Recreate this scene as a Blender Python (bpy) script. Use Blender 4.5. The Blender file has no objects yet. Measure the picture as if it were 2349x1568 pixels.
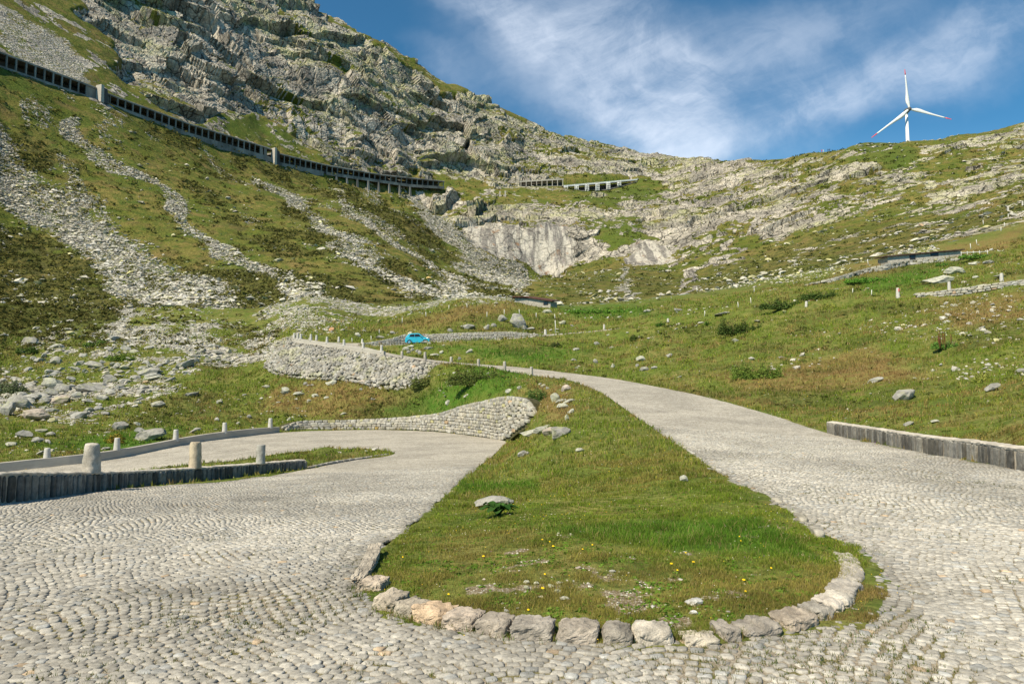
import bpy, math, random
import numpy as np
from mathutils import Vector, Matrix
from mathutils.bvhtree import BVHTree
from mathutils.kdtree import KDTree
random.seed(7); RNG = np.random.default_rng(7)
SC = bpy.context.scene; COL = SC.collection
# ------------------------------------------------------------------ camera
CAMZ = 1.75; F = 1566.0; CX = 1174.5; CY = 784.0; PITCH = math.atan(116/1566)
cd = bpy.data.cameras.new('camera'); cam = bpy.data.objects.new('camera', cd); COL.objects.link(cam)
cam.location = (0, 0, CAMZ); cam.rotation_euler = (math.pi/2+PITCH, 0, 0)
cd.sensor_width = 36; cd.lens = 24; cd.clip_end = 6000; cd.clip_start = 0.05
SC.camera = cam
# ------------------------------------------------------------------ node helper
class NT:
    def __init__(s, tree): s.t = tree; tree.nodes.clear()
    def n(s, typ, ins=None, **kw):
        nd = s.t.nodes.new(typ)
        for k, v in kw.items(): setattr(nd, k, v)
        for k, v in (ins or {}).items():
            if isinstance(v, bpy.types.NodeSocket): s.t.links.new(v, nd.inputs[k])
            else: nd.inputs[k].default_value = v
        return nd
    def m(s, op, a, b=0.5, c=0.0, clamp=False):
        return s.n('ShaderNodeMath', {0: a, 1: b, 2: c}, operation=op, use_clamp=clamp).outputs[0]
    def noise(s, vec, scale, detail=4, rough=0.55, dist=0.0, out=0):
        return s.n('ShaderNodeTexNoise', {'Vector': vec, 'Scale': scale, 'Detail': detail, 'Roughness': rough, 'Distortion': dist}).outputs[out]
    def vor(s, vec, scale, feature='F1', out='Distance', rnd=1.0):
        return s.n('ShaderNodeTexVoronoi', {'Vector': vec, 'Scale': scale, 'Randomness': rnd}, feature=feature).outputs[out]
    def ramp(s, f, lo, hi, a=0.0, b=1.0):
        return s.n('ShaderNodeMapRange', {'Value': f, 'From Min': lo, 'From Max': hi, 'To Min': a, 'To Max': b}, interpolation_type='SMOOTHSTEP').outputs[0]
    def mix(s, f, a, b, blend='MIX'):
        nd = s.t.nodes.new('ShaderNodeMix'); nd.data_type = 'RGBA'; nd.blend_type = blend
        for i, v in ((0, f), (6, a), (7, b)):
            if isinstance(v, bpy.types.NodeSocket): s.t.links.new(v, nd.inputs[i])
            else: nd.inputs[i].default_value = v if i == 0 else (tuple(v)+(1,) if len(v) == 3 else v)
        return nd.outputs[2]
    def vmap(s, vec, scale=(1,1,1), rot=(0,0,0), loc=(0,0,0)):
        return s.n('ShaderNodeMapping', {'Vector': vec, 'Scale': scale, 'Rotation': rot, 'Location': loc}).outputs[0]
    def pos(s): return s.n('ShaderNodeNewGeometry').outputs['Position']
    def obj(s): return s.n('ShaderNodeTexCoord').outputs['Object']
    def attr(s, name, out='Color'): return s.n('ShaderNodeAttribute', attribute_name=name).outputs[out]
    def sep(s, v): return s.n('ShaderNodeSeparateXYZ', {0: v}).outputs
# ------------------------------------------------------------------ world, sun, exposure
SUN_AZ = math.atan2(-0.68, -0.73)          # direction towards the sun in the xy plane (x, y)
SUN_EL = math.radians(49)
to_sun = Vector((-0.68, -0.73, 0)).normalized()*math.cos(SUN_EL) + Vector((0, 0, math.sin(SUN_EL)))
w = bpy.data.worlds.new('World'); SC.world = w; w.use_nodes = True
T = NT(w.node_tree)
sky = T.n('ShaderNodeTexSky', sky_type='NISHITA', sun_disc=False, sun_elevation=SUN_EL,
          sun_rotation=math.atan2(to_sun.x, to_sun.y), altitude=1900, air_density=1.0, dust_density=0.3, ozone_density=3.0)
gen = T.n('ShaderNodeTexCoord').outputs['Generated']
sx, sy, sz = T.sep(gen)
a_ = T.m('DIVIDE', sx, T.m('MAXIMUM', sy, 0.15)); e_ = T.m('DIVIDE', sz, T.m('MAXIMUM', sy, 0.15))
pv0 = T.n('ShaderNodeCombineXYZ', {0: a_, 1: e_, 2: 0.0}).outputs[0]
wn_ = T.n('ShaderNodeVectorMath', {0: T.noise(pv0, 4.0, 5, .6, out=1), 1: (.5, .5, .5)}, operation='SUBTRACT').outputs[0]
pv = T.n('ShaderNodeVectorMath', {0: pv0, 1: T.n('ShaderNodeVectorMath', {0: wn_, 'Scale': .16}, operation='SCALE').outputs[0]}, operation='ADD').outputs[0]
def gauss(cx, cy, rx, ry, ang):
    v = T.vmap(pv, loc=(0,0,0))
    v = T.n('ShaderNodeVectorMath', {0: v, 1: (cx, cy, 0)}, operation='SUBTRACT').outputs[0]
    v = T.n('ShaderNodeVectorRotate', {'Vector': v, 'Angle': -math.radians(ang)}, rotation_type='Z_AXIS').outputs[0]
    v = T.n('ShaderNodeVectorMath', {0: v, 1: (1/rx, 1/ry, 0)}, operation='MULTIPLY').outputs[0]
    l = T.n('ShaderNodeVectorMath', {0: v}, operation='LENGTH').outputs['Value']
    return T.ramp(l, 1.0, 0.0)
def PX(u, v): return ((u-CX)/F, (900-v)/F)
blobs = [(1330, 60, .30, .17, -20, .9), (1470, 200, .16, .22, 35, .8), (1560, 330, .10, .12, 60, .55), (1750, 90, .38, .12, 15, .6),
         (2000, 180, .40, .08, 22, .55), (1760, 270, .3, .07, 25, .4), (2250, 120, .25, .09, 20, .5), (1120, 10, .20, .06, -30, .5), (1010, 130, .10, .035, -30, .28)]
acc = None
for (u, v, rx, ry, an, s_) in blobs:
    g = T.m('MULTIPLY', gauss((u-CX)/F, (900-v)/F, rx, ry, an), s_)
    acc = g if acc is None else T.m('ADD', acc, g)
acc = T.m('MINIMUM', acc, 1.1)
wv = T.vmap(pv0, scale=(1, 1, 1), rot=(0, 0, math.radians(-24))); wv = T.vmap(wv, scale=(3.2, 11, 1))
n1 = T.noise(wv, 1.3, 10, 0.64, 0.35)
wv2 = T.vmap(pv, scale=(5, 6.5, 1), loc=(3, 1, 0))
n2 = T.noise(wv2, 1.1, 10, 0.64, 0.5)
wv3 = T.vmap(pv0, rot=(0, 0, math.radians(42))); wv3 = T.vmap(wv3, scale=(3, 16, 1), loc=(1, 5, 0))
n3 = T.noise(wv3, 1.0, 6, 0.6, 0.3)
nn = T.m('ADD', T.m('MULTIPLY', n1, 0.36), T.m('ADD', T.m('MULTIPLY', n2, 0.52), T.m('MULTIPLY', n3, 0.12)))
cl = T.m('MULTIPLY', acc, T.ramp(nn, 0.36, 0.64))
cl = T.m('ADD', T.m('MULTIPLY', cl, 0.46), T.m('MULTIPLY', acc, .15), clamp=True)
skc = T.mix(1.0, sky.outputs[0], (0.46, 0.96, 1.02), 'MULTIPLY')
skc = T.mix(T.ramp(e_, 0.42, 0.30, 0.0, 0.30), skc, (2.6, 4.8, 7.0))
skyc = T.mix(cl, skc, (7.6, 8.2, 9.2))
bg = T.n('ShaderNodeBackground', {'Color': skyc, 'Strength': 0.098})
T.n('ShaderNodeOutputWorld', {0: bg.outputs[0]})
sl = bpy.data.lights.new('sun', 'SUN'); sl.energy = 4.9; sl.angle = math.radians(0.5); sl.color = (1.0, 0.90, 0.70)
so = bpy.data.objects.new('sun', sl); COL.objects.link(so)
so.rotation_euler = (-to_sun).to_track_quat('-Z', 'Y').to_euler(); so.location = (-60, -40, 80)
SC.view_settings.view_transform = 'Standard'; SC.view_settings.look = 'None'; SC.view_settings.exposure = 0.46; SC.view_settings.gamma = 1
SC.cycles.max_bounces = 5; SC.cycles.diffuse_bounces = 3

# ------------------------------------------------------------------ projection helpers (photo pixels at 2349 x 1568)
sp_, cp_ = math.sin(PITCH), math.cos(PITCH)
def unproj(u, v, Y):
    a = (u-CX)/F; b = (CY-v)/F
    dy = cp_-b*sp_; dz = sp_+b*cp_
    k = Y/dy
    return np.array([a*k, Y, CAMZ+dz*k])
def onz(u, v, z):          # z relative to the camera
    b = (CY-v)/F; dy = cp_-b*sp_; dz = sp_+b*cp_
    return unproj(u, v, z*dy/dz)
def proj(P):
    P = np.asarray(P, float); x, y, z = P[..., 0], P[..., 1], P[..., 2]-CAMZ
    f = np.maximum(y*cp_+z*sp_, .05); up = z*cp_-y*sp_
    return CX+F*x/f, CY-F*up/f
# ------------------------------------------------------------------ numpy noise
def sstep(x, a, b):
    t = np.clip((x-a)/(b-a), 0, 1); return t*t*(3-2*t)
def _h(i, j, k, s):
    i = i.astype(np.int64); j = j.astype(np.int64); k = k.astype(np.int64)
    n = (i*73856093) ^ (j*19349663) ^ (k*83492791) ^ (s*2654435761)
    n = (n ^ (n >> 13)) * 1274126177 & 0xffffffff
    n = (n ^ (n >> 16)) * 2246822519 & 0xffffffff
    return ((n ^ (n >> 15)) & 0xffffff)/float(0x1000000)
def vnoise(P, s=0):
    P = np.asarray(P, float); fl = np.floor(P); f = P-fl; f = f*f*f*(f*(f*6-15)+10)
    i, j, k = fl[:, 0], fl[:, 1], fl[:, 2]; r = 0
    for a in (0, 1):
        wa = f[:, 0] if a else 1-f[:, 0]
        for b in (0, 1):
            wb = f[:, 1] if b else 1-f[:, 1]
            for c in (0, 1):
                wc = f[:, 2] if c else 1-f[:, 2]
                r = r+wa*wb*wc*_h(i+a, j+b, k+c, s)
    return r*2-1
def fbm(P, o=4, s=0, g=0.5):
    r = 0; a = 1; t = 0
    for q in range(o):
        r = r+a*vnoise(P*(2.03**q)+q*17.3, s+q); t += a; a *= g
    return r/t*1.6
def facet(P, s=0):
    """random tilted planes, one per cell, and distance to the nearest cell border"""
    P = np.asarray(P, float); fl = np.floor(P); n = len(P)
    best = np.full(n, 9.0); sec = np.full(n, 9.0); val = np.zeros(n); idv = np.zeros(n)
    for a in (-1, 0, 1):
        for b in (-1, 0, 1):
            for c in (-1, 0, 1):
                i, j, k = fl[:, 0]+a, fl[:, 1]+b, fl[:, 2]+c
                dx = P[:, 0]-i-_h(i, j, k, s); dy = P[:, 1]-j-_h(i, j, k, s+1); dz = P[:, 2]-k-_h(i, j, k, s+2)
                d = dx*dx+dy*dy+dz*dz; r = _h(i, j, k, s+6)
                v = dx*(_h(i, j, k, s+3)-.5)+dy*(_h(i, j, k, s+4)-.5)+dz*(_h(i, j, k, s+5)-.5)+(r-.5)*.5
                m = d < best
                sec = np.where(m, best, np.minimum(sec, d)); val = np.where(m, v, val); idv = np.where(m, r, idv); best = np.where(m, d, best)
    return val*2, np.sqrt(sec)-np.sqrt(best), idv
# ------------------------------------------------------------------ object helpers
def mk(name, V, Fs, mat=None, parent=None, smooth=True, col=None, mats=None, midx=None, attrs=None):
    V = np.asarray(V, np.float32)
    if not isinstance(Fs, (list, tuple)): Fs = [Fs]
    Fs = [np.asarray(f, np.int32) for f in Fs if len(f)]
    me = bpy.data.meshes.new(name); me.vertices.add(len(V)); me.vertices.foreach_set('co', V.ravel())
    tot = np.concatenate([np.full(len(f), f.shape[1], np.int32) for f in Fs]); idx = np.concatenate([f.ravel() for f in Fs])
    me.loops.add(len(idx)); me.loops.foreach_set('vertex_index', idx)
    me.polygons.add(len(tot)); st = np.concatenate([[0], np.cumsum(tot)[:-1]]).astype(np.int32)
    me.polygons.foreach_set('loop_start', st); me.polygons.foreach_set('loop_total', tot)
    me.polygons.foreach_set('use_smooth', np.full(len(tot), smooth, bool))
    for mm in (mats or ([mat] if mat else [])): me.materials.append(mm)
    if midx is not None: me.polygons.foreach_set('material_index', np.asarray(midx, np.int32))
    me.update(calc_edges=True)
    if col is not None:
        col = np.asarray(col, np.float32)
        if col.shape[1] == 3: col = np.concatenate([col, np.ones((len(col), 1), np.float32)], 1)
        a = me.color_attributes.new('Col', 'FLOAT_COLOR', 'POINT'); a.data.foreach_set('color', col.ravel())
    for k, arr in (attrs or {}).items():
        a = me.attributes.new(k, 'FLOAT', 'POINT'); a.data.foreach_set('value', np.asarray(arr, np.float32))
    o = bpy.data.objects.new(name, me); COL.objects.link(o)
    if parent is not None: o.parent = parent
    return o
def tag(o, label=None, cat=None, group=None, kind=None):
    if label: o['label'] = label
    if cat: o['category'] = cat
    if group: o['group'] = group
    if kind: o['kind'] = kind
    return o
def empty(name, loc=(0, 0, 0), rz=0):
    o = bpy.data.objects.new(name, None); COL.objects.link(o); o.location = loc; o.rotation_euler = (0, 0, rz); o.empty_display_size = .1
    return o
def copy_tree(o, parent=None):
    c = o.copy(); COL.objects.link(c)
    if parent is not None: c.parent = parent
    for ch in list(o.children): copy_tree(ch, c)
    return c
class MB:
    """collects shapes into one mesh"""
    def __init__(s): s.V = []; s.F = {}; s.n = 0; s.C = []
    def add(s, V, Fs, col=None):
        V = np.asarray(V, float); 
        for f in Fs: s.F.setdefault(len(f), []).append(np.asarray(f)+s.n)
        s.V.append(V); s.n += len(V)
        if col is not None: s.C.append(np.tile(col, (len(V), 1)))
        return s
    def box(s, c, d, rz=0, col=None, taper=1.0):
        x, y, z = np.array(d)/2; t = taper
        V = np.array([[-x,-y,-z],[x,-y,-z],[x,y,-z],[-x,y,-z],[-x*t,-y*t,z],[x*t,-y*t,z],[x*t,y*t,z],[-x*t,y*t,z]])
        ca, sa = math.cos(rz), math.sin(rz)
        V = np.c_[V[:, 0]*ca-V[:, 1]*sa, V[:, 0]*sa+V[:, 1]*ca, V[:, 2]]+np.array(c)
        return s.add(V, [(0,3,2,1),(4,5,6,7),(0,1,5,4),(1,2,6,5),(2,3,7,6),(3,0,4,7)], col)
    def tube(s, pts, rad, n=8, cap=True, col=None):
        pts = [np.array(p, float) for p in pts]
        if np.isscalar(rad): rad = [rad]*len(pts)
        V = []
        for i, p in enumerate(pts):
            d = pts[min(i+1, len(pts)-1)]-pts[max(i-1, 0)]; d = d/(np.linalg.norm(d)+1e-9)
            a = np.cross(d, [0, 0, 1]) if abs(d[2]) < .95 else np.cross(d, [0, 1, 0]); a /= np.linalg.norm(a); b = np.cross(d, a)
            for k in range(n):
                th = 2*math.pi*k/n; V.append(p+rad[i]*(math.cos(th)*a+math.sin(th)*b))
        Fs = []
        for i in range(len(pts)-1):
            for k in range(n): Fs.append((i*n+k, i*n+(k+1) % n, (i+1)*n+(k+1) % n, (i+1)*n+k))
        if cap:
            V += [pts[0], pts[-1]]; m = len(V)
            for k in range(n): Fs.append(((k+1) % n, k, m-2)); Fs.append(((len(pts)-1)*n+k, (len(pts)-1)*n+(k+1) % n, m-1))
        return s.add(np.array(V), Fs, col)
    def build(s, name, mat, parent=None, smooth=False, xf=None):
        V = np.concatenate(s.V)
        Fs = [np.array(v) for v in s.F.values()]
        return mk(name, V, Fs, mat, parent, smooth, col=np.concatenate(s.C) if s.C else None)
# ------------------------------------------------------------------ materials
def principled(T, colr, rough=0.9, normal=None, spec=0.2, **kw):
    ins = {'Base Color': colr if isinstance(colr, bpy.types.NodeSocket) else tuple(colr)+(1,), 'Roughness': rough, 'Specular IOR Level': spec}
    if normal is not None: ins['Normal'] = normal
    ins.update(kw)
    p = T.n('ShaderNodeBsdfPrincipled', ins); T.n('ShaderNodeOutputMaterial', {0: p.outputs[0]}); return p
def newmat(name):
    m = bpy.data.materials.new(name); m.use_nodes = True; return m, NT(m.node_tree)
def bump(T, h, strength, dist): return T.n('ShaderNodeBump', {'Height': h, 'Strength': strength, 'Distance': dist}).outputs[0]

def mat_stone(name, scale=1.0, bmp=0.6, lichen=0.0, dark=0.35, tint=(1, 1, 1), speck=0.25):
    """granite: vertex colour times speckle, weathering stains and bump"""
    m, T = newmat(name); p = T.pos(); c = T.attr('Col')
    n = T.noise(p, 3.0*scale, 6, .65); f = T.noise(p, 55*scale, 3, .7); g = T.noise(p, 9*scale, 5, .7)
    v = T.ramp(n, .32, .68, 1-dark, 1.12)
    v = T.m('MULTIPLY', v, T.ramp(f, .3, .7, 1-speck, 1+speck*.6))
    cc = T.n('ShaderNodeVectorMath', {0: c, 1: v}, operation='MULTIPLY').outputs[0]
    vv = T.n('ShaderNodeCombineXYZ', {0: T.m('MULTIPLY', v, tint[0]), 1: T.m('MULTIPLY', v, tint[1]), 2: T.m('MULTIPLY', v, tint[2])}).outputs[0]
    cc = T.mix(1.0, c, vv, 'MULTIPLY')
    if lichen:
        l = T.m('MULTIPLY', T.ramp(T.noise(p, 1.6*scale, 5, .6), .52, .62), lichen)
        cc = T.mix(l, cc, (0.40, 0.40, 0.17))
    h = T.m('ADD', T.m('MULTIPLY', g, 1.0), T.m('MULTIPLY', f, .25))
    principled(T, cc, .92, bump(T, h, bmp, .03/scale), .15); return m
def mat_vcol(name, var=0.3, scale=6, rough=0.85, trans=0.0, spec=.2):
    m, T = newmat(name); p = T.pos(); c = T.attr('Col')
    v = T.ramp(T.noise(p, scale, 4, .6), .3, .7, 1-var, 1+var*.6)
    vv = T.n('ShaderNodeCombineXYZ', {0: v, 1: v, 2: v}).outputs[0]
    cc = T.mix(1.0, c, vv, 'MULTIPLY')
    if trans:
        d = T.n('ShaderNodeBsdfDiffuse', {'Color': cc}); tr = T.n('ShaderNodeBsdfTranslucent', {'Color': cc})
        mx = T.n('ShaderNodeMixShader', {0: trans, 1: d.outputs[0], 2: tr.outputs[0]}); T.n('ShaderNodeOutputMaterial', {0: mx.outputs[0]})
    else: principled(T, cc, rough, None, spec)
    return m
def mat_plain(name, colr, rough=.6, spec=.3, var=.15, scale=4, metal=0, bmp=0.0, stretch=(1, 1, 1), **kw):
    m, T = newmat(name); p = T.vmap(T.pos(), scale=stretch)
    v = T.ramp(T.noise(p, scale, 5, .65), .3, .7, 1-var, 1+var*.7)
    vv = T.n('ShaderNodeCombineXYZ', {0: v, 1: v, 2: v}).outputs[0]
    cc = T.mix(1.0, tuple(colr), vv, 'MULTIPLY')
    nrm = bump(T, T.noise(p, scale*6, 4, .6), bmp, .02) if bmp else None
    principled(T, cc, rough, nrm, spec, Metallic=metal, **kw); return m
M = {}
M['stone'] = mat_stone('granite', 1.0, .7, .0)
M['boulder'] = mat_stone('boulder granite', .8, .8, .35)
M['farrock'] = mat_stone('far granite', .3, .6, .3, speck=.1)
M['wall'] = mat_stone('wall granite', 1.0, .7, .12)
M['kerb'] = mat_stone('kerb granite', 2.2, 1.0, .0, .45)
M['slab'] = mat_stone('slate slab', 2.0, .8, .0, .35)
M['grass'] = mat_vcol('grass blades', .2, 1.5, trans=.3)
M['leaf'] = mat_vcol('leaves', .25, 3, trans=.25)
M['concrete'] = mat_plain('pale concrete', (.42, .385, .33), .85, .2, .14, 1.2, bmp=.15, stretch=(.5, .5, 3))
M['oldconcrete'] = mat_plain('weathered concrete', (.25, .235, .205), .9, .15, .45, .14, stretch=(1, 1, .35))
M['shadedconcrete'] = mat_plain('shaded concrete', (.085, .08, .075), .9, .1, .3, .1)  # same concrete, with the shade of the gallery interiors put into its colour
M['white'] = mat_plain('white coating', (.78, .78, .76), .45, .4, .05, .2)
M['red'] = mat_plain('red coating', (.75, .09, .10), .45, .4, .05, .2)
M['grey'] = mat_plain('grey coating', (.10, .105, .11), .5, .4, .1, .2)
M['post'] = mat_plain('pale post', (.62, .60, .54), .7, .2, .15, 5)
M['roofwood'] = mat_plain('weathered roof', (.075, .05, .038), .8, .2, .4, 1.5)
M['roofred'] = mat_plain('rusty roof', (.10, .048, .036), .8, .2, .4, 1.5)
M['dark'] = mat_plain('dark glass', (.012, .014, .016), .15, .5, .1, 2)
M['tyre'] = mat_plain('rubber', (.02, .02, .02), .8, .2, .1, 6)
M['paint'] = mat_plain('turquoise paint', (.015, .36, .52), .25, .5, .04, .5, **{'Coat Weight': .8})
M['chrome'] = mat_plain('bright metal', (.7, .7, .7), .25, .5, .05, 1, metal=1)
M['plaster'] = mat_stone('rubble masonry', 1.0, .5, .0, .35)
M['flower'] = mat_vcol('petals', .05, 5)
M['paintwhite'] = mat_plain('white roof', (.72, .72, .69), .5, .3, .08, .1)

# ------------------------------------------------------------------ roads: paired edges (far or outer side, near or inner side), z relative to camera
def R3(u, v, Y):
    return tuple(unproj(u, v, Y))
def X3(x, y, z): return (x, y, z+CAMZ)
roadA_o = [X3(-44,33,-6.1), R3(0,1083,45), R3(257,1053,50), R3(450,1015,59), R3(640,992,69), R3(800,986,72), R3(900,986,71), R3(1000,990,66), R3(1096,1001,58.5), R3(1158,1011,52), R3(1152,1022,46.5),
           R3(1135,1040,39), R3(1115,1056,33.5), R3(1060,1097,23.5), R3(985,1158,15), R3(890,1235,10)]
roadA_i = [X3(-40,26,-6.1), X3(-29.5,38,-5.3), X3(-24.5,42,-4.95), X3(-20,43.5,-4.5), R3(520,1058,42.6), R3(640,1040,46), R3(760,1030,47.5), R3(850,1029,46.5), R3(890,1034,43.5), R3(905,1040,41), R3(880,1047,38.5),
           R3(800,1057,36), R3(715,1074,32), X3(-10.0,26,-3.25), X3(-11.3,20,-2.78), X3(-11.6,14,-2.35)]
roadB_i = [R3(890,1235,10), onz(850,1268,-1.93), onz(812,1331,-1.86), onz(825,1362,-1.83), onz(884,1404,-1.80), onz(1006,1441,-1.78), onz(1167,1466,-1.77), onz(1375,1478,-1.76), onz(1546,1478,-1.75),
           onz(1663,1470,-1.75), onz(1809,1450,-1.75), onz(1985,1432,-1.75), onz(2062,1378,-1.75), onz(2050,1318,-1.75), onz(1985,1264,-1.75), onz(1883,1226,-1.75), R3(1800,1160,10.5), R3(1640,1075,15.7), R3(1560,1020,22.5),
           R3(1460,955,34), R3(1380,901,48), R3(1330,880,57), R3(1290,869,63.5), R3(1220,861,69.5), R3(1100,841,76.5), R3(1000,831,80.5), R3(880,815,86.5), R3(780,801,91), R3(680,786,96.5), X3(-32.2,100,7.3), X3(-30.5,104.5,7.5), X3(-26.5,106,7.5), X3(-22.5,104.5,7.3),
           R3(870,791,103.5), R3(932,789,104.5), R3(990,783,105), R3(1090,779,106), R3(1174,775,107), R3(1240,768,108), R3(1385,756,109), R3(1532,736,104), R3(1700,718,98), R3(1850,702,92), R3(2060,680,90), R3(2298,642,85), X3(75,78,16), X3(100,70,19)]
roadB_o = [X3(-11.6,14,-2.35), X3(-11.6,10,-2.1), X3(-11,6,-1.95), X3(-9.5,2,-1.85), X3(-7,-2,-1.8), X3(-4,-4.5,-1.78), X3(-1,-5.5,-1.76), X3(2,-5.5,-1.75), X3(4,-5,-1.75), X3(6,-4,-1.75), X3(8,-2,-1.75), X3(9.5,0.5,-1.75), X3(10.5,3,-1.75), X3(11,6,-1.75),
           X3(11.3,9,-1.75), X3(11.5,12,-1.75), R3(2349,1078,15.7), R3(2109,1036,20.8), R3(1897,993,29.5), R3(1750,946,39), R3(1600,906,49), R3(1450,876,61), R3(1390,866,66.5), R3(1330,858,71.5), R3(1200,843,79.5), R3(1100,835,84), R3(1000,826,88), R3(900,811,94), X3(-21,97.5,6.55), X3(-22.5,99,6.8), X3(-22.5,100,6.9), X3(-22,100.3,6.9), X3(-20.5,99.8,6.9),
           R3(870,794,99.5), R3(932,791.5,99.8), R3(990,786.5,99.8), R3(1090,782,100.5), R3(1174,778,101.5), R3(1240,772,102.5), R3(1385,759,103.5), R3(1532,739,98.5), R3(1700,720,92), R3(1850,705,86.5), R3(2060,683,84.5), R3(2298,645,79.5), X3(74,73,16), X3(97,64,19)]
def cr(P, n):
    """Catmull-Rom through the points"""
    P = np.array(P, float); Q = np.vstack([2*P[0]-P[1], P, 2*P[-1]-P[-2]]); out = []
    for i in range(1, len(Q)-2):
        a, b, c, d = Q[i-1], Q[i], Q[i+1], Q[i+2]
        for k in range(n):
            t = k/n; out.append(.5*((2*b)+(-a+c)*t+(2*a-5*b+4*c-d)*t*t+(-a+3*b-3*c+d)*t**3))
    out.append(Q[-2]); return np.array(out)
def ribbon(o, i, n=8, m=24):
    O = cr(o, n); I = cr(i, n); s = np.linspace(0, 1, m+1)
    return O[:, None]*(1-s)[None, :, None]+I[:, None]*s[None, :, None]
RA = ribbon(roadA_o, roadA_i, 10, 26); RB = ribbon(roadB_i, roadB_o, 10, 40)
RS = np.concatenate([RA.reshape(-1, 3), RB.reshape(-1, 3)])
# densify samples for lookup
def dens(R, k=3):
    n, m = R.shape[:2]; out = []
    for a in range(k):
        for b in range(k):
            s, t = a/k, b/k
            out.append(((1-s)*(1-t)*R[:-1, :-1]+s*(1-t)*R[1:, :-1]+(1-s)*t*R[:-1, 1:]+s*t*R[1:, 1:]).reshape(-1, 3))
    return np.concatenate(out)
RD = np.concatenate([dens(RA), dens(RB)])
RA_cp, RB_cp = RA.copy(), RB.copy()
_k = sstep(RB[..., 0], 16, 26)*(RB[..., 1] > 60); RB[..., 2] -= .8*_k
RD = None
# raster of the road surface: height and inside mask on a 0.2 m grid
GX0, GY0, GS = -46.0, -8.0, 0.2; GW, GH = int(150/GS), int(120/GS)
rz_s = np.zeros(GW*GH); rz_n = np.zeros(GW*GH)
for R in (RA, RB):
    D = dens(R, 5); ix = ((D[:, 0]-GX0)/GS).astype(int); iy = ((D[:, 1]-GY0)/GS).astype(int)
    ok = (ix >= 0) & (ix < GW) & (iy >= 0) & (iy < GH); q = iy[ok]*GW+ix[ok]
    rz_s += np.bincount(q, D[ok, 2], GW*GH); rz_n += np.bincount(q, None, GW*GH)
rz_s = rz_s.reshape(GH, GW); rz_n = rz_n.reshape(GH, GW); has = rz_n > 0
Z = np.where(has, rz_s/np.maximum(rz_n, 1), 0); Wt = has.astype(float)
def box(a, r):
    c = np.cumsum(np.pad(a, ((r+1, r), (0, 0))), 0); a = c[2*r+1:]-c[:-2*r-1]
    c = np.cumsum(np.pad(a, ((0, 0), (r+1, r))), 1); return (c[:, 2*r+1:]-c[:, :-2*r-1])/(2*r+1)**2
fill = box(Wt, 1); inside = (fill > .34).astype(float)         # closes pin holes
Zs, Ws = Z*Wt, Wt
acc_z, acc_w = box(Zs, 2), box(Ws, 2)
for r in (4, 8, 14):
    z2, w2 = box(Zs, r), box(Ws, r); k = 1e-3/r**2
    acc_z = acc_z+z2*k; acc_w = acc_w+w2*k
ROADZ = np.where(acc_w > 1e-9, acc_z/np.maximum(acc_w, 1e-9), -99)
DIST = np.where(inside > 0, 0.0, 99.0); cur = inside.copy()    # coarse distance outside the road
for r in range(1, 16):
    cur2 = (box(cur, 1) > .1).astype(float); DIST = np.where((cur2 > 0) & (DIST > 90), r*GS, DIST); cur = cur2
DIN = np.where(inside < .5, 0.0, 99.0); cur = 1-inside
for r in range(1, 6):
    cur2 = (box(cur, 1) > .1).astype(float); DIN = np.where((cur2 > 0) & (DIN > 90), r*GS, DIN); cur = cur2
SDF = box(np.where(inside > 0, -np.minimum(DIN, 1.2)+GS/2, np.minimum(DIST, 3)-GS/2), 1)
INS = box(inside, 1)
def _bil(A, x, y):
    fx = np.clip((x-GX0)/GS-.5, 0, GW-1.001); fy = np.clip((y-GY0)/GS-.5, 0, GH-1.001); i = fx.astype(int); j = fy.astype(int); a = fx-i; b = fy-j
    return A[j, i]*(1-a)*(1-b)+A[j, i+1]*a*(1-b)+A[j+1, i]*(1-a)*b+A[j+1, i+1]*a*b
def road_sd(x, y):
    ing = (x > GX0+1) & (x < GX0+GW*GS-1) & (y > GY0+1) & (y < GY0+GH*GS-1)
    return np.where(ing, _bil(SDF, x, y), 3.0)
def road_at(x, y):
    ing = (x > GX0+1) & (x < GX0+GW*GS-1) & (y > GY0+1) & (y < GY0+GH*GS-1)
    d = np.where(ing, _bil(np.minimum(DIST, 9), x, y), 9); z = _bil(ROADZ, x, y)
    return d, z, np.where(ing, _bil(INS, x, y), 0)
# ------------------------------------------------------------------ terrain control points: (u, v, Y) as seen, or (x, y, z)
G_U = [-160, 0, 220, 435, 630, 750, 875, 1019]; G_Y = [240, 268, 305, 350, 400, 430, 462, 500]
G_top = ([-160, 0, 215, 245, 435, 620, 635, 750, 875, 1019], [62, 118, 198, 213, 283, 340, 350, 378, 400, 415])
G_bot = ([-160, 0, 220, 250, 435, 620, 635, 750, 940, 1019], [93, 150, 226, 236, 305, 360, 371, 395, 423, 428])
G_base = ([-160, 0, 220, 250, 325, 435, 500, 620, 640, 745, 845, 942, 1019], [98, 156, 228, 240, 270, 314, 342, 372, 382, 409, 438, 451, 452])
CP = []
def c(u, *vy):
    for v, Y in vy: CP.append((u, v, Y))
c(-700, (1010,30),(960,60),(850,85),(700,110),(300,160),(60,200),(-150,230),(-500,300),(-900,420),(-900,800))
c(0, (1045,52),(1000,60),(960,70),(905,88),(862,104),(800,122),(700,146),(600,172),(500,196),(400,219),(280,243),(60,300),(0,325),(-150,400),(-350,520),(-500,700),(-300,1100))
c(150, (1020,58),(960,72),(905,88),(860,101),(800,122),(700,150),(600,182),(450,222),(300,265),(120,330),(0,385),(-150,460),(-330,580),(-400,800),(-200,1200))
c(300, (1000,64),(940,76),(890,89),(850,101),(790,122),(700,152),(600,186),(450,237),(350,276),(200,355),(100,400),(0,450),(-120,530),(-200,620),(-200,800),(-50,1200))
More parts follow.
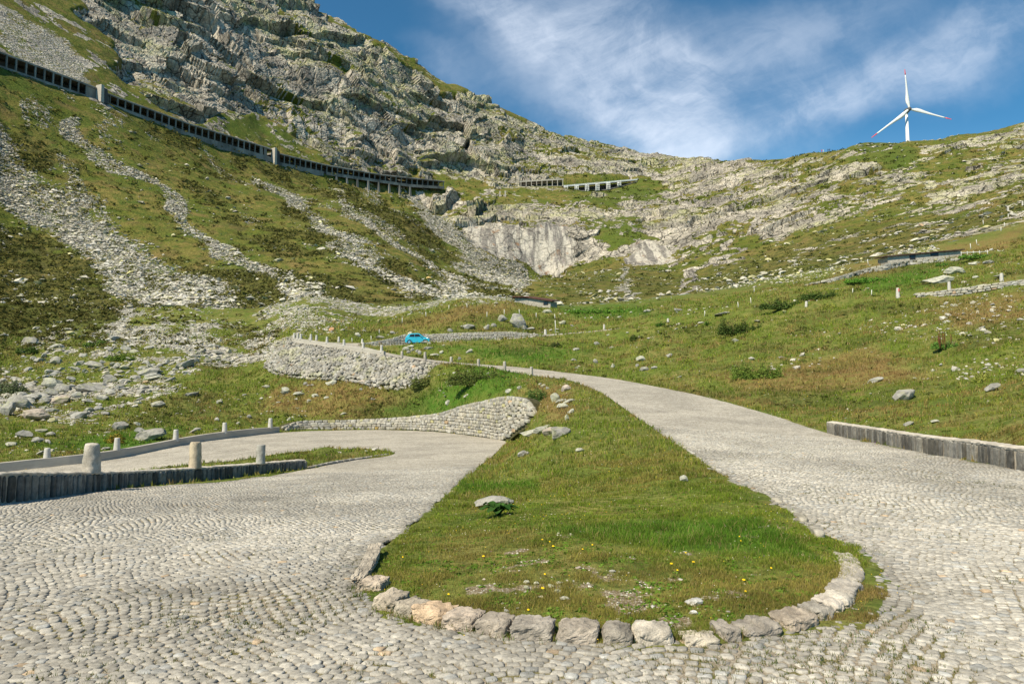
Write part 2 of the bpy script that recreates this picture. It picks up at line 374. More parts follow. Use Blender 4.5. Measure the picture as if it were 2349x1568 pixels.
c(450, (990,70),(930,80),(880,90),(840,101),(780,122),(700,150),(600,190),(500,234),(400,290),(240,395),(120,440),(0,510),(-70,590),(-60,800),(60,1200))
c(600, (970,76),(920,83),(870,92),(838,101),(790,120),(700,152),(600,198),(500,255),(420,318),(300,430),(200,470),(100,530),(0,600),(-20,660),(60,900),(160,1200))
c(700, (965,77),(930,80),(895,84),(762,110),(720,128),(650,164),(560,222),(470,298),(310,470),(200,510),(80,575),(12,640),(60,760),(160,1200))
c(780, (955,76),(905,80),(878,83.5),(770,110),(740,122),(700,143),(600,196),(500,268),(430,350),(330,490),(200,535),(100,590),(52,640),(100,760),(200,1200))
c(870, (950,76),(905,78.5),(886,80.5),(755,115),(728,136),(650,175),(560,238),(480,330),(360,508),(250,545),(150,600),(96,640),(150,760),(230,1200))
c(950, (950,73),(915,75),(889,76.5),(735,118),(716,127),(680,165),(600,225),(520,320),(470,400),(400,520),(300,560),(200,610),(148,650),(190,760),(260,1200))
c(1010, (946,66.8),(915,70),(890,73),(862,76),(762,108),(720,120),(698,130),(672,190),(620,250),(560,335),(500,430),(460,490),(400,530),(300,585),(220,640),(190,665),(230,780),(300,1200))
c(1060, (930,62.5),(900,67),(870,72),(850,74.5),(800,92),(762,109),(710,120),(690,130),(670,200),(600,290),(520,395),(490,440),(455,490),(400,540),(320,600),(240,650),(204,680),(240,800),(310,1200))
c(1150, (909,56.5),(890,61),(865,67),(810,88),(765,110),(715,122),(686,132),(680,175),(640,300),(600,365),(530,395),(500,440),(458,490),(425,540),(380,580),(320,630),(251,690),(280,800),(330,1200))
c(1210, (925,52.5),(905,55.5),(880,63),(815,88),(768,110),(722,122),(698,134),(690,175),(640,290),(612,378),(532,398),(500,440),(458,495),(426,548),(405,575),(340,650),(278,710),(310,850),(340,1200))
c(1250, (1200,10),(1100,16.8),(1040,24.5),(1000,31.5),(955,41),(920,48),(885,59),(820,88),(790,98),(745,115),(715,125),(702,140),(690,185),(640,290),(614,380),(535,400),(500,440),(455,505),(427,555),(404,580),(340,660),(297,720),(320,850),(350,1200))
c(1330, (960,35),(915,46),(845,78),(810,88),(780,100),(752,112),(718,126),(704,142),(690,190),(640,300),(600,380),(540,400),(490,450),(440,540),(425,590),(400,610),(340,690),(317,730),(340,850),(370,1200))
c(1420, (860,70),(820,84),(790,96),(762,104),(740,114),(705,130),(692,150),(670,210),(620,320),(590,372),(548,390),(490,455),(445,545),(425,595),(398,622),(360,700),(339,740),(360,860),(380,1200))
c(1520, (870,57),(840,67),(800,82),(770,92),(745,98),(720,112),(690,134),(678,155),(655,230),(615,330),(560,372),(520,400),(470,470),(430,570),(400,640),(356,740),(380,860),(390,1200))
c(1620, (900,49.5),(870,56),(820,72),(780,84),(730,96),(700,118),(672,145),(655,190),(620,280),(560,340),(500,395),(450,460),(400,560),(363,660),(385,800),(400,1200))
c(1720, (925,42),(880,51),(830,63),(780,76),(740,86),(718,93),(690,112),(660,138),(645,160),(625,240),(560,315),(500,360),(440,430),(400,490),(367,560),(390,700),(400,1200))
c(1850, (965,33),(920,42),(870,52),(820,62),(760,76),(712,85),(690,100),(655,122),(625,145),(612,200),(560,270),(500,322),(430,385),(380,430),(354,470),(380,600),(390,1100))
c(1970, (985,27.5),(930,37),(870,48),(800,61),(740,73),(696,83),(672,98),(640,118),(606,142),(590,200),(540,258),(480,310),(420,350),(370,385),(334,412),(360,520),(370,1100))
c(2083, (1015,22.5),(950,31),(880,42),(800,56),(730,70),(688,82),(665,95),(612,122),(585,136),(565,175),(520,240),(450,305),(390,350),(330,398),(355,500),(355,1100))
c(2200, (1030,19.8),(960,26.5),(880,38),(800,50),(730,64),(682,79),(655,92),(605,116),(580,128),(535,168),(515,215),(460,270),(400,320),(350,355),(312,388),(340,500),(340,1100))
c(2349, (1020,16.6),(960,22.5),(880,33),(800,45),(720,60),(670,74),(640,85),(600,105),(550,130),(480,172),(465,215),(400,285),(340,335),(287,375),(315,500),(310,1100))
c(2700, (1010,14.5),(900,24),(780,38),(650,58),(560,90),(480,130),(420,175),(350,250),(220,350),(250,500),(260,1100))
c(3100, (1010,14),(850,24),(650,48),(480,90),(400,140),(300,220),(150,330),(200,500),(200,1100))
# lower left: bank behind the near wall, meadow edges
for (x, y, z) in [(-14,15,-3.3),(-16,20,-4.2),(-14,26,-4.3),(-22,24,-5.3),(-24,33,-5.4),(-14,33,-4.2),(-18,38,-4.6),(-30,20,-6.2),(-12,39,-3.75),(-12.5,43.5,-3.8),(-40,10,-7),(-14,5,-2.5),(-25,8,-5.5),
                  (-8,4,-1.8),(0,3,-1.75),(8,4,-1.75),(0,6.5,-1.72),(0,0,-1.75),(1.2,8,-1.74),(3,8,-1.68),(2.5,12,-1.86),(4,12,-1.72),(1.2,13,-2.05),(0.5,20,-2.45),(3.5,22,-1.85),(1,30,-2.75),(4.5,34,-1.4),(2.2,45,-1.6),(13,10,-1.6),(15,5,-1.4),(20,14,0.3)]:
    u, v = proj(np.array([x, max(y, 3), z+CAMZ])); CP.append((float(u), float(v), max(y, 3)))
for k in np.linspace(-150, 1019, 26):
    Yg = np.interp(k, G_U, G_Y); CP.append((k, np.interp(k, *G_base), Yg-1.0)); CP.append((k, np.interp(k, *G_top)-1, Yg+11))
# retaining wall top behind the lower hairpin
WALL_U = [655, 700, 800, 900, 950, 1007, 1057, 1110, 1150, 1185, 1207, 1217, 1226]
WALL_TOP = [975, 964, 962, 957, 953, 946, 930, 918, 909, 910, 916, 928, 941]
WALL_BOT = [989, 987, 985, 985, 986, 989, 995, 1002, 1009, 985, 971, 957, 945]
WALL_Y = [70.6, 72.4, 73, 71.8, 69.5, 66, 62.2, 57.6, 53.4, 51.0, 49.8, 49.3, 49.0]
for i in range(len(WALL_U)): CP.append((WALL_U[i], WALL_TOP[i]+2, WALL_Y[i]+1.3))
for R in (RA_cp, RB_cp):
    for p in R[::7, [0, -1]].reshape(-1, 3):
        if p[1] > 4: u, v = proj(p); CP.append((float(u), float(v), p[1]))
CPA = np.array([[*unproj(u, v, Y)] for u, v, Y in CP])
TA = 2.6; cT = CPA[:, 0]/CPA[:, 1]*TA; cL = np.log(CPA[:, 1]); cG = (CPA[:, 2]-CAMZ)/CPA[:, 1]
# merge near duplicates
keep = []
for i in range(len(cT)):
    if all((cT[i]-cT[j])**2+(cL[i]-cL[j])**2 > .018**2 for j in keep): keep.append(i)
cT, cL, cG = cT[keep], cL[keep], cG[keep]
CC = .035
def phi(r2): return np.sqrt(r2+CC*CC)
A = phi((cT[:, None]-cT)**2+(cL[:, None]-cL)**2); A = A+np.eye(len(cT))*(-2e-3)
Pm = np.c_[np.ones(len(cT)), cT, cL]
S = np.block([[A, Pm], [Pm.T, np.zeros((3, 3))]]); sol = np.linalg.solve(S, np.r_[cG, 0, 0, 0]); wk, wp = sol[:-3], sol[-3:]
def Hbase(x, y):
    x = np.asarray(x, float); y = np.asarray(y, float); yy = np.maximum(y, 3.0)
    t = np.clip(x/yy, -1.5, 1.5)*TA; l = np.log(yy); out = np.empty(x.shape)
    xf, lf, of = t.ravel(), l.ravel(), out.ravel()
    for s in range(0, len(xf), 20000):
        e = slice(s, s+20000); of[e] = phi((xf[e, None]-cT)**2+(lf[e, None]-cL)**2)@wk+wp[0]+wp[1]*xf[e]+wp[2]*lf[e]
    return of.reshape(x.shape)*yy+CAMZ
# gallery deck ribbon for carving
gu = np.linspace(-160, 1019, 80); gy = np.interp(gu, G_U, G_Y)
GF = np.array([unproj(a, np.interp(a, *G_bot), b) for a, b in zip(gu, gy)])     # foot of the openings
gd = np.gradient(GF[:, :2], axis=0); gd /= np.linalg.norm(gd, axis=1)[:, None]; GN = np.c_[-gd[:, 1], gd[:, 0]]   # towards the hill
kd = KDTree(len(GF))
for i, p in enumerate(GF): kd.insert((p[0], p[1], 0), i)
kd.balance()
BFOOT = cr([R3(606,838,98.5), R3(622,852,93.5), R3(650,862,90), R3(700,867,86.8), R3(760,869,84.4), R3(812,873,82.6), R3(875,886,79.4), R3(950,888,77.5), R3(992,868,79), R3(1014,843,79.9)], 6)
BTOP = cr([R3(655,782,99), R3(668,784,97), R3(700,789,95.3), R3(745,795.5,93), R3(795,803,90.5), R3(840,810.5,88), R3(900,818.5,85.5), R3(950,826,82.8), R3(990,831,81), R3(1014,834.5,80)], 6); BTOP[:, 2] -= .05
_q = np.linspace(0.04, .93, 22); BKS = (BFOOT[:, None]*(1-_q)[None, :, None]+BTOP[:, None]*_q[None, :, None]); BKS[..., 1] -= np.sin(_q*math.pi)*.3; BKS = BKS.reshape(-1, 3)
def Hnear(x, y):
    z = Hbase(x, y)
    d, rz, ins = road_at(x, y)
    P = np.c_[x.ravel(), y.ravel(), np.zeros(x.size)]
    far = np.clip((y-4)/40, 0, 1)*sstep(-y, -YB, -YB+25)
    n = (fbm(P*.22, 4, 3).reshape(x.shape)*.35*far+fbm(P*.9, 3, 9).reshape(x.shape)*(.035+.09*far))
    sd = road_sd(x, y); far2 = sstep(y, 25, 60)
    z = z+n*sstep(d, .1, 2.0)
    k2 = sstep(sd, .25, 1.6+1.2*far2)
    lip = fbm(P*2.2, 3, 44).reshape(x.shape)
    off = -.10+(.105+.012*lip)*sstep(sd, -.28+.12*lip, -.05+.1*lip)+.05*sstep(sd, .1, .5)*sstep(-y, -16, -9)
    z = z*k2+(rz+off)*(1-k2)
    m = (y > 70) & (y < 102) & (x < 0) & (x > -42)
    if m.any():
        xs_, ys_, zs_ = x[m], y[m], z[m]
        for a in range(0, len(xs_), 4000):
            e = slice(a, a+4000); dd = (xs_[e, None]-BKS[:, 0])**2+(ys_[e, None]-BKS[:, 1])**2; j = dd.argmin(1); w = 1-sstep(np.sqrt(dd[np.arange(len(j)), j]), .5, 1.1)
            zs_[e] = np.where(w > 0, np.minimum(zs_[e], zs_[e]*(1-w)+(BKS[j, 2]-.45)*w), zs_[e])
        z[m] = zs_
    return z
# grid
NC = 1250; tt = np.linspace(-1.2, 1.2, NC)
def W_(y): return np.sqrt(y*y+12*12)
YB = 150.0
def adapt(ys, rows, H, base_w):
    X = tt[None, ::10]*W_(ys)[:, None]; Yg = np.repeat(ys[:, None], X.shape[1], 1)
    z = H(X, Yg); u, v = proj(np.stack([X, Yg, z], -1))
    v = np.clip(v, -700, 2200); dv = np.maximum(v[:-1]-v[1:], 0)+base_w*np.diff(np.log(ys+20))[:, None]
    Wc = np.vstack([np.zeros(X.shape[1]), np.cumsum(dv, 0)]); Wc /= Wc[-1]
    ker = np.ones(9)/9; Wc = np.array([np.convolve(np.pad(r, 4, 'edge'), ker, 'valid') for r in Wc])
    q = np.linspace(0, 1, rows); Yc = np.stack([np.interp(q, Wc[:, j], ys) for j in range(X.shape[1])], 1)
    return np.stack([np.interp(np.arange(NC), np.arange(0, NC, 10), r) for r in Yc])
print('controls', len(cT))
yn = adapt(np.concatenate([np.linspace(-14, 4, 20), np.exp(np.linspace(math.log(4.3), math.log(YB), 200))]), 430, Hbase, 120.)
Xn = tt[None]*W_(yn); Zn = Hnear(Xn, yn)
yf = adapt(np.exp(np.linspace(math.log(YB), math.log(1250), 300)), 480, Hbase, 60.)
Xf = tt[None]*W_(yf); Zf = Hbase(Xf, yf)
P0 = np.stack([Xf, yf, Zf], -1)
def normals(P):
    a = np.gradient(P, axis=1); b = np.gradient(P, axis=0); n = np.cross(a, b); n /= np.linalg.norm(n, axis=-1)[..., None]+1e-9
    return n*np.sign(n[..., 2:3]+1e-9)
# ---- cover masks on the mountain, from where each cover lies on the ground
Uf, Vf = proj(P0); pf = P0.reshape(-1, 3)
wu = Uf+fbm(pf*.03, 4, 21).reshape(Uf.shape)*45; wv_ = Vf+fbm(pf*.03+50, 4, 22).reshape(Uf.shape)*22
def inpoly(poly, soft=14.0, U=None, V=None):
    U = wu if U is None else U; V = wv_ if V is None else V
    poly = np.array(poly, float); inside_ = np.zeros(U.shape, bool); dmin = np.full(U.shape, 1e9); n = len(poly)
    for i in range(n):
        x1, y1 = poly[i]; x2, y2 = poly[(i+1) % n]
        cnd = ((y1 > V) != (y2 > V)); xi = (x2-x1)*(V-y1)/((y2-y1) if y2 != y1 else 1e-9)+x1; inside_ ^= cnd & (U < xi)
        L = (x2-x1)**2+(y2-y1)**2; t = np.clip(((U-x1)*(x2-x1)+(V-y1)*(y2-y1))/L, 0, 1)
        dmin = np.minimum(dmin, (U-x1-t*(x2-x1))**2+(V-y1-t*(y2-y1))**2)
    d = np.sqrt(dmin)*np.where(inside_, 1, -1); return sstep(d, -soft, soft)
def line(pts, wid, U=None, V=None):
    U = wu if U is None else U; V = wv_ if V is None else V
    out = np.zeros(U.shape)
    for (x1, y1, w1), (x2, y2, w2) in zip(pts[:-1], pts[1:]):
        L = (x2-x1)**2+(y2-y1)**2; t = np.clip(((U-x1)*(x2-x1)+(V-y1)*(y2-y1))/L, 0, 1); ww = (w1+(w2-w1)*t)*wid
        d = np.sqrt((U-x1-t*(x2-x1))**2+(V-y1-t*(y2-y1))**2); out = np.maximum(out, 1-sstep(d/ww, .5, 1.15))
    return out
rock = inpoly([(150,-60),(170,20),(235,110),(330,190),(410,262),(470,285),(520,250),(600,262),(660,300),(720,350),(800,378),(900,398),(1010,408),(1110,428),(1180,420),(1300,405),(1500,400),(1640,385),(1700,366),(1200,270),(1050,200),(850,85),(690,0),(600,-900),(-900,-900),(-900,-300)], 10)
rock = np.maximum(rock, .95*inpoly([(955,455),(1080,455),(1200,470),(1330,460),(1480,440),(1600,470),(1560,520),(1600,560),(1560,600),(1480,612),(1400,590),(1320,612),(1230,622),(1150,600),(1060,545),(1000,500)], 8))
rock = np.maximum(rock, .9*inpoly([(1500,400),(1700,370),(1900,368),(2000,385),(2100,400),(2070,440),(1980,480),(1880,520),(1800,540),(1700,520),(1620,560),(1550,520),(1480,450)], 12))
rock = np.maximum(rock, .95*inpoly([(2070,352),(2120,330),(2349,292),(2600,250),(2600,350),(2349,350),(2250,345),(2180,362)], 8))
rock = np.maximum(rock, .85*inpoly([(2110,440),(2200,395),(2349,375),(2600,360),(2600,440),(2349,440),(2230,470),(2120,480)], 12))
rock = np.maximum(rock, .8*inpoly([(1620,600),(1720,575),(1770,590),(1700,610),(1640,618)], 6))
slab = (.6+.4*sstep(fbm(pf/12, 4, 77).reshape(Uf.shape), -.3, .1))*np.maximum(inpoly([(1040,515),(1180,528),(1300,528),(1325,560),(1310,600),(1235,618),(1160,602),(1090,560)], 8), inpoly([(1400,572),(1480,545),(1550,560),(1535,600),(1470,604),(1410,588)], 8))
greenpatch = np.maximum(inpoly([(1925,350),(1990,332),(2070,338),(2095,380),(2140,400),(2010,385)], 8), inpoly([(480,280),(560,250),(640,300),(700,345),(640,330),(560,310)], 8))
greenpatch = np.maximum(greenpatch, inpoly([(1300,425),(1500,428),(1560,460),(1450,470),(1330,455)], 8))
greenpatch = np.maximum(greenpatch, .8*inpoly([(1330,520),(1420,500),(1520,540),(1400,560)], 8))
scree = np.maximum.reduce([line([(-40,330,60),(120,470,55),(260,590,60),(420,690,75),(600,800,60)], 1.0),
    line([(190,290,28),(250,370,34),(370,450,22),(500,560,26),(690,680,30),(850,750,34)], .7),
    line([(330,430,18),(560,600,30),(760,730,36)], .6),
    line([(570,410,14),(760,540,28),(940,650,32),(1080,700,30)], .7),
    1.6*line([(948,455,16),(1000,520,28),(1080,585,34),(1160,630,30),(1215,655,18)], .95),
    line([(0,45,28),(90,120,34),(190,170,20)], 1.2), .75*line([(760,440,12),(900,560,22),(1060,660,26)], .8),
    line([(1440,610,8),(1400,690,14)], 1), line([(0,620,30),(60,680,30),(250,790,40)], .8)*.6])
# streaky scree following the fall line
leftslope = inpoly([(-900,200),(0,160),(500,340),(950,450),(1000,500),(1230,660),(1200,700),(-900,1200)], 20)
_n = normals(P0)[leftslope > .5].mean(0); fx_, fy_ = _n[:2]/np.linalg.norm(_n[:2]); print('fall line', fx_, fy_)
q1 = pf[:, 0]*(-fy_)+pf[:, 1]*fx_; q2 = pf[:, 0]*fx_+pf[:, 1]*fy_
st = fbm(np.c_[q1*.075+4, q2*.012, pf[:, 2]*.012], 4, 31).reshape(Uf.shape)
leftslope = inpoly([(-900,200),(0,160),(500,340),(950,450),(1000,500),(1230,660),(1200,700),(-900,1200)], 20)
pat = fbm(pf/16, 4, 32).reshape(Uf.shape)
scree = np.clip(np.maximum(scree*(.55+.65*sstep(.6*st+.7*pat, -.3, .2)), leftslope*sstep(st+.4*pat, .22, .6)*.38), 0, 1)
gully = line([(1735,490,6),(1700,530,7),(1650,580,8),(1600,630,8),(1545,680,7)], 1.1)
dark = leftslope*sstep(fbm(np.c_[q1*.06, q2*.018, pf[:, 2]*.02]+9, 4, 41).reshape(Uf.shape)+.4*fbm(pf/9, 3, 42).reshape(Uf.shape), -.12, .35)
dk0 = inpoly([(-900,500),(60,520),(160,570),(290,670),(240,770),(-900,780)], 22); scree *= 1-.8*dk0
dark = np.maximum(np.maximum(dark, dk0), inpoly([(1240,620),(1330,600),(1440,600),(1560,640),(1800,560),(2349,440),(2349,480),(2000,600),(1600,670),(1300,690)], 20)*.65)
rockA = np.clip(np.maximum(rock, gully)-greenpatch, 0, 1)
# ---- displacement of the bedrock
fade = sstep(yf, YB+2, YB+35)
N0 = normals(P0)
ax = np.array([[.9, .1, .35], [-.2, 1, .1], [-.35, 0, .95]])
pr = pf@ax.T
ridged = lambda p, o, s: 1-np.abs(fbm(p, o, s))*2
f1, e1, i1 = facet(pr*np.array([1/34, 1/34, 1/24]), 100); 
f2, e2, i2 = facet(pr*np.array([1/12, 1/12, 1/17])+fbm(pf*.05, 2, 5)[:, None]*.3, 120)
f3, e3, i3 = facet(pr*np.array([1/4.6, 1/4.6, 1/6.5])+fbm(pf*.12, 2, 6)[:, None]*.4, 140)
sh = Uf.shape; f1, f2, f3, e2, e3, i3, e1 = [a.reshape(sh) for a in (f1, f2, f3, e2, e3, i3, e1)]
rg = fbm(pf/55, 5, 61).reshape(sh)
ramt = rockA*(1-.85*slab)
bigm = sstep(Uf, 1250, 1000)         # the massif on the left is rougher than the round slabs on the right
f0 = facet(pr*np.array([1/75, 1/75, 1/60])+fbm(pf*.02, 2, 4)[:, None]*.3, 90)[0].reshape(sh)
disp = ramt*(9*bigm*f0+(3.2+2.2*bigm)*f1+(1.4+.1*bigm)*f2+(.45-.15*bigm)*f3+3.0*rg*(.4+.6*bigm))-rockA*(.7*(1-sstep(e2, 0, .12))+.35*(1-sstep(e3, 0, .14)))*(1-.7*slab)
disp = disp+(1-ramt)*(fbm(pf/18, 4, 71).reshape(sh)*1.1+fbm(pf/5, 3, 72).reshape(sh)*.3)
disp = disp+slab*(fbm(pf*np.array([.05, .05, .02]), 3, 75).reshape(sh)*1.5)
edgefade = 1.0
dirn = N0*np.array([1, 1, .75]); 
scale_y = np.clip(yf/400, .45, 1.25)
Pf = P0+dirn*(disp*fade*scale_y)[..., None]
# carve the gallery decks
flat = Pf.reshape(-1, 3); sel = np.where((flat[:, 1] > 225) & (flat[:, 1] < 530) & (flat[:, 0] < 10))[0]
GZ = []
for i in sel:
    x, y, z = flat[i]; co, j, dd = kd.find((x, y, 0))
    if dd < 16:
        s = (x-GF[j, 0])*GN[j, 0]+(y-GF[j, 1])*GN[j, 1]; du = abs((x-GF[j, 0])*gd[j, 0]+(y-GF[j, 1])*gd[j, 1])
        if du < 6:
            if -.3 < s < 9.5: flat[i, 2] = min(z, GF[j, 2]-.6)
            elif s <= -.3 and s > -9:
                vb = np.interp(gu[j], *G_base); zb = unproj(gu[j], vb, gy[j])[2]; k = 1-min(1, (-s)/9)
                lim = zb-(-s)*.35; flat[i, 2] = z*(1-k)+min(z, lim+.3)*k
def carve(us, vs, Ys, deep):
    L = np.array([unproj(u, v, Y) for u, v, Y in zip(np.linspace(us[0], us[-1], 30), np.interp(np.linspace(us[0], us[-1], 30), us, vs), np.interp(np.linspace(us[0], us[-1], 30), us, Ys))])
    d = L[-1, :2]-L[0, :2]; d /= np.linalg.norm(d); n = np.array([-d[1], d[0]]); q = flat[:, :2]-L[0, :2]; t = q@d; s_ = q@n; T0 = (L[:, :2]-L[0, :2])@d
    m = (t > -1) & (t < T0[-1]+1) & (s_ > -30) & (s_ < deep); zf = np.interp(t, T0, L[:, 2]); lim = np.where(s_ > -.5, zf-.5, zf-.5-(-s_)*.30)
    flat[m, 2] = np.minimum(flat[m, 2], lim[m])
carve([1193, 1293], [427, 425.5], [556, 560], 11)
carve([1271, 1300, 1340, 1390, 1430, 1462], [429, 436, 439, 436, 427, 417], [575, 580, 587, 596, 604, 610], 12)
Pf = flat.reshape(Pf.shape)
N1 = normals(Pf)
ln = fbm(pf/9, 4, 81).reshape(sh); ln2 = fbm(pf/2.6, 3, 82).reshape(sh)
slope_up = N1[..., 2]
# strata: tilted bands; grass on the ledges between them
bandq = pf@np.array([[.010, .02, 0], [.006, -.03, 0], [-.004, 0, .085]]).T
band = fbm(bandq, 4, 85).reshape(sh)
cband = np.maximum(inpoly([(955,455),(1080,450),(1250,500),(1400,470),(1600,470),(1560,600),(1400,612),(1230,625),(1150,600),(1060,545)], 10), inpoly([(1500,400),(1900,380),(2070,410),(1900,500),(1650,520),(1500,470)], 14)*.6)*(1-inpoly([(1330,505),(1440,500),(1500,540),(1400,560),(1340,560)], 8))
up = sstep(slope_up, .62, .86)
dq = np.c_[(pf[:, 0]+pf[:, 2])*.022, (pf[:, 0]-pf[:, 2])*.006, pf[:, 1]*.008]
diag = fbm(dq, 5, 88).reshape(sh)
big_g = sstep(ln*.55+.14*ln2+.8*(up-.55)+.75*diag, .06, .20)      # massif
rig_g = sstep(.85*band+.40*ln+.25*ln2+.30*(up-.5)+.25*fbm(pf/60, 3, 87).reshape(sh)-.26*cband+.10*sstep(Uf, 1650, 1950), .08, .16)   # round slabs right
cov = big_g*bigm+rig_g*(1-bigm)
rk = rockA*(1-cov*(1-.95*slab))
strayrock = sstep(.8*band+ln+.5*ln2, .50, .66)*(1-leftslope)*.9
rk = np.maximum(rk, strayrock*sstep(Vf, 640, 540))
rk = np.maximum(rk, gully*.8)
lich = sstep(fbm(pf/45, 3, 91).reshape(sh)*.7+.55*sstep(Uf, 600, 1250)*sstep(Vf, 620, 330)-.1+.5*sstep(Vf-np.interp(Uf, [680, 840, 1050, 1174], [0, 82, 200, 260]), 90, 10), .05, .6)*(1-slab)
def gridfaces(r, c_):
    i = np.arange(r*c_).reshape(r, c_); return np.stack([i[:-1, :-1], i[:-1, 1:], i[1:, 1:], i[1:, :-1]], -1).reshape(-1, 4)
# ------------------------------------------------------------------ terrain materials
def terrain_mat(name, far):
    m, T = newmat(name); p = T.pos()
    A = lambda k: T.attr(k, 'Fac')
    rk, sc, dk, sl_, li, gr = A('rk'), A('scree'), A('dark'), A('slab'), A('lich'), A('fresh')
    s = 1.0 if far else 3.0
    # grass and heath
    nA = T.noise(p, .05*s, 5, .6); nB = T.noise(p, .35*s, 5, .65); nC = T.noise(p, 1.6*s, 4, .7)
    g = T.mix(T.ramp(nA, .38, .62), (.115, .130, .022), (.205, .170, .050))
    g = T.mix(T.ramp(nB, .42, .62), g, (.085, .112, .022))
    g = T.mix(T.m('MULTIPLY', T.ramp(T.noise(p, .11*s, 4, .6), .50, .64), .6), g, (.19, .135, .055))
    g = T.mix(T.m('MULTIPLY', gr, .7), g, (.075, .115, .020))
    g = T.mix(T.m('MULTIPLY', dk, T.ramp(nB, .35, .6)), g, (.082, .080, .027))
    g = T.mix(1.0, g, T.n('ShaderNodeCombineXYZ', {0: T.ramp(nC, .3, .7, .62, 1.3), 1: T.ramp(nC, .3, .7, .62, 1.3), 2: T.ramp(nC, .3, .7, .62, 1.3)}).outputs[0], 'MULTIPLY')
    # rock
    r1 = T.noise(T.vmap(p, scale=(1, 1, .5)), .045*s, 6, .65); r2 = T.noise(p, .5*s, 6, .7)
    r = T.mix(T.ramp(r1, .35, .65), (.29, .265, .225), (.60, .54, .445))
    r = T.mix(1.0, r, T.n('ShaderNodeCombineXYZ', {0: T.ramp(r2, .28, .72, .62, 1.22), 1: T.ramp(r2, .28, .72, .62, 1.21), 2: T.ramp(r2, .28, .72, .63, 1.19)}).outputs[0], 'MULTIPLY')
    wp = T.n('ShaderNodeVectorMath', {0: p, 1: T.n('ShaderNodeVectorMath', {0: T.noise(p, .12*s, 3, .5, out=1), 'Scale': 5.0/s}, operation='SCALE').outputs[0]}, operation='ADD').outputs[0]
    vp = T.vmap(wp, scale=(.8, .8, .45), rot=(.35, .5, 0))
    cr1 = T.vor(vp, .17*s, 'DISTANCE_TO_EDGE'); cr2 = T.vor(T.vmap(vp, scale=(1, 1, 1.6)), .6*s, 'DISTANCE_TO_EDGE')
    crack = T.m('MULTIPLY', T.ramp(cr1, 0, .045, .18, 1), T.ramp(cr2, 0, .05, .42, 1))
    crack = T.m('MAXIMUM', crack, T.m('MULTIPLY', sl_, .62))
    r = T.mix(T.m('MULTIPLY', li, T.ramp(T.noise(p, .12*s, 5, .65), .40, .62)), r, (.42, .41, .21))
    r = T.mix(T.m('MULTIPLY', T.ramp(T.noise(T.vmap(p, scale=(1, .6, .22)), .16*s, 6, .66), .50, .66), .75), r, (.15, .135, .12))
    # vertical water streaks on the slabs
    stv = T.noise(T.vmap(p, scale=(1, .12, .02)), .30, 5, .6); stv2 = T.noise(T.vmap(p, scale=(1, .12, .03)), .95, 4, .6)
    stc = T.mix(T.ramp(stv, .44, .55), (.20, .185, .165), (.46, .425, .36)); stc = T.mix(T.ramp(stv2, .52, .7), stc, (.27, .235, .22))
    stc = T.mix(T.ramp(T.noise(T.vmap(p, scale=(1,1,.1)), .15, 2, .5), .62, .7), stc, (.25, .16, .10))
    sm = T.m('MULTIPLY', T.m('ADD', sl_, .28, clamp=True), 1.0)
    r = T.mix(T.m('MULTIPLY', sm, T.ramp(T.m('ADD', sl_, T.noise(p, .05, 4, .7)), .55, 1.15)), r, stc)
    r = T.mix(1.0, r, T.n('ShaderNodeCombineXYZ', {0: crack, 1: crack, 2: crack}).outputs[0], 'MULTIPLY')
    # scree: one colour per stone
    def stones(scale, sq=(1, 1, 1.3)):
        q = T.vmap(p, scale=sq); v = T.n('ShaderNodeTexVoronoi', {'Vector': q, 'Scale': scale}, feature='F1')
        e = T.vor(q, scale, 'DISTANCE_TO_EDGE'); cs = T.sep(v.outputs['Color']); return cs, e, v.outputs['Distance']
    (c1, e1_, d1) = stones(.62 if far else 2.2); (c2, e2_, d2) = stones(1.5 if far else 6)
    def stcol(cs, e):
        k = T.ramp(cs[1], 0, 1, .30, .56); k = T.m('MULTIPLY', k, T.ramp(e, .0, .14, .30, 1.08))
        return T.n('ShaderNodeCombineXYZ', {0: k, 1: T.m('MULTIPLY', k, .94), 2: T.m('MULTIPLY', k, .82)}).outputs[0]
    dens1 = T.m('GREATER_THAN', T.m('ADD', sc, T.m('MULTIPLY', T.ramp(nB, .3, .7, -.25, .25), sc)), T.m('ADD', T.m('MULTIPLY', c1[0], .95), .10))
    dens2 = T.m('GREATER_THAN', sc, T.m('ADD', T.m('MULTIPLY', c2[0], .85), .17))
    m1 = T.m('MULTIPLY', dens1, T.ramp(d1, .62, .50)); m2 = T.m('MULTIPLY', dens2, T.ramp(d2, .62, .50))
    colr = T.mix(rk2 := T.ramp(T.m('ADD', rk, T.m('MULTIPLY', T.ramp(nB, .2, .8, -.5, .5), .45)), .42, .54), g, r)
    colr = T.mix(m2, colr, stcol(c2, e2_)); colr = T.mix(m1, colr, stcol(c1, e1_))
    hr = T.m('ADD', T.m('MULTIPLY', T.noise(T.vmap(p, scale=(1,1,.6)), .35*s, 6, .62), 2.6), T.m('MULTIPLY', crack, T.m('SUBTRACT', 1.0, T.m('MULTIPLY', sl_, .8))))
    hr = T.m('MULTIPLY', hr, T.m('SUBTRACT', 1.0, T.m('MULTIPLY', sl_, .75)))
    hg = T.m('ADD', T.m('MULTIPLY', nC, .8), T.m('MULTIPLY', nB, 1.2))
    h = T.n('ShaderNodeMix', {0: rk2, 2: hg, 3: hr}).outputs[0]
    h = T.m('ADD', h, T.m('ADD', T.m('MULTIPLY', m1, T.m('ADD', T.m('MULTIPLY', T.ramp(e1_, 0, .3), .8), T.m('MULTIPLY', c1[2], .6))), T.m('MULTIPLY', m2, T.m('MULTIPLY', T.ramp(e2_, 0, .3), .4))))
    principled(T, colr, .95, bump(T, h, .75, 1.0 if far else .3), .08)
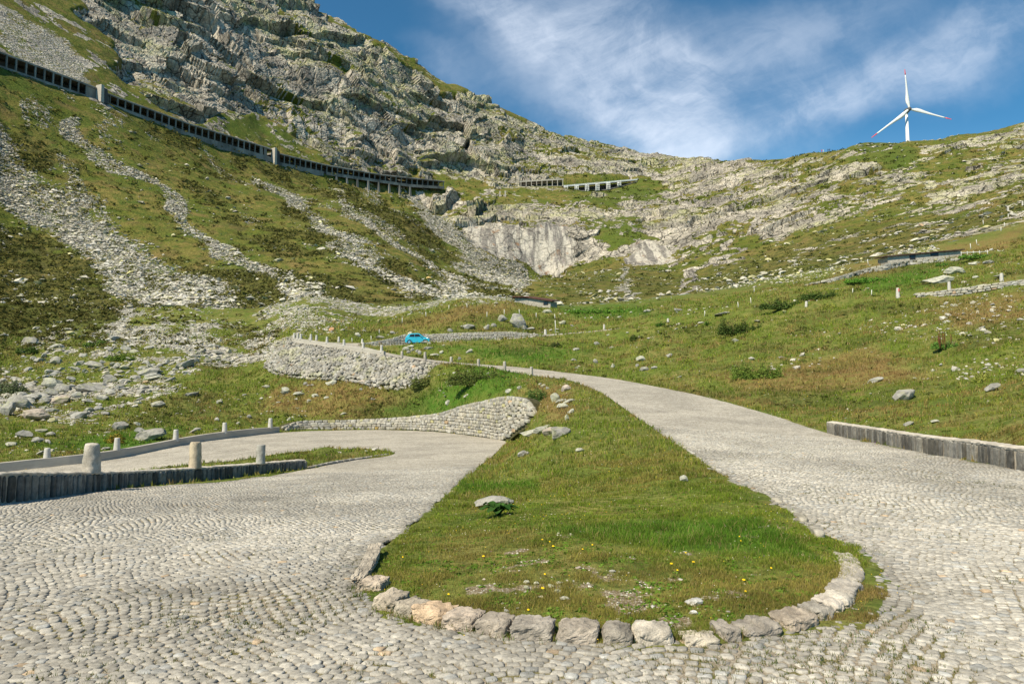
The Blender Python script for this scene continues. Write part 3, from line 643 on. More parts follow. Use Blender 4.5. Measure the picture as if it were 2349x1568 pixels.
    return m
M['mountain'] = terrain_mat('mountain cover', True)
fresh = np.clip(greenpatch+.6*(ln > .2), 0, 1)
r_, c_ = sh
mountain = mk('mountain', Pf.reshape(-1, 3), gridfaces(r_, c_), M['mountain'], smooth=False,
              attrs=dict(rk=rk.ravel(), scree=(scree*(1-.9*rockA)).ravel(), dark=dark.ravel(), slab=(slab*rockA).ravel(), lich=(lich*.8).ravel(), fresh=fresh.ravel()))
sm_ = (ramt.reshape(-1) < .35) | (slab.reshape(-1) > .5)
fi = gridfaces(r_, c_); mountain.data.polygons.foreach_set('use_smooth', sm_[fi[:, 0]])
tag(mountain, 'steep grey granite mountainside with green ledges and scree below a blue sky', 'mountain', kind='structure')

# ---- near ground
Pn = np.stack([Xn, yn, Zn], -1); pn = Pn.reshape(-1, 3)
Un, Vn = proj(Pn); shn = Un.shape
wu2 = Un+fbm(pn*.12, 4, 23).reshape(shn)*30; wv2_ = Vn+fbm(pn*.12+50, 4, 24).reshape(shn)*14
front = (yn > 4)
island_m = inpoly([(890,1235),(1115,1055),(1160,1010),(1225,945),(1290,870),(1380,900),(1640,1075),(1883,1226),(1990,1300),(1950,1400),(1600,1470),(1200,1465),(900,1400),(820,1330)], 6, Un, Vn)
brown = np.maximum.reduce([inpoly(q, 14, wu2, wv2_) for q in
    [[(640,890),(760,870),(950,915),(960,940),(760,965),(620,930)], [(1230,880),(1300,885),(1310,960),(1250,960),(1225,920)], [(860,760),(960,715),(1100,690),(1200,700),(1100,740),(950,760)],
     [(1620,860),(1800,850),(2000,800),(2100,860),(1900,900),(1700,890)], [(2100,720),(2349,660),(2349,740),(2200,760)], [(1900,620),(2349,520),(2349,560),(2000,640)], [(1500,880),(1750,930),(1650,900)]]])
freshn = np.maximum.reduce([inpoly(q, 12, wu2, wv2_) for q in
    [[(800,940),(1000,905),(1060,870),(1200,870),(1080,925),(1000,945),(860,955)], [(1260,700),(1500,705),(1520,735),(1300,725)], [(1050,1095),(1230,1100),(1230,1130),(1060,1130)], [(1200,1200),(1750,1180),(1900,1290),(1500,1250)],
     [(1960,640),(2200,600),(2100,660),(1980,680)], [(1100,840),(1240,850),(1180,880),(1050,870)], [(0,1010),(200,1000),(450,990),(300,1040)], [(1150,790),(1350,800),(1250,830),(950,800)]]])
soil = island_m*sstep(.8*fbm(pn*3.2, 4, 33).reshape(shn)+.75*np.exp(-((Vn-1372)/50)**2)*np.exp(-((Un-1300)/300)**2)+.12, .45, .95)*(yn < 9)
bould = (.12+.9*sstep(fbm(pn*.16, 4, 38).reshape(shn)+.1, -.25, .25))*np.maximum(inpoly([(-900,740),(60,740),(280,760),(420,780),(640,815),(610,838),(460,850),(380,900),(250,950),(130,965),(-900,1010)], 16, wu2, wv2_), 0)
scr_n = np.maximum(bould*.8, leftn := np.maximum(inpoly([(-900,600),(0,600),(600,740),(850,760),(700,775),(640,830),(250,800),(-900,850)], 16, wu2, wv2_)*.30, inpoly([(260,690),(420,680),(660,780),(630,835),(330,825),(230,770)], 14, wu2, wv2_)*.95))
q1 = pn[:, 0]*.5+pn[:, 1]*.86
stn = fbm(np.c_[q1*.12, pn[:, 0]*.03, pn[:, 2]*.03], 4, 37).reshape(shn)
scr_n = np.maximum(scr_n, inpoly([(600,760),(800,745),(1000,690),(1200,690),(1100,650),(600,600)], 10, wu2, wv2_)*.5)
scr_n = np.clip(scr_n*(.15+.95*sstep(stn+.5*fbm(pn*.2, 3, 39).reshape(shn), -.15, .3)), 0, 1)
M['hill'] = terrain_mat('meadow ground', False)
def meadow_mat():
    m, T = newmat('meadow turf'); p = T.pos(); A = lambda k: T.attr(k, 'Fac')
    sc, br, fr, so_, dk = A('scree'), A('brown'), A('fresh'), A('soil'), A('dark')
    nA = T.noise(p, .22, 5, .6); nB = T.noise(p, 1.3, 5, .7); nC = T.noise(p, 9, 4, .7)
    g = T.mix(T.ramp(nA, .40, .62), (.120, .150, .028), (.185, .175, .052))
    g = T.mix(T.ramp(nB, .42, .62), g, (.085, .115, .022))
    bb = T.m('ADD', T.m('MULTIPLY', br, .85), T.m('MULTIPLY', T.ramp(T.noise(p, .5, 5, .65), .52, .66), .55), clamp=True)
    g = T.mix(T.m('MULTIPLY', bb, T.ramp(nB, .3, .62)), g, (.205, .135, .052))
    g = T.mix(T.m('MULTIPLY', fr, T.ramp(nB, .3, .6, .4, 1)), g, (.060, .125, .015))
    g = T.mix(T.m('MULTIPLY', dk, T.ramp(nB, .3, .6, .3, .9)), g, (.062, .066, .020))
    v = T.ramp(nC, .3, .7, .6, 1.3); g = T.mix(1.0, g, T.n('ShaderNodeCombineXYZ', {0: v, 1: v, 2: v}).outputs[0], 'MULTIPLY')
    so2 = T.ramp(T.m('ADD', so_, T.m('MULTIPLY', T.ramp(nC, .2, .8, -.5, .5), .7)), .35, .75)
    peb = T.ramp(T.noise(p, 40, 3, .7), .45, .66)
    sc1 = T.mix(peb, (.16, .115, .075), (.42, .36, .29)); g = T.mix(T.m('MULTIPLY', so2, .85), g, sc1)
    def stones(scale):
        q = T.vmap(p, scale=(1, 1, 1.4)); v = T.n('ShaderNodeTexVoronoi', {'Vector': q, 'Scale': scale}, feature='F1')
        return T.sep(v.outputs['Color']), T.vor(q, scale, 'DISTANCE_TO_EDGE')
    for scl, th in ((3.0, .22), (1.1, .1)):
        cs, e = stones(scl)
        on = T.m('MULTIPLY', T.m('GREATER_THAN', sc, T.m('ADD', T.m('MULTIPLY', cs[0], .85), th)), T.ramp(e, .02, .05))
        k = T.m('MULTIPLY', T.ramp(cs[1], 0, 1, .24, .46), T.ramp(e, .0, .16, .35, 1.0))
        g = T.mix(on, g, T.n('ShaderNodeCombineXYZ', {0: k, 1: T.m('MULTIPLY', k, .94), 2: T.m('MULTIPLY', k, .82)}).outputs[0])
    h = T.m('ADD', T.m('MULTIPLY', nB, 1.0), T.m('MULTIPLY', nC, .35))
    principled(T, g, .95, bump(T, h, .9, .12), .08); return m
M['meadow'] = meadow_mat()
darkn = inpoly([(-900,860),(0,870),(60,890),(100,930),(0,925)], 10, wu2, wv2_)+inpoly([(0,600),(250,640),(280,720),(100,760),(0,740)], 30, wu2, wv2_)*.7
darkn = darkn+inpoly([(-900,560),(160,570),(280,670),(250,780),(0,790),(-900,790)], 20, wu2, wv2_)*.6; scr_n = scr_n*(1-.75*inpoly([(-900,560),(160,570),(280,670),(250,770),(0,770),(-900,770)], 20, wu2, wv2_))
darkn = np.clip(darkn+sstep(fbm(pn*.16, 4, 47).reshape(shn), .25, .6)*.55*(1-island_m), 0, 1)
hill = mk('hillside', pn, gridfaces(*shn), M['meadow'], smooth=True,
          attrs=dict(scree=scr_n.ravel(), brown=(brown*front).ravel(), fresh=(freshn*front).ravel(), soil=(soil*front).ravel(), dark=(darkn*front).ravel()))
tag(hill, 'green and straw coloured alpine meadow around the cobbled hairpins', 'meadow', kind='structure')
print('terrain built')

# ------------------------------------------------------------------ ray casting on what is built
def bvh(P, F4): return BVHTree.FromPolygons(P.tolist(), F4.tolist())
BV = [bvh(pn, gridfaces(*shn)), bvh(Pf.reshape(-1, 3)[:], gridfaces(r_, c_))]
CAMV = Vector((0, 0, CAMZ))
def hit(u, v, fallback=100.):
    p = unproj(u, v, 10.0); d = (Vector(p)-CAMV).normalized(); best = None
    for b in BV:
        h = b.ray_cast(CAMV, d)
        if h[0] is not None and (best is None or h[3] < best[1]): best = (h[0], h[3], h[1])
    if best is None: return np.array(unproj(u, v, fallback)), np.array([0, 0, 1.])
    return np.array(best[0]), np.array(best[2])
def down(x, y, z0=600):
    best = None
    for b in BV:
        h = b.ray_cast(Vector((x, y, z0)), Vector((0, 0, -1)))
        if h[0] is not None and (best is None or h[0].z > best): best = h[0].z
    return best if best is not None else float(Hbase(np.array([x]), np.array([y]))[0])
def px(n, Y): return n*Y/F         # photo pixels to metres at distance Y

# ------------------------------------------------------------------ road surface
def road_mat():
    m, T = newmat('cobbled road'); p = T.pos()
    q = T.n('ShaderNodeVectorMath', {0: p, 1: T.n('ShaderNodeVectorMath', {0: T.noise(p, .7, 3, .5, out=1), 'Scale': .6}, operation='SCALE').outputs[0]}, operation='ADD').outputs[0]
    v = T.n('ShaderNodeTexVoronoi', {'Vector': q, 'Scale': 8.0}, feature='F1'); e = T.vor(q, 8.0, 'DISTANCE_TO_EDGE'); cs = T.sep(v.outputs['Color'])
    big = T.noise(p, .35, 5, .6); mid = T.noise(p, 2.4, 4, .6)
    k = T.m('MULTIPLY', T.ramp(cs[0], 0, 1, .84, 1.12), T.ramp(big, .35, .65, .84, 1.08)); k = T.m('MULTIPLY', k, T.ramp(mid, .3, .7, .9, 1.07))
    colr = T.mix(T.ramp(e, .03, .11), (.29, .25, .19), (.465, .43, .37))
    colr = T.mix(1.0, colr, T.n('ShaderNodeCombineXYZ', {0: k, 1: k, 2: k}).outputs[0], 'MULTIPLY')
    principled(T, colr, .85, bump(T, T.m('ADD', T.ramp(e, 0, .2), T.m('MULTIPLY', cs[1], .5)), .8, .015), .2); return m
M['road'] = road_mat()
def bed_mat():
    m, T = newmat('joint sand and moss'); p = T.pos()
    n = T.noise(p, 3.5, 5, .65); f = T.noise(p, 60, 3, .7)
    c1 = T.mix(T.ramp(f, .35, .65), (.20, .165, .12), (.38, .33, .26)); c1 = T.mix(T.m('MULTIPLY', T.ramp(n, .48, .6), .85), c1, T.mix(T.ramp(f, .4, .6), (.10, .10, .028), (.17, .145, .05)))
    principled(T, c1, .95, bump(T, f, .8, .01), .1); return m
M['bed'] = bed_mat()
def rib_faces(R): return gridfaces(R.shape[0], R.shape[1])
def clean_z(R, dz=0.0):
    P = R.reshape(-1, 3).copy(); d, z, i_ = road_at(P[:, 0], P[:, 1]); ing = z > -90; P[:, 2] = np.where(ing & (P[:, 1] < 110) & (P[:, 0] < 100), z, P[:, 2])+dz; return P
COB_FAR = 30.0
for nm, R, lab in (('lower_road', RA, 'pale cobbled road curving below the stone retaining wall'), ('road', RB, 'cobbled road sweeping round the grass island and up to the right')):
    R2 = ribbon(roadA_o, roadA_i, 24, 40) if R is RA else ribbon(roadB_i, roadB_o, 24, 60)
    P = clean_z(R2); Pq = P.reshape(R2.shape); F4 = rib_faces(R2)
    dd = np.hypot(P[:, 0], P[:, 1]); near = (dd[F4].max(1) < COB_FAR)
    z = P.copy(); z[:, 2] -= np.where(dd < COB_FAR+1.2, .011*sstep(-dd, -(COB_FAR+1), -(COB_FAR-1)), 0)
    z[:, 2] += fbm(z*np.array([1, 1, 0])*.9, 2, 12)*.012
    o = mk(nm, z, F4, smooth=True, mats=[M['road'], M['bed']], midx=near.astype(int))
    tag(o, lab, 'road', kind='structure')
    if nm == 'road': RB_fine = R2
# ---- individual cobbles in curved rows, part of the road mesh
def cobbles(xs0, xs1, ys0, ys1, dmin, dmax, lod):
    L, Wd = .090, .074
    rows = np.arange(int(ys0/Wd)-20, int(ys1/Wd)+20); cols_ = np.arange(int(xs0/L), int(xs1/L)+1)
    a, k = np.meshgrid(cols_, rows); a = a.ravel().astype(float); k = k.ravel().astype(float)
    x = (a+.5*(k % 2)+(RNG.random(a.size)-.5)*.22)*L
    x0 = x+.4*np.sin(k*Wd*.5); gz = np.c_[x, k*Wd, x*0]; x = x+fbm(gz*.7, 2, 91)*.10; x0 = x0+fbm(gz*.25, 2, 92)*1.2
    per = 1.7; ph = (x0/per) % 1.0
    arc = .24*np.abs(np.sin(math.pi*ph)); sl = .24*math.pi/per*np.cos(math.pi*ph)
    wx = .5*np.sin(x*.35+1.0)+fbm(gz*.6, 3, 93)*.16
    y = k*Wd+arc+wx+(RNG.random(a.size)-.5)*.30*Wd; sl = sl+.175*np.cos(x*.35+1)
    ang = np.arctan(sl)
    d = np.hypot(x, y); U, V = proj(np.c_[x, y, np.full(x.size, .05)])
    m = (d >= dmin) & (d < dmax) & (y > 2.2) & (U > -500) & (U < 2900) & (V < 1750)
    x, y, ang, d = x[m], y[m], ang[m], d[m]
    dd, z, ins = road_at(x, y); m = road_sd(x, y)+.10*fbm(np.c_[x, y, x*0]*1.7, 3, 94) < -.06
    # ragged edges towards the grass
    x, y, ang, z, ins = x[m], y[m], ang[m], z[m], ins[m]
    n = len(x); 
    hx = L*.5*RNG.uniform(.84, 1.2, n)/np.cos(ang)**.5*1.0; hy = Wd*.5*RNG.uniform(.84, 1.14, n)
    miss = RNG.random(n) < .004
    nang = 8 if lod == 0 else 6
    th = np.arange(nang)/nang*2*math.pi+math.pi/nang
    ex = 4.2; cx_ = np.sign(np.cos(th))*np.abs(np.cos(th))**(2/ex); cy_ = np.sign(np.sin(th))*np.abs(np.sin(th))**(2/ex)
    rings = [(1.0, -.03), (.99, -.008), (.93, -.001), (.6, .002)] if lod == 0 else [(1.0, -.02), (.93, .001)]
    jit = RNG.uniform(.80, 1.08, (n, nang))
    tx, ty = RNG.normal(0, .035, n), RNG.normal(0, .035, n); hz = RNG.normal(0, .0035, n)+fbm(np.c_[x, y, x*0]*.9, 2, 12)*.012
    ca, sa = np.cos(ang), np.sin(ang); V_ = []
    for (s, dz) in rings:
        lx = cx_[None]*hx[:, None]*s*jit; ly = cy_[None]*hy[:, None]*s*jit
        zz = z[:, None]+dz+hz[:, None]+(tx[:, None]*lx+ty[:, None]*ly)+(RNG.normal(0, .0022, (n, nang)) if lod == 0 else 0)
        V_.append(np.stack([x[:, None]+lx*ca[:, None]-ly*sa[:, None], y[:, None]+lx*sa[:, None]+ly*ca[:, None], zz], -1))
    top = np.stack([x, y, z+(.0035 if lod == 0 else .003)+hz], -1)[:, None]
    V_ = np.concatenate(V_+[top], 1); per_ = V_.shape[1]; base = (np.arange(n)*per_)[:, None, None]
    Q = []; kk = np.arange(nang); nr = len(rings)
    for r in range(nr-1): Q.append(np.stack([r*nang+kk, r*nang+(kk+1) % nang, (r+1)*nang+(kk+1) % nang, (r+1)*nang+kk], -1))
    Q = (np.concatenate(Q)[None]+base).reshape(-1, 4)
    Tt = (np.stack([(nr-1)*nang+kk, (nr-1)*nang+(kk+1) % nang, np.full(nang, nr*nang)], -1)[None]+base).reshape(-1, 3)
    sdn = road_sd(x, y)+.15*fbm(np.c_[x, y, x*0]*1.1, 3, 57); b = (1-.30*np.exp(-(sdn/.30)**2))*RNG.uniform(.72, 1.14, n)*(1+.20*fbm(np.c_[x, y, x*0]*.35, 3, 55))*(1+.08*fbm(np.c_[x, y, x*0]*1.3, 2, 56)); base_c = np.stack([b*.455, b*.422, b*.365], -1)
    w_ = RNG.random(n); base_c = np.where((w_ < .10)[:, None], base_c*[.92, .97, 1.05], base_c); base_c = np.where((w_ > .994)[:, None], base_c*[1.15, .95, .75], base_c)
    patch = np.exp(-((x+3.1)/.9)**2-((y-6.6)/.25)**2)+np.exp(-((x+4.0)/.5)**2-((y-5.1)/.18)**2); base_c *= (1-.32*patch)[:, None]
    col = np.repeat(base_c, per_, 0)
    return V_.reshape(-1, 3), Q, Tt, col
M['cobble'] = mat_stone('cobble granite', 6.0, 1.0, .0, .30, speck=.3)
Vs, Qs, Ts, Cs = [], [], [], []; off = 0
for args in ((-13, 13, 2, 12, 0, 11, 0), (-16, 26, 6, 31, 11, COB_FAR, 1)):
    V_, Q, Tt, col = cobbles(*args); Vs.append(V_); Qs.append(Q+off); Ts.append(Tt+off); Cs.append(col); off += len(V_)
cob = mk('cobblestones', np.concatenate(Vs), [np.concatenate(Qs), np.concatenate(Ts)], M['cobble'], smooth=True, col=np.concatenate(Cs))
tag(cob, 'worn pale granite cobbles laid in curved rows across the near road', 'cobblestones', kind='stuff')
print('cobbles', off)
# ------------------------------------------------------------------ stone shapes
import bmesh
def ico(sub):
    bm = bmesh.new(); bmesh.ops.create_icosphere(bm, subdivisions=sub, radius=1)
    V = np.array([v.co[:] for v in bm.verts]); Fc = np.array([[v.index for v in f.verts] for f in bm.faces]); bm.free(); return V, Fc
def rock_shape(sub, seed, cuts=9, rough=.05):
    rg_ = np.random.default_rng(seed); V, Fc = ico(sub); V = V.copy()
    for _ in range(cuts):
        n = rg_.normal(size=3); n[2] *= .7; n /= np.linalg.norm(n); d = rg_.uniform(.45, .85); s = V@n-d; V -= np.maximum(s, 0)[:, None]*n
    if rough: V = V*(1+rough*fbm(V*2.5+seed, 3, seed))[:, None]
    V /= np.abs(V).max(0); return V, Fc
ROCK = {k: [rock_shape(k, 50+i, 7 if k < 2 else 11, 0 if k < 2 else .07) for i in range(10)] for k in (1, 2, 4)}
def cube_shape(n, ex=5.0, seed=0, rough=.05):
    """rounded block: n x n x n surface grid"""
    g = np.linspace(-1, 1, n+1); idx = {}; V = []; Fc = []
    def vid(i, j, k):
        if (i, j, k) not in idx: idx[(i, j, k)] = len(V); V.append((g[i], g[j], g[k]))
        return idx[(i, j, k)]
    for a in range(n):
        for b in range(n):
            Fc += [(vid(a,b,0),vid(a,b+1,0),vid(a+1,b+1,0),vid(a+1,b,0)), (vid(a,b,n),vid(a+1,b,n),vid(a+1,b+1,n),vid(a,b+1,n)),
                   (vid(a,0,b),vid(a+1,0,b),vid(a+1,0,b+1),vid(a,0,b+1)), (vid(a,n,b),vid(a,n,b+1),vid(a+1,n,b+1),vid(a+1,n,b)),
                   (vid(0,a,b),vid(0,a,b+1),vid(0,a+1,b+1),vid(0,a+1,b)), (vid(n,a,b),vid(n,a+1,b),vid(n,a+1,b+1),vid(n,a,b+1))]
    V = np.array(V, float); L = (np.abs(V)**ex).sum(1)**(1/ex); V = V/L[:, None]
    if rough: V = V*(1+rough*fbm(V*1.6+seed*7.1, 4, seed+3))[:, None]
    return V, np.array(Fc)
BLK = [cube_shape(3, 6.0, i, .10) for i in range(12)]
BLKF = [cube_shape(2, 6.0, i, .08) for i in range(8)]
def inst(shapes, pos, scale, rz, tilt=None, pick=None, rgn=None):
    """numpy copies of shapes; returns vertices, faces and per-vertex source index"""
    n = len(pos); pick = RNG.integers(0, len(shapes), n) if pick is None else pick; Vs, Fs, Ix = [], [], []; off = 0
    for s in range(len(shapes)):
        I = np.where(pick == s)[0]
        if not len(I): continue
        V, Fc = shapes[s]; q = V[None]*scale[I][:, None]
        if tilt is not None:
            a, b = tilt[I, 0][:, None], tilt[I, 1][:, None]
            q = np.stack([q[..., 0]*np.cos(b)+q[..., 2]*np.sin(b), q[..., 1], -q[..., 0]*np.sin(b)+q[..., 2]*np.cos(b)], -1)
            q = np.stack([q[..., 0], q[..., 1]*np.cos(a)-q[..., 2]*np.sin(a), q[..., 1]*np.sin(a)+q[..., 2]*np.cos(a)], -1)
        ca, sa = np.cos(rz[I])[:, None], np.sin(rz[I])[:, None]
        q = np.stack([q[..., 0]*ca-q[..., 1]*sa, q[..., 0]*sa+q[..., 1]*ca, q[..., 2]], -1)+pos[I][:, None]
        Vs.append(q.reshape(-1, 3)); Fs.append((Fc[None]+(np.arange(len(I))*len(V))[:, None, None]+off).reshape(-1, Fc.shape[1])); Ix.append(np.repeat(I, len(V))); off += len(I)*len(V)
    return np.concatenate(Vs), np.concatenate(Fs), np.concatenate(Ix)
def stonecol(n, lo=.26, hi=.44, warm=.08, orange=.01, lich=0.0):
    b = RNG.uniform(lo, hi, n); w = RNG.uniform(-.02, warm, n)
    C = np.stack([b*(1.02+w), b*(.965+w*.35), b*(.86-w*.9)], -1)
    o = RNG.random(n) < orange; C[o] = C[o]*[1.12, .86, .66]
    l = RNG.random(n) < lich; C[l] = C[l]*[1.03, 1.03, .66]; return C
# ------------------------------------------------------------------ polyline ribbons
def resamp(P, step):
    P = np.array(P, float); d = np.r_[0, np.cumsum(np.linalg.norm(np.diff(P, axis=0), axis=1))]; n = max(2, int(d[-1]/step)+1); s = np.linspace(0, d[-1], n)
    return np.stack([np.interp(s, d, P[:, k]) for k in range(P.shape[1])], -1), s
def side(P):
    d = np.gradient(P[:, :2], axis=0); d /= np.linalg.norm(d, axis=1)[:, None]+1e-9; return d, np.c_[-d[:, 1], d[:, 0]]
def loft(name, secs, mat, parent=None, smooth=False, close=True, cap=True):
    """secs: (n, m, 3) rings of m points along n stations"""
    n, m = secs.shape[:2]; i = np.arange(n*m).reshape(n, m); Q = []
    for k in range(m if close else m-1): Q.append(np.stack([i[:-1, k], i[1:, k], i[1:, (k+1) % m], i[:-1, (k+1) % m]], -1))
    Fs = [np.concatenate(Q)]
    if cap and close:
        if m == 4: Fs[0] = np.concatenate([Fs[0], [i[0]], [i[-1][::-1]]])
        else: Fs.append(np.array([i[0], i[-1][::-1]]))
    return mk(name, secs.reshape(-1, 3), Fs, mat, parent, smooth)
def bar(name, P, wid, h, mat, parent=None, off=0.0, z0=0.0, rough=0.0, bev=.03):
    """a bar of width wid (towards the left of the direction) and height h on a path"""
    d, s = side(P); up = np.array([0, 0, 1.]); a = np.c_[s, np.zeros(len(P))]
    b = min(bev, h*.3, wid*.3)
    prof = [(0, 0), (0, h-b), (b, h), (wid-b, h), (wid, h-b), (wid, 0)]
    S_ = np.stack([P+a*(x+off)+up*(z+z0) for x, z in prof], 1)
    if rough: S_[:, 1:5] += (fbm(S_[:, 1:5].reshape(-1, 3)*3, 3, 5)*rough).reshape(len(P), 4, 1)*np.array([1, 1, 1])
    return loft(name, S_, mat, parent)
def stone_wall(name, base, top, course, lens, thick, label, cat, mat=None, jitter=.12, step=.25, back=True, lo=.30, hi=.46, orange=.015, group=None, facing=1, core=None, lean=True, slabs=False, depthj=.05):
    """dry laid or mortared wall: every course of blocks over a recessed core; base and top are matching polylines"""
    n0 = max(60, int(len(base)*10)); bb = np.array(base, float); tt_ = np.array(top, float)
    d0 = np.r_[0, np.cumsum(np.linalg.norm(np.diff(bb, axis=0), axis=1))]; L = d0[-1]; n = int(L/step)+2; s = np.linspace(0, L, n)
    B = np.stack([np.interp(s, d0, bb[:, k]) for k in range(3)], -1); Tp = np.stack([np.interp(s, d0, tt_[:, k]) for k in range(3)], -1)
    d, sd = side(B); sd = sd*facing                                           # sd points away from the viewer, into the hill
    root = empty(name, tuple(B[0])); tag(root, label, cat, group)
    o0 = B[0]
    r = .07
    inn = np.c_[sd*r, np.zeros(n)]; bk = np.c_[sd*thick, np.zeros(n)]
    S_ = np.stack([B+inn-[0, 0, .3], Tp+inn-[0, 0, .06], Tp+bk-[0, 0, .06], B+bk-[0, 0, .3]], 1)-o0
    loft('core', S_, core or M['bed'], root)
    pos, sc, rz, tl = [], [], [], []
    H = Tp[:, 2]-B[:, 2]; hmax = H.max(); z = 0.0
    while z < hmax:
        ch = course*RNG.uniform(1-jitter, 1+jitter); x = RNG.uniform(-lens[1], 0)
        while x < L:
            l = RNG.uniform(*lens); xm = x+l/2; x += l
            if xm > L or xm < 0: continue
            h_ = np.interp(xm, s, H)
            if z+ch*1.12 > h_: continue
            f = min(1, (z+ch/2)/max(h_, .05)); k = np.array([np.interp(xm, s, B[:, q]) for q in range(3)]); kt = np.array([np.interp(xm, s, Tp[:, q]) for q in range(3)])
            p = k+(kt-k)*np.array([f, f, 0]); dd_ = np.array([np.interp(xm, s, d[:, q]) for q in range(2)]); nn_ = np.array([-dd_[1], dd_[0]])*facing
            p[:2] += nn_*(.11+RNG.uniform(-.5, .5)*depthj); p[2] = k[2]+z+ch/2+RNG.uniform(-.02, .02)
            pos.append(p-o0); sc.append((l/2*RNG.uniform(.93, 1.0), .17, ch/2*RNG.uniform(.92, 1.0))); rz.append(math.atan2(dd_[1], dd_[0])+RNG.normal(0, .03)); tl.append((RNG.normal(0, .03), RNG.normal(0, .035)))
        z += ch
    for rowk in (0, 1):                                                       # two courses follow the sloping top
        x = RNG.uniform(-lens[1], 0)
        while x < L:
            l = RNG.uniform(*lens); xm = x+l/2; x += l
            if xm > L or xm < 0: continue
            h_ = np.interp(xm, s, H); ch = min(course*1.05, h_*.9); z_ = h_-ch*(.5+.92*rowk)
            if z_ < -.05: continue
            f = np.clip(z_/max(h_, .05), 0, 1); k = np.array([np.interp(xm, s, B[:, q]) for q in range(3)]); kt = np.array([np.interp(xm, s, Tp[:, q]) for q in range(3)])
            p = k+(kt-k)*np.array([f, f, 0]); dd_ = np.array([np.interp(xm, s, d[:, q]) for q in range(2)]); nn_ = np.array([-dd_[1], dd_[0]])*facing
            e0 = np.array([np.interp(xm-.2, s, Tp[:, q]) for q in range(3)]); e1 = np.array([np.interp(xm+.2, s, Tp[:, q]) for q in range(3)]); sl_ = math.atan2(e1[2]-e0[2], np.linalg.norm((e1-e0)[:2])+1e-6)
            p[:2] += nn_*(.10+RNG.uniform(-.5, .5)*depthj); p[2] = k[2]+z_+RNG.uniform(-.02, .02)
            pos.append(p-o0); sc.append((l/2*RNG.uniform(.93, 1.0), .17, ch/2*RNG.uniform(.9, 1.0))); rz.append(math.atan2(dd_[1], dd_[0])+RNG.normal(0, .03)); tl.append((RNG.normal(0, .03), -sl_+RNG.normal(0, .03)))
    pos, sc, rz, tl = map(np.array, (pos, sc, rz, tl))
    V, Fq, ix = inst(BLK if L*F/max(5, B[:, 1].mean()) > 0 and B[:, 1].mean() < 75 else BLKF, pos, sc, rz, tl)
    C = stonecol(len(pos), lo, hi, .07, orange, .03)
    mk('stones', V, Fq, mat or M['wall'], root, smooth=False, col=C[ix])
    return root
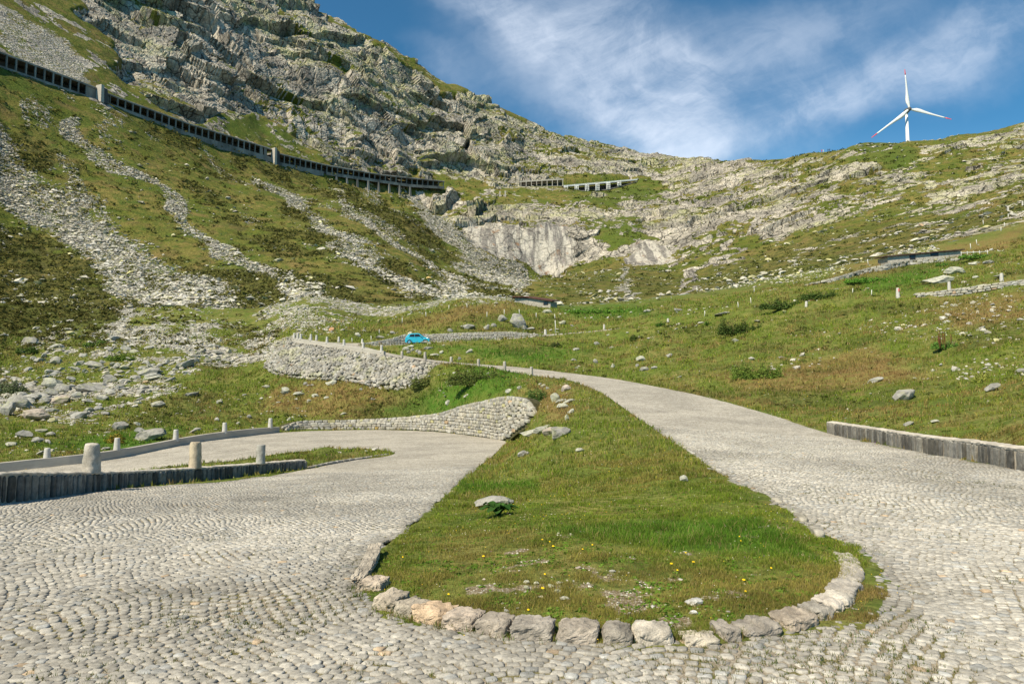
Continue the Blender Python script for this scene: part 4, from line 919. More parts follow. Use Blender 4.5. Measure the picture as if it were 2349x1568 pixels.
# ================================================================== avalanche galleries
ORD_ = ['first', 'second', 'third', 'fourth', 'fifth', 'sixth', 'seventh', 'eighth', 'ninth', 'tenth', 'eleventh', 'twelfth', 'thirteenth', 'fourteenth', 'fifteenth', 'sixteenth', 'seventeenth', 'eighteenth', 'nineteenth', 'twentieth', 'twenty-first', 'twenty-second']
_t = ['', '', 'twenty', 'thirty', 'forty', 'fifty', 'sixty', 'seventy', 'eighty', 'ninety']
ORD = ORD_[:20]+[(_t[n//10]+('-'+ORD_[n % 10-1] if n % 10 else '')).replace('ty-', 'ty-') if n % 10 else _t[n//10][:-1]+'ieth' for n in range(21, 100)]; ORD.insert(19, ORD[19]) if False else None
def gal(u0, u1, cols_u, label, under=None, panels=()):
    us = np.arange(u0, u1+.1, 6.0); us = np.append(us[us < u1-1], u1); Ys = np.interp(us, G_U, G_Y)
    Fo = np.array([unproj(u, np.interp(u, *G_bot), Y) for u, Y in zip(us, Ys)]); To = np.array([unproj(u, np.interp(u, *G_top), Y) for u, Y in zip(us, Ys)])
    Bo = np.array([unproj(u, np.interp(u, *G_base)+3, Y) for u, Y in zip(us, Ys)])
    d, s = side(Fo); a = np.c_[s, np.zeros(len(us))]; o0 = Fo[0].copy()
    root = empty('avalanche_gallery', tuple(o0)); tag(root, label, 'avalanche gallery', 'roofed road galleries along the mountainside')
    rt = .95; up = np.array([0, 0, 1.])
    loft('roof', np.stack([To-a*.5-up*rt, To-a*.5-up*.25, To-a*.2, To+a*10+up*1.4, To+a*10+up*.3, To-up*rt+a*.1], 1)-o0, M['oldconcrete'], root)
    loft('back_wall', np.stack([Fo+a*7-up*1, To+a*7-up*rt, To+a*7.5-up*rt, Fo+a*7.5-up*1], 1)-o0, M['shadedconcrete'], root)
    loft('road_deck', np.stack([Fo-a*.1-up*.9, Fo-a*.1-up*.15, Fo+a*7-up*.15, Fo+a*7-up*.9], 1)-o0, M['shadedconcrete'], root)
    w_ = us > -1e9 if under is None else us <= under+.1
    if w_.sum() > 1:
        loft('retaining_wall', np.stack([Bo-a*.35, Fo-a*.15, Fo+a*.4, Bo+a*.4-up*1], 1)[w_]-o0, M['oldconcrete'], root)
    if under is not None:
        q = us >= under-.1
        loft('edge_beam', np.stack([Fo-a*.4-up*1.9, Fo-a*.4, Fo+a*.5, Fo+a*.5-up*1.9], 1)[q]-o0, M['oldconcrete'], root)
        loft('under_wall', np.stack([Bo+a*6-up*4, Fo+a*6-up*1, Fo+a*6.5-up*1, Bo+a*6.5-up*4], 1)[q]-o0, M['shadedconcrete'], root)
        for cu in (771, 795, 819, 844, 868, 892, 916, 940):
            Y = np.interp(cu, G_U, G_Y); t_ = np.array(unproj(cu, np.interp(cu, *G_bot), Y)); b_ = np.array(unproj(cu, np.interp(cu, *G_base)+2, Y)); mb = MB()
            h = t_[2]-b_[2]; k = np.argmin(abs(us-cu)); mb.box(((t_+b_)/2-o0)*[1, 1, 1]-[0, 0, .9], (1.7, 2.4, h-1.6), math.atan2(d[k, 1], d[k, 0]), taper=.55); mb.build('support_pier', M['oldconcrete'], root)
        Y = 495
        mb = MB(); mb.box(np.array(unproj(960, 442, Y))-o0, (12, 5, 6.5), -.1); mb.build('stone_abutment', M['plaster'], root)
    colmesh = None
    for cu in cols_u:
        Y = np.interp(cu, G_U, G_Y); f = np.array([np.interp(cu, us, Fo[:, k]) for k in range(3)]); t_ = np.array([np.interp(cu, us, To[:, k]) for k in range(3)]); k = np.argmin(abs(us-cu))
        mb = MB(); mb.box((f+t_)/2-o0-[0, 0, rt/2], (.55, .6, t_[2]-f[2]-rt+.1), math.atan2(d[k, 1], d[k, 0])); mb.build('column', M['oldconcrete'], root)
    for (a0, a1) in panels:
        k0 = [np.array([np.interp(x, us, Q[:, k]) for k in range(3)]) for x in (a0, a1) for Q in (Fo, To)]
        k = np.argmin(abs(us-a0)); mb = MB(); c0 = (k0[0]+k0[3])/2-o0-[0, 0, .4]; L = np.linalg.norm((k0[2]-k0[0])[:2]); S_ = MB()
        V = np.array([k0[0], k0[2], k0[3]-[0, 0, rt], k0[1]-[0, 0, rt]]); V = np.concatenate([V, V+np.r_[s[k]*.2, 0]])-o0+np.r_[-s[k]*.02, 0]
        S_.add(V, [(0,1,2,3),(7,6,5,4),(0,4,5,1),(1,5,6,2),(2,6,7,3),(3,7,4,0)]); S_.build('closed_bay', M['oldconcrete'], root)
    return root
def fan(u, sec):
    mb = None
g1c = [-145,-121,-98,-75,-52,-30,-8]+[15,37,60,81,102,122,142,161,180,198]
g2c = list(np.cumsum([252]+list(np.linspace(17.8, 12.2, 23))))
g3c = list(np.arange(652, 1018, 12.2))+[1017]
gal(-160, 226, g1c, 'upper left section of the long roofed gallery, entering at the left edge of the photo', panels=((200, 224),))
gal(238, 625, g2c, 'middle section of the long roofed gallery, between the two upright concrete piers', panels=((240, 250), (596, 603), (606, 612)))
gal(634, 1019, g3c, 'lower section of the long roofed gallery, standing on open piers at its right end', under=745, panels=((636, 641),))
for (u, vt, vb, w_, lab) in ((229, 196, 232, 6, 'upright concrete pier between the upper and middle gallery sections'), (629, 340, 376, 6, 'upright concrete pier between the middle and lower gallery sections')):
    Y = np.interp(u, G_U, G_Y)-1.5; a = np.array(unproj(u-1, vt, Y)); b = np.array(unproj(u-1, vb+4, Y)); root = empty('gallery_pier', tuple(b)); tag(root, lab, 'pier')
    h = a[2]-b[2]; k = np.argmin(abs(gu-u)); rz = math.atan2(gd[k, 1], gd[k, 0])
    mb = MB(); mb.box((0, 0, h/2), (1.6, 4, h), rz, taper=.9); mb.build('pillar', M['concrete'], root)
    mb = MB(); mb.box((px(5, Y), 1.5, h*.45), (2.2, 3, h*.85), rz, taper=.8); mb.build('side_wall', M['shadedconcrete'], root)
# two short galleries in the centre
def short_gal(name, ub, Yb, roof, foot, cols_u, cmat, rmat, label, th=.9, cw=.5, deep=9):
    us = np.linspace(roof[0][0], roof[-1][0], 14); Ys = np.interp(us, [ub[0], ub[1]], Yb)
    T_ = np.array([unproj(u, np.interp(u, *zip(*roof)), Y) for u, Y in zip(us, Ys)]); B_ = np.array([unproj(u, np.interp(u, *zip(*foot)), Y) for u, Y in zip(us, Ys)])
    o0 = B_[0].copy(); d, s = side(T_); a = np.c_[s, np.zeros(14)]; up = np.array([0, 0, 1.]); root = empty(name, tuple(o0)); tag(root, label, 'avalanche gallery', 'roofed road galleries along the mountainside')
    loft('roof', np.stack([T_-up*th, T_, T_+a*deep+up*.8, T_+a*deep-up*.2], 1)-o0, rmat, root)
    loft('back_wall', np.stack([B_+a*deep*.8-up*1, T_+a*deep*.8-up*th, T_+a*(deep*.8+.6)-up*th, B_+a*(deep*.8+.6)-up*1], 1)-o0, M['shadedconcrete'], root)
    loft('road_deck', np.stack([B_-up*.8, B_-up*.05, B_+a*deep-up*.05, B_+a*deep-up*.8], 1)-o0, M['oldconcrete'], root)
    for cu in cols_u:
        b = np.array([np.interp(cu, us, B_[:, k]) for k in range(3)]); t = np.array([np.interp(cu, us, T_[:, k]) for k in range(3)])
        mb = MB(); mb.box((b+t)/2-o0-[0, 0, th/2+.3], (cw, .6, t[2]-b[2]-th+.7), math.atan2(d[5, 1], d[5, 0])); mb.build('column', cmat, root)
    return root, us, T_, B_, o0, d
short_gal('avalanche_gallery', (1193, 1293), (556, 560), [(1193, 415.5), (1293, 409.5)], [(1193, 427), (1293, 425.5)], [1195, 1207, 1219, 1231, 1243, 1255, 1267, 1279, 1291], M['plaster2'] if 'plaster2' in M else M['concrete'], M['concrete'], 'short tan gallery with nine columns in the middle of the ridge')
root, us, T_, B_, o0, d = short_gal('avalanche_gallery', (1271, 1462), (575, 610), [(1271, 427), (1462, 410)], [(1271, 429), (1300, 434), (1340, 437), (1390, 434), (1430, 425), (1462, 415)], [], M['white'], M['paintwhite'], 'white roofed gallery under construction, ringed by scaffold towers', th=1.3)
sc_proto = None
for i, (zx, zb) in enumerate(((1030, 462), (1183, 475), (1332, 495), (1480, 478), (1635, 462), (1790, 408))):
    u = 1132.6+zx*.1607; vb = 360.8+zb*.1607; b = np.array([np.interp(u, us, B_[:, k]) for k in range(3)]); t = np.array([np.interp(u, us, T_[:, k]) for k in range(3)]); Y = b[1]-2.5
    b = np.array(unproj(u, vb, Y)); h = t[2]-b[2]-1.2; r2 = empty('scaffold_tower', tuple(b)); tag(r2, f'white scaffold tower, {ORD[i]} from the left under the white gallery roof', 'scaffold', 'scaffold towers of the white gallery')
    for x in (-1.4, 1.4):
        for y in (-.8, .8): mb = MB(); mb.tube([(x, y, 0), (x, y, h)], .17, 6); mb.build('upright', M['white'], r2)
    mb = MB()
    for z in np.arange(.8, h, 1.6): mb.box((0, 0, z), (3.6, 2.0, .28))
    mb.build('platforms', M['white'], r2)
    mb = MB(); mb.box((0, 2.5, h/2), (1.1, .8, h)); mb.build('column', M['white'], root).location = b-o0
# thin gateposts on the old road below the galleries
for i, (u, vt, vb) in enumerate(((1366, 439, 450), (1379, 438, 450))):
    pass
for i, (zx) in enumerate((88, 165)):
    u = 1132.6+zx*.1607; p, _ = hit(u, 360.8+560*.1607); h = px(12.5, p[1]); mb = MB(); mb.box((0, 0, h/2-.4), (px(3, p[1]), 1, h+.8)); o = mb.build('stone_pillar', M['plaster3'] if 'plaster3' in M else M['concrete']); o.location = p
    tag(o, ('left' if i == 0 else 'right')+' one of two stone pillars on the ledge left of the short tan gallery', 'pillar', 'pair of stone pillars')
# ================================================================== wind turbine
Yt = 720.0; hub = np.array(unproj(2083.5, 252, Yt)); base = hub-[0, 0, 98.0]
tr = empty('wind_turbine', tuple(base)); tag(tr, 'tall white wind turbine with three red tipped blades behind the right ridge', 'wind turbine')
hl = hub-base
mb = MB(); mb.tube([(0, 3.5, 0), (0, 3.5, 50), (0, 3.5, 96.5)], [2.9, 2.1, 1.25], 28, col=None); mb.build('tower', M['white'], tr, smooth=True)
V, Fc = ico(3); mk('nacelle', V*[2.7, 4.2, 2.7]+hl+[0, 2.6, 0], Fc, M['grey'], tr)
V, Fc = ico(3); mk('hub', V*[2.2, 1.8, 2.2]+hl-[0, 2.2, 0], Fc, M['grey'], tr)
for (tu, tv, flip) in ((2075.5, 159, 1), (2183, 274, 1), (1999, 316, 1)):
    tip = np.array(unproj(tu, tv, Yt-2))-base; ax_ = tip-hl+[0, 2, 0]; L = np.linalg.norm(ax_); ax_ /= L; view = np.array([0, -1, 0.]); ch = np.cross(view, ax_); ch /= np.linalg.norm(ch)
    prof = [(0.03, 1.1, 1.1, 1.0), (.08, 1.4, 1.3, .8), (.16, 3.0, 1.5, .55), (.25, 3.1, 1.25, .4), (.38, 2.1, 1.0, .3), (.55, 1.35, .85, .22), (.72, .95, .75, .16), (.86, .72, .65, .12), (1.0, .35, .35, .06)]
    def ring(f, c1, c2, th_):
        o = hl+[0, -2, 0]+ax_*L*f; return [o+ch*(-c2*.9*1)+view*0, o+ch*(-c2*.3)+view*th_, o+ch*(c1*.5)+view*th_*.8, o+ch*c1, o+ch*(c1*.5)-view*th_*.8, o+ch*(-c2*.3)-view*th_]
    def interp(f): return [np.interp(f, [p[0] for p in prof], [p[k] for p in prof]) for k in (1, 2, 3)]
    fs = [0.02, .05, .08, .12, .16, .2, .25, .32, .38, .46, .55, .64, .72, .80, .855]
    S_ = np.array([ring(f, *interp(f)) for f in fs]); b_ = loft('blade', S_, M['white'], tr, smooth=True)
    S_ = np.array([ring(f, *interp(f)) for f in (.855, .9, .95, .99, 1.0)]); loft('blade_tip', S_, M['red'], b_, smooth=True)
# ================================================================== people on the far ridge
def person(p, h, top, bottom, label, pose=0):
    root = empty('person', tuple(p)); tag(root, label, 'person', None)
    bm = bmesh.new(); pts = dict(pel=(0,0,.53), chest=(0,0,.72), neck=(0,0,.84), head=(0,-.01,.90), crown=(0,0,.97), ls=(-.11,0,.81), le=(-.15,.02,.64), lh=(-.14,-.05,.50), rs=(.11,0,.81), re=(.15,.02,.64), rh=(.13,-.06,.52),
        lk=(-.06,-.02,.28), lf=(-.07,.0,.03), rk=(.06,.01,.28), rf=(.08,.02,.03))
    vs = {k: bm.verts.new(Vector(v)*h) for k, v in pts.items()}
    for a, b in (('pel','chest'),('chest','neck'),('neck','head'),('head','crown'),('chest','ls'),('ls','le'),('le','lh'),('chest','rs'),('rs','re'),('re','rh'),('pel','lk'),('lk','lf'),('pel','rk'),('rk','rf')): bm.edges.new((vs[a], vs[b]))
    me = bpy.data.meshes.new('body'); bm.verts.index_update(); order = list(pts); bm.to_mesh(me); bm.free(); ob = bpy.data.objects.new('body', me); COL.objects.link(ob); ob.parent = root
    ob.modifiers.new('skin', 'SKIN'); me.skin_vertices.new() if not me.skin_vertices else None
    rad = dict(pel=.085, chest=.095, neck=.035, head=.06, crown=.045, ls=.045, le=.03, lh=.022, rs=.045, re=.03, rh=.022, lk=.05, lf=.035, rk=.05, rf=.035)
    for i, k in enumerate(order): me.skin_vertices[0].data[i].radius = (rad[k]*h, rad[k]*h*.85)
    me.skin_vertices[0].data[0].use_root = True; ob.modifiers.new('sub', 'SUBSURF').levels = 1
    me.materials.append(top)
    return root
cl_r = mat_plain('red jacket', (.5, .05, .05)); cl_w = mat_plain('white shirt', (.6, .6, .6)); cl_b = mat_plain('dark clothes', (.03, .04, .07))
for (u, mt, lab) in ((2247, cl_r, 'leftmost person on the ridge left of the turbine, in a red top'), (2251.5, cl_w, 'person in a white top beside the red one on the ridge'), (2264, cl_b, 'person in dark clothes on the ridge, left of the last one'), (2268.5, cl_b, 'rightmost of the small figures on the ridge, in dark clothes')):
    uu = (u-0)*.839; 
    for v in np.arange(330, 380, .5):
        p, _ = hit(uu, v, -1)
        if p[1] > 0: break
    person(p-np.array([0, 0, .1]), px(7.5, p[1]), mt, None, lab)
# ================================================================== stone retaining wall of the lower hairpin
def R_(us, vs, Ys): return np.array([unproj(u, v, Y) for u, v, Y in zip(us, vs, Ys)])
M['moss'] = mat_plain('moss joints', (.075, .07, .035), .95, .1, .4, 3)
bsm = R_(WALL_U, WALL_BOT, [y-.3 for y in WALL_Y]); tpm = R_(WALL_U, WALL_TOP, [y+.35 for y in WALL_Y])
def fine(A_, n=6): return cr(A_, n)
stone_wall('retaining_wall', fine(bsm), fine(tpm), .29, (.30, .85), 1.0, 'curved retaining wall of squared pale granite behind the lower hairpin', 'wall', jitter=.3, lo=.30, hi=.50, core=M['moss'], depthj=.09)
bs = R_([837, 900, 932, 990, 1062, 1120, 1174, 1247], [794, 791, 789, 783.5, 779.5, 777.5, 776, 769], [102, 104, 105, 105.6, 106, 106.6, 107.4, 108.4]); tp = R_([837, 900, 932, 990, 1062, 1120, 1174, 1247], [786, 775, 766, 765.5, 762, 761, 760, 767], [102, 104, 105, 105.6, 106, 106.6, 107.4, 108.4])
stone_wall('roadside_wall', fine(bs), fine(tp), .24, (.25, .7), .7, 'low pale stone wall behind the turquoise car', 'wall', jitter=.2, lo=.38, hi=.52, core=M['moss'])
M['mortar'] = mat_plain('mortar', (.42, .36, .28), .95, .1, .25, 4, bmp=.3)
# dry stone walls on the right slope
def hits(L, dy=0): return np.array([hit(u, v)[0]+[0, dy, 0] for u, v in L])
b1 = hits([(1850, 655), (1921, 643), (1996, 626), (2032, 620), (2082, 609), (2140, 602), (2210, 597)]); hh = [4, 9, 14, 15, 12, 9, 7]
t1 = b1.copy(); t1[:, 2] += [px(h, y) for h, y in zip(hh, b1[:, 1])]
stone_wall('dry_stone_wall', b1, t1, .42, (.4, 1.1), .9, 'long tumbled dry stone wall climbing to the stone hut on the right', 'wall', jitter=.35, lo=.32, hi=.48, depthj=.35, core=M['moss'])
b2 = hits([(2100, 682), (2160, 680), (2210, 676), (2298, 661), (2349, 652), (2420, 640)]); t2 = b2.copy(); t2[:, 2] += [px(h, y) for h, y in zip([10, 14, 17, 14, 12, 12], b2[:, 1])]
stone_wall('dry_stone_wall', b2, t2, .22, (.3, .9), .7, 'low dry stone wall beside the painted waymark bollard on the right', 'wall', jitter=.3, lo=.38, hi=.52, depthj=.12, core=M['moss'])
# ================================================================== near slab walls
def slab_wall(path, h, thick, face_side, label, seed):
    P, s = resamp(path, .2); d, sd = side(P); sd = sd*face_side; root = empty('low_wall', tuple(P[0])); o0 = P[0]; tag(root, label, 'wall'); n = len(P)
    a = np.c_[sd, np.zeros(n)]; up = np.array([0, 0, 1.]); top = h-.07; wob = fbm(P*2.0, 3, seed)*.012
    loft('mortar_core', np.stack([P+a*.035-up*.3, P+a*.035+up*(top+.01), P+a*(thick-.05)+up*(top+.01), P+a*(thick-.05)-up*.8], 1)-o0, M['mortar'], root)
    pos, sc, rz, tl = [], [], [], []; x = 0
    while x < s[-1]-.1:
        l = RNG.uniform(.12, .33); xm = x+l/2
        for off, sgn in ((.06, 1), (thick-.06, -1)):
            p = np.array([np.interp(xm, s, P[:, k]) for k in range(3)]); dd_ = np.array([np.interp(xm, s, d[:, k]) for k in range(2)]); nn_ = np.array([-dd_[1], dd_[0]])*face_side
            p[:2] += nn_*(off+RNG.uniform(-.03, .03)*sgn); p[2] += (top-.15)/2-.0; pos.append(p-o0); sc.append((l/2*RNG.uniform(.70, .90), .085, (top+.15)/2*RNG.uniform(.96, 1.0))); rz.append(math.atan2(dd_[1], dd_[0])+RNG.normal(0, .03)); tl.append((0, RNG.normal(0, .03)))
        x += l+RNG.uniform(.0, .035)
    V, Fq, ix = inst([cube_shape(7, 9.0, i, .12) for i in range(8)], *map(np.array, (pos, sc, rz, tl)))
    C = stonecol(len(pos), .09, .29, .03, .0); mk('upright_slabs', V, Fq, M['slab'], root, smooth=False, col=C[ix])
    e = .02; pr_ = [(e, top), (e-.01, h-.025), (e+.03, h), (thick*.5, h+.006), (thick-.04, h), (thick-e+.01, h-.03), (thick-e, top)]
    P2, s2 = resamp(path, .07); d2, sd2 = side(P2); sd2 = sd2*face_side; a2 = np.c_[sd2, np.zeros(len(P2))]
    S_ = np.stack([P2+a2*x+up*z for x, z in pr_], 1); nz = fbm(S_.reshape(-1, 3)*6, 4, seed+4).reshape(S_.shape[:2]); S_[..., 2] += nz*.016; S_[:, :3] += (a2[:, None]*(nz[:, :3, None]*.018))
    loft('coping', S_-o0, M['cope'], root, smooth=False)
    return P, s
M['cope'] = mat_plain('rough coping', (.50, .45, .38), .95, .1, .35, 2.5, bmp=.5)
lw = [X3(-11.75,9.5,-1.98), X3(-11.75,12.5,-2.14), R3(0,1137,15.06), R3(150,1128,17.6), R3(295,1118,20.8), R3(420,1107,24), R3(560,1093,27.8), R3(700,1078.5,31.8)]
lwP, lwS = slab_wall(cr(lw, 4), .50, .45, 1, 'low dark wall of upright stone slabs with three stone bollards, in the left foreground', 3)
rw = [R3(1897,993,29.3), R3(2000,1013,25), R3(2109,1036,20.8), R3(2230,1055,18), R3(2349,1078,15.7), X3(12.2,13,-1.76), X3(12.6,11,-1.76)]
rwP, rwS = slab_wall(cr(rw, 4), .50, .42, 1, 'low grey wall of upright slabs with pale mortar, below the meadow at the right edge', 8)
# ================================================================== concrete parapets and bollards
def parapet(path, h, th, label, name='concrete_parapet', sgn=1, mat=None):
    P, s = resamp(path, .5); root = empty(name, tuple(P[0])); tag(root, label, 'parapet'); Q = P if sgn > 0 else P[::-1]
    bar('wall_beam', Q-P[0], th, h+.5, mat or M['concrete'], root, z0=-.5, bev=.02)
    for k in range(12, len(P)-3, 12):
        d_ = P[k+1]-P[k]; mb = MB(); mb.box((P[k]-P[0]+[0, 0, h/2-.2]), (.02, .0, .0)) if False else None
    return P
lp = [X3(-46,32,-6.2)]+[tuple(np.array(p)) for p in (R3(0,1083,45), R3(257,1053,50), R3(450,1015.5,59), R3(560,1000,64.5), R3(641,992.5,69.3))]
lpP = parapet(cr(lp, 6), .62, .35, 'long smooth concrete parapet with five bollards along the lower road')
up_ = [R3(670,783.5,96.9), R3(713,789,94.8), R3(789,801,90.8), R3(833,808,88.5), R3(880,815,86.4)]
upP = parapet(cr(up_, 5), .55, .35, 'straight concrete parapet on top of the rubble bank')
bp_ = [X3(-31.8,101,7.3), X3(-30.3,104.9,7.5), X3(-28,106.2,7.45), X3(-25,105.8,7.3), X3(-22.2,103.8,7.2)]
bpP = parapet(cr(bp_, 5), .35, .3, 'short grey parapet round the far side of the upper hairpin')
def bollard(u, vt, vb, Y, name, label, group, mat, top_r, bot_r, rough=0.0, dome=.02, seed=0, lc=None):
    b = np.array(unproj(u, vb, Y)); h = (vb-vt)*Y/F; n = 20; V = []; zs = np.r_[np.linspace(-.08, h-dome*1.6, 12), h-dome*.5, h]; rr = np.interp(zs, [0, h], [bot_r, top_r]); rr[-2] *= .93; rr[-1] *= .80
    for z, r in zip(zs, rr):
        th = np.arange(n)/n*2*math.pi; V.append(np.c_[np.cos(th)*r, np.sin(th)*r, np.full(n, z)])
    V = np.concatenate(V+[np.array([[0, 0, h+dome*.15]])])
    if rough: V[:, :2] *= (1+rough*fbm(V*5+seed*3.3, 4, seed)+rough*.5*fbm(V*16+seed, 2, seed))[:, None]; V[:, 2] += (V[:, 2] > h*.9)*fbm(V*6+seed, 2, seed)*rough*.15
    i = np.arange(len(zs)*n).reshape(len(zs), n); Q = np.concatenate([np.stack([i[:-1, k], i[:-1, (k+1) % n], i[1:, (k+1) % n], i[1:, k]], -1) for k in range(n)])
    Tt = np.array([(i[-1, k], i[-1, (k+1) % n], len(zs)*n) for k in range(n)])
    o = mk(name, V, [Q, Tt], mat, smooth=not rough or True, col=np.tile(lc or (.5, .46, .40), (len(V), 1))); o.location = b; tag(o, label, 'bollard', group); return o
g = 'stone bollards on the low slab wall'
bollard(209, 1017, 1077, 19.0, 'stone_bollard', 'widest rough stone bollard, leftmost on the dark slab wall', g, M['stone'], .185, .235, .10, .03, 1, (.50, .45, .38))
bollard(447, 1014, 1068, 24.9, 'stone_bollard', 'middle of the three rough bollards on the dark slab wall, tan stained', g, M['stone'], .19, .215, .08, .04, 2, (.52, .43, .31))
bollard(598, 1020, 1058, 28.6, 'stone_bollard', 'slimmest rough bollard, rightmost on the dark slab wall', g, M['stone'], .165, .18, .07, .03, 3, (.44, .42, .37))
M['cbol'] = mat_plain('granite bollard', (.50, .475, .43), .85, .2, .15, 5, bmp=.3)
def pathY(P, u): U, _ = proj(P); o = np.argsort(U); return float(np.interp(u, U[o], P[o, 1]))
for i, (u, vt, vb) in enumerate(((107.5, 1027.5, 1056), (268, 1004, 1031.5), (403, 985, 1010), (515, 969, 992.5), (620, 959, 981))):
    bollard(u, vt, vb, pathY(lpP, u)+.2, 'concrete_bollard', f'tapered pale bollard, {ORD[i]} from the left on the lower concrete parapet', 'bollards on the lower parapet', M['cbol'], .175, .235, .0)
for i, (u, vt, vb) in enumerate(((675, 763.5, 776), (683, 763.5, 777), (690, 765, 777.5), (713, 766, 779.5), (750, 772, 786), (789, 778, 792), (833, 785, 799), (875, 791, 807))):
    bollard(u, vt, vb+.5, pathY(upP, u)+.2, 'concrete_bollard', f'white tapered bollard, {ORD[i]} from the left on the parapet above the rubble bank', 'bollards on the upper parapet', M['cbol'], .14, .20, .0)
for i, (u, vt, vb) in enumerate(((726, 768, 779), (777, 772, 783), (831, 777, 787))):
    bollard(u, vt, vb, 104.5, 'concrete_bollard', f'white bollard, {ORD[i]} from the left in the row behind the parapet', 'bollards behind the upper parapet', M['cbol'], .14, .20, .0)
def roadY(u):
    O = RB_fine[:, 0]; m_ = (O[:, 1] > 50) & (O[:, 1] < 95); U, _ = proj(O[m_]); o = np.argsort(U); return float(np.interp(u, U[o], O[m_][o, 1]))
for i, (u, vt, vb) in enumerate(((922, 805, 820.5), (975, 807, 826), (1035, 818, 834), (1097.5, 823, 841), (1157.5, 828.5, 849), (1219, 841, 861))):
    bollard(u, vt, vb, roadY(u)-.1, 'stone_bollard', f'grey granite post, {ORD[i]} from the left along the outer edge of the middle road', 'granite posts along the middle road', M['stone'], .155, .185, .04, .05, 20+i, (.44, .40, .34))
for i, (u, vt, vb, w_, lab) in enumerate(((1251, 755, 769, 7, 'grey post at the right end of the wall behind the car'), (1386, 743.6, 757.5, 5.5, 'tall pale bollard in the middle of the meadow above the road'), (1532.5, 730, 738, 6, 'short pale bollard on the meadow left of the stone heap'),
        (1850, 690.5, 702, 7, 'leaning pale bollard below the dark ferns'), (2060, 660, 682, 9, 'pale bollard painted with a red and white waymark'), (2178, 646, 670, 8, 'rough pale post in front of the big white boulder'), (2298, 626, 646, 8.5, 'tall pale bollard near the right edge above the dry stone wall'),
        (2313, 474, 483, 4, 'small pale bollard high on the slope at the right'), (2346, 461, 471, 4, 'small pale bollard at the right edge of the photo, high on the slope'))):
    p, _ = hit(u, vb); Y = p[1]; o = bollard(u, vt, vb+1, Y, 'stone_bollard', lab, None, M['cbol'], px(w_*.36, Y), px(w_*.52, Y), .03, .04, 40+i)
    if i == 4:
        h = (vb-vt)*Y/F; mb = MB(); r = px(w_*.42, Y); mb.box((0, -r*.98, h*.80), (.16, .05, .16)); q = mb.build('waymark_white', M['white'], o)
        mb = MB(); mb.box((0, -r*1.03-.03, h*.72), (.10, .04, .22)); V = np.array([(-.13,-r-.06,h*.83),(.13,-r-.06,h*.83),(0,-r-.06,h*.96),(-.13,-r-.02,h*.83),(.13,-r-.02,h*.83),(0,-r-.02,h*.96)]); mb.add(V, [(0,1,2),(5,4,3)]); mb.build('waymark_red', M['red'], o)
# ================================================================== rubble bank under the parapet
foot = BFOOT; topl = BTOP
rb = empty('rubble_bank', tuple(foot[0])); tag(rb, 'sloping bank of rough pitched pale stones carrying the parapet road', 'stone bank'); o0 = foot[0]
tq = np.linspace(0, 1, 12); G = foot[:, None]*(1-tq)[None, :, None]+topl[:, None]*tq[None, :, None]; G[:, 0, 2] -= .8; bulge = np.sin(tq*math.pi)*.35; G[..., 1] -= bulge*.6
G2 = np.concatenate([G, G[:, -1:]+[0, 2.5, -.2]], 1)
mk('earth_core', (G2+[0, .25, -.1]).reshape(-1, 3)-o0, gridfaces(*G2.shape[:2]), M['moss'], rb)
pos = []; rows = 24
for k in range(rows):
    t = (k+.5)/rows; line_ = np.stack([np.array([np.interp(t, tq, G[i, :, q]) for q in range(3)]) for i in range(len(G))]); P, s = resamp(line_, .52)
    pos.append(P+RNG.normal(0, .07, P.shape))
pos = np.concatenate(pos)-o0; n = len(pos); sc = np.stack([RNG.uniform(.22, .38, n), RNG.uniform(.3, .42, n), RNG.uniform(.16, .27, n)], -1)
V, Fq, ix = inst(ROCK[1], pos, sc, RNG.uniform(-.5, .5, n), np.c_[RNG.normal(.35, .2, n), RNG.normal(.15, .25, n)]); mk('pitched_stones', V, Fq, M['farrock'], rb, smooth=False, col=stonecol(n, .24, .42, .06, .006)[ix])
# ================================================================== huts
def hut(p0, p1, h0, h1, depth, label, roofmat, wins, stone_to=0.0, name='stone_hut', split=None):
    """front wall from p0 to p1 (world), eaves heights h0, h1"""
    p0, p1 = np.array(p0), np.array(p1); root = empty(name, tuple(p0)); tag(root, label, 'hut'); L = np.linalg.norm((p1-p0)[:2]); a = (p1-p0)/L; d2 = np.array([a[0], a[1]]); d2 /= np.linalg.norm(d2); nrm = np.array([-d2[1], d2[0], 0])
    q = p1-p0; V = np.array([[0,0,-1],[*q[:2],q[2]-1],[*q[:2],q[2]+h1],[0,0,h0]]); V = np.concatenate([V, V+nrm*depth]); V[7, 2] += .5; V[6, 2] += .5
    mb = MB(); mb.add(V, [(0,1,2,3),(7,6,5,4),(0,4,5,1),(1,5,6,2),(3,7,4,0),(2,6,7,3)], col=(.44, .40, .34)); mb.build('wall', M['plaster'], root)
    ov = .45; e0 = np.array([0, 0, h0])-a*ov-nrm*ov; e1 = q+[0, 0, h1]+a*ov-nrm*ov; V = np.array([e0, e1, e1+nrm*(depth+2*ov)+[0, 0, .7], e0+nrm*(depth+2*ov)+[0, 0, .7]]); V = np.concatenate([V+[0, 0, .03], V+[0, 0, .24]])
    mb = MB(); mb.add(V, [(3,2,1,0),(4,5,6,7),(0,1,5,4),(1,2,6,5),(2,3,7,6),(3,0,4,7)]); mb.build('roof', roofmat, root)
    for (f, wz, ww, wh) in wins:
        c0 = q*f+[0, 0, wz]; mb = MB(); mb.box(c0-nrm*.02, (ww+.2, .12, wh+.2), math.atan2(d2[1], d2[0])); w = mb.build('window', M['roofwood'], root)
        mb = MB(); mb.box(c0-nrm*.06, (ww, .10, wh), math.atan2(d2[1], d2[0])); mb.build('pane', M['dark'], w)
    return root
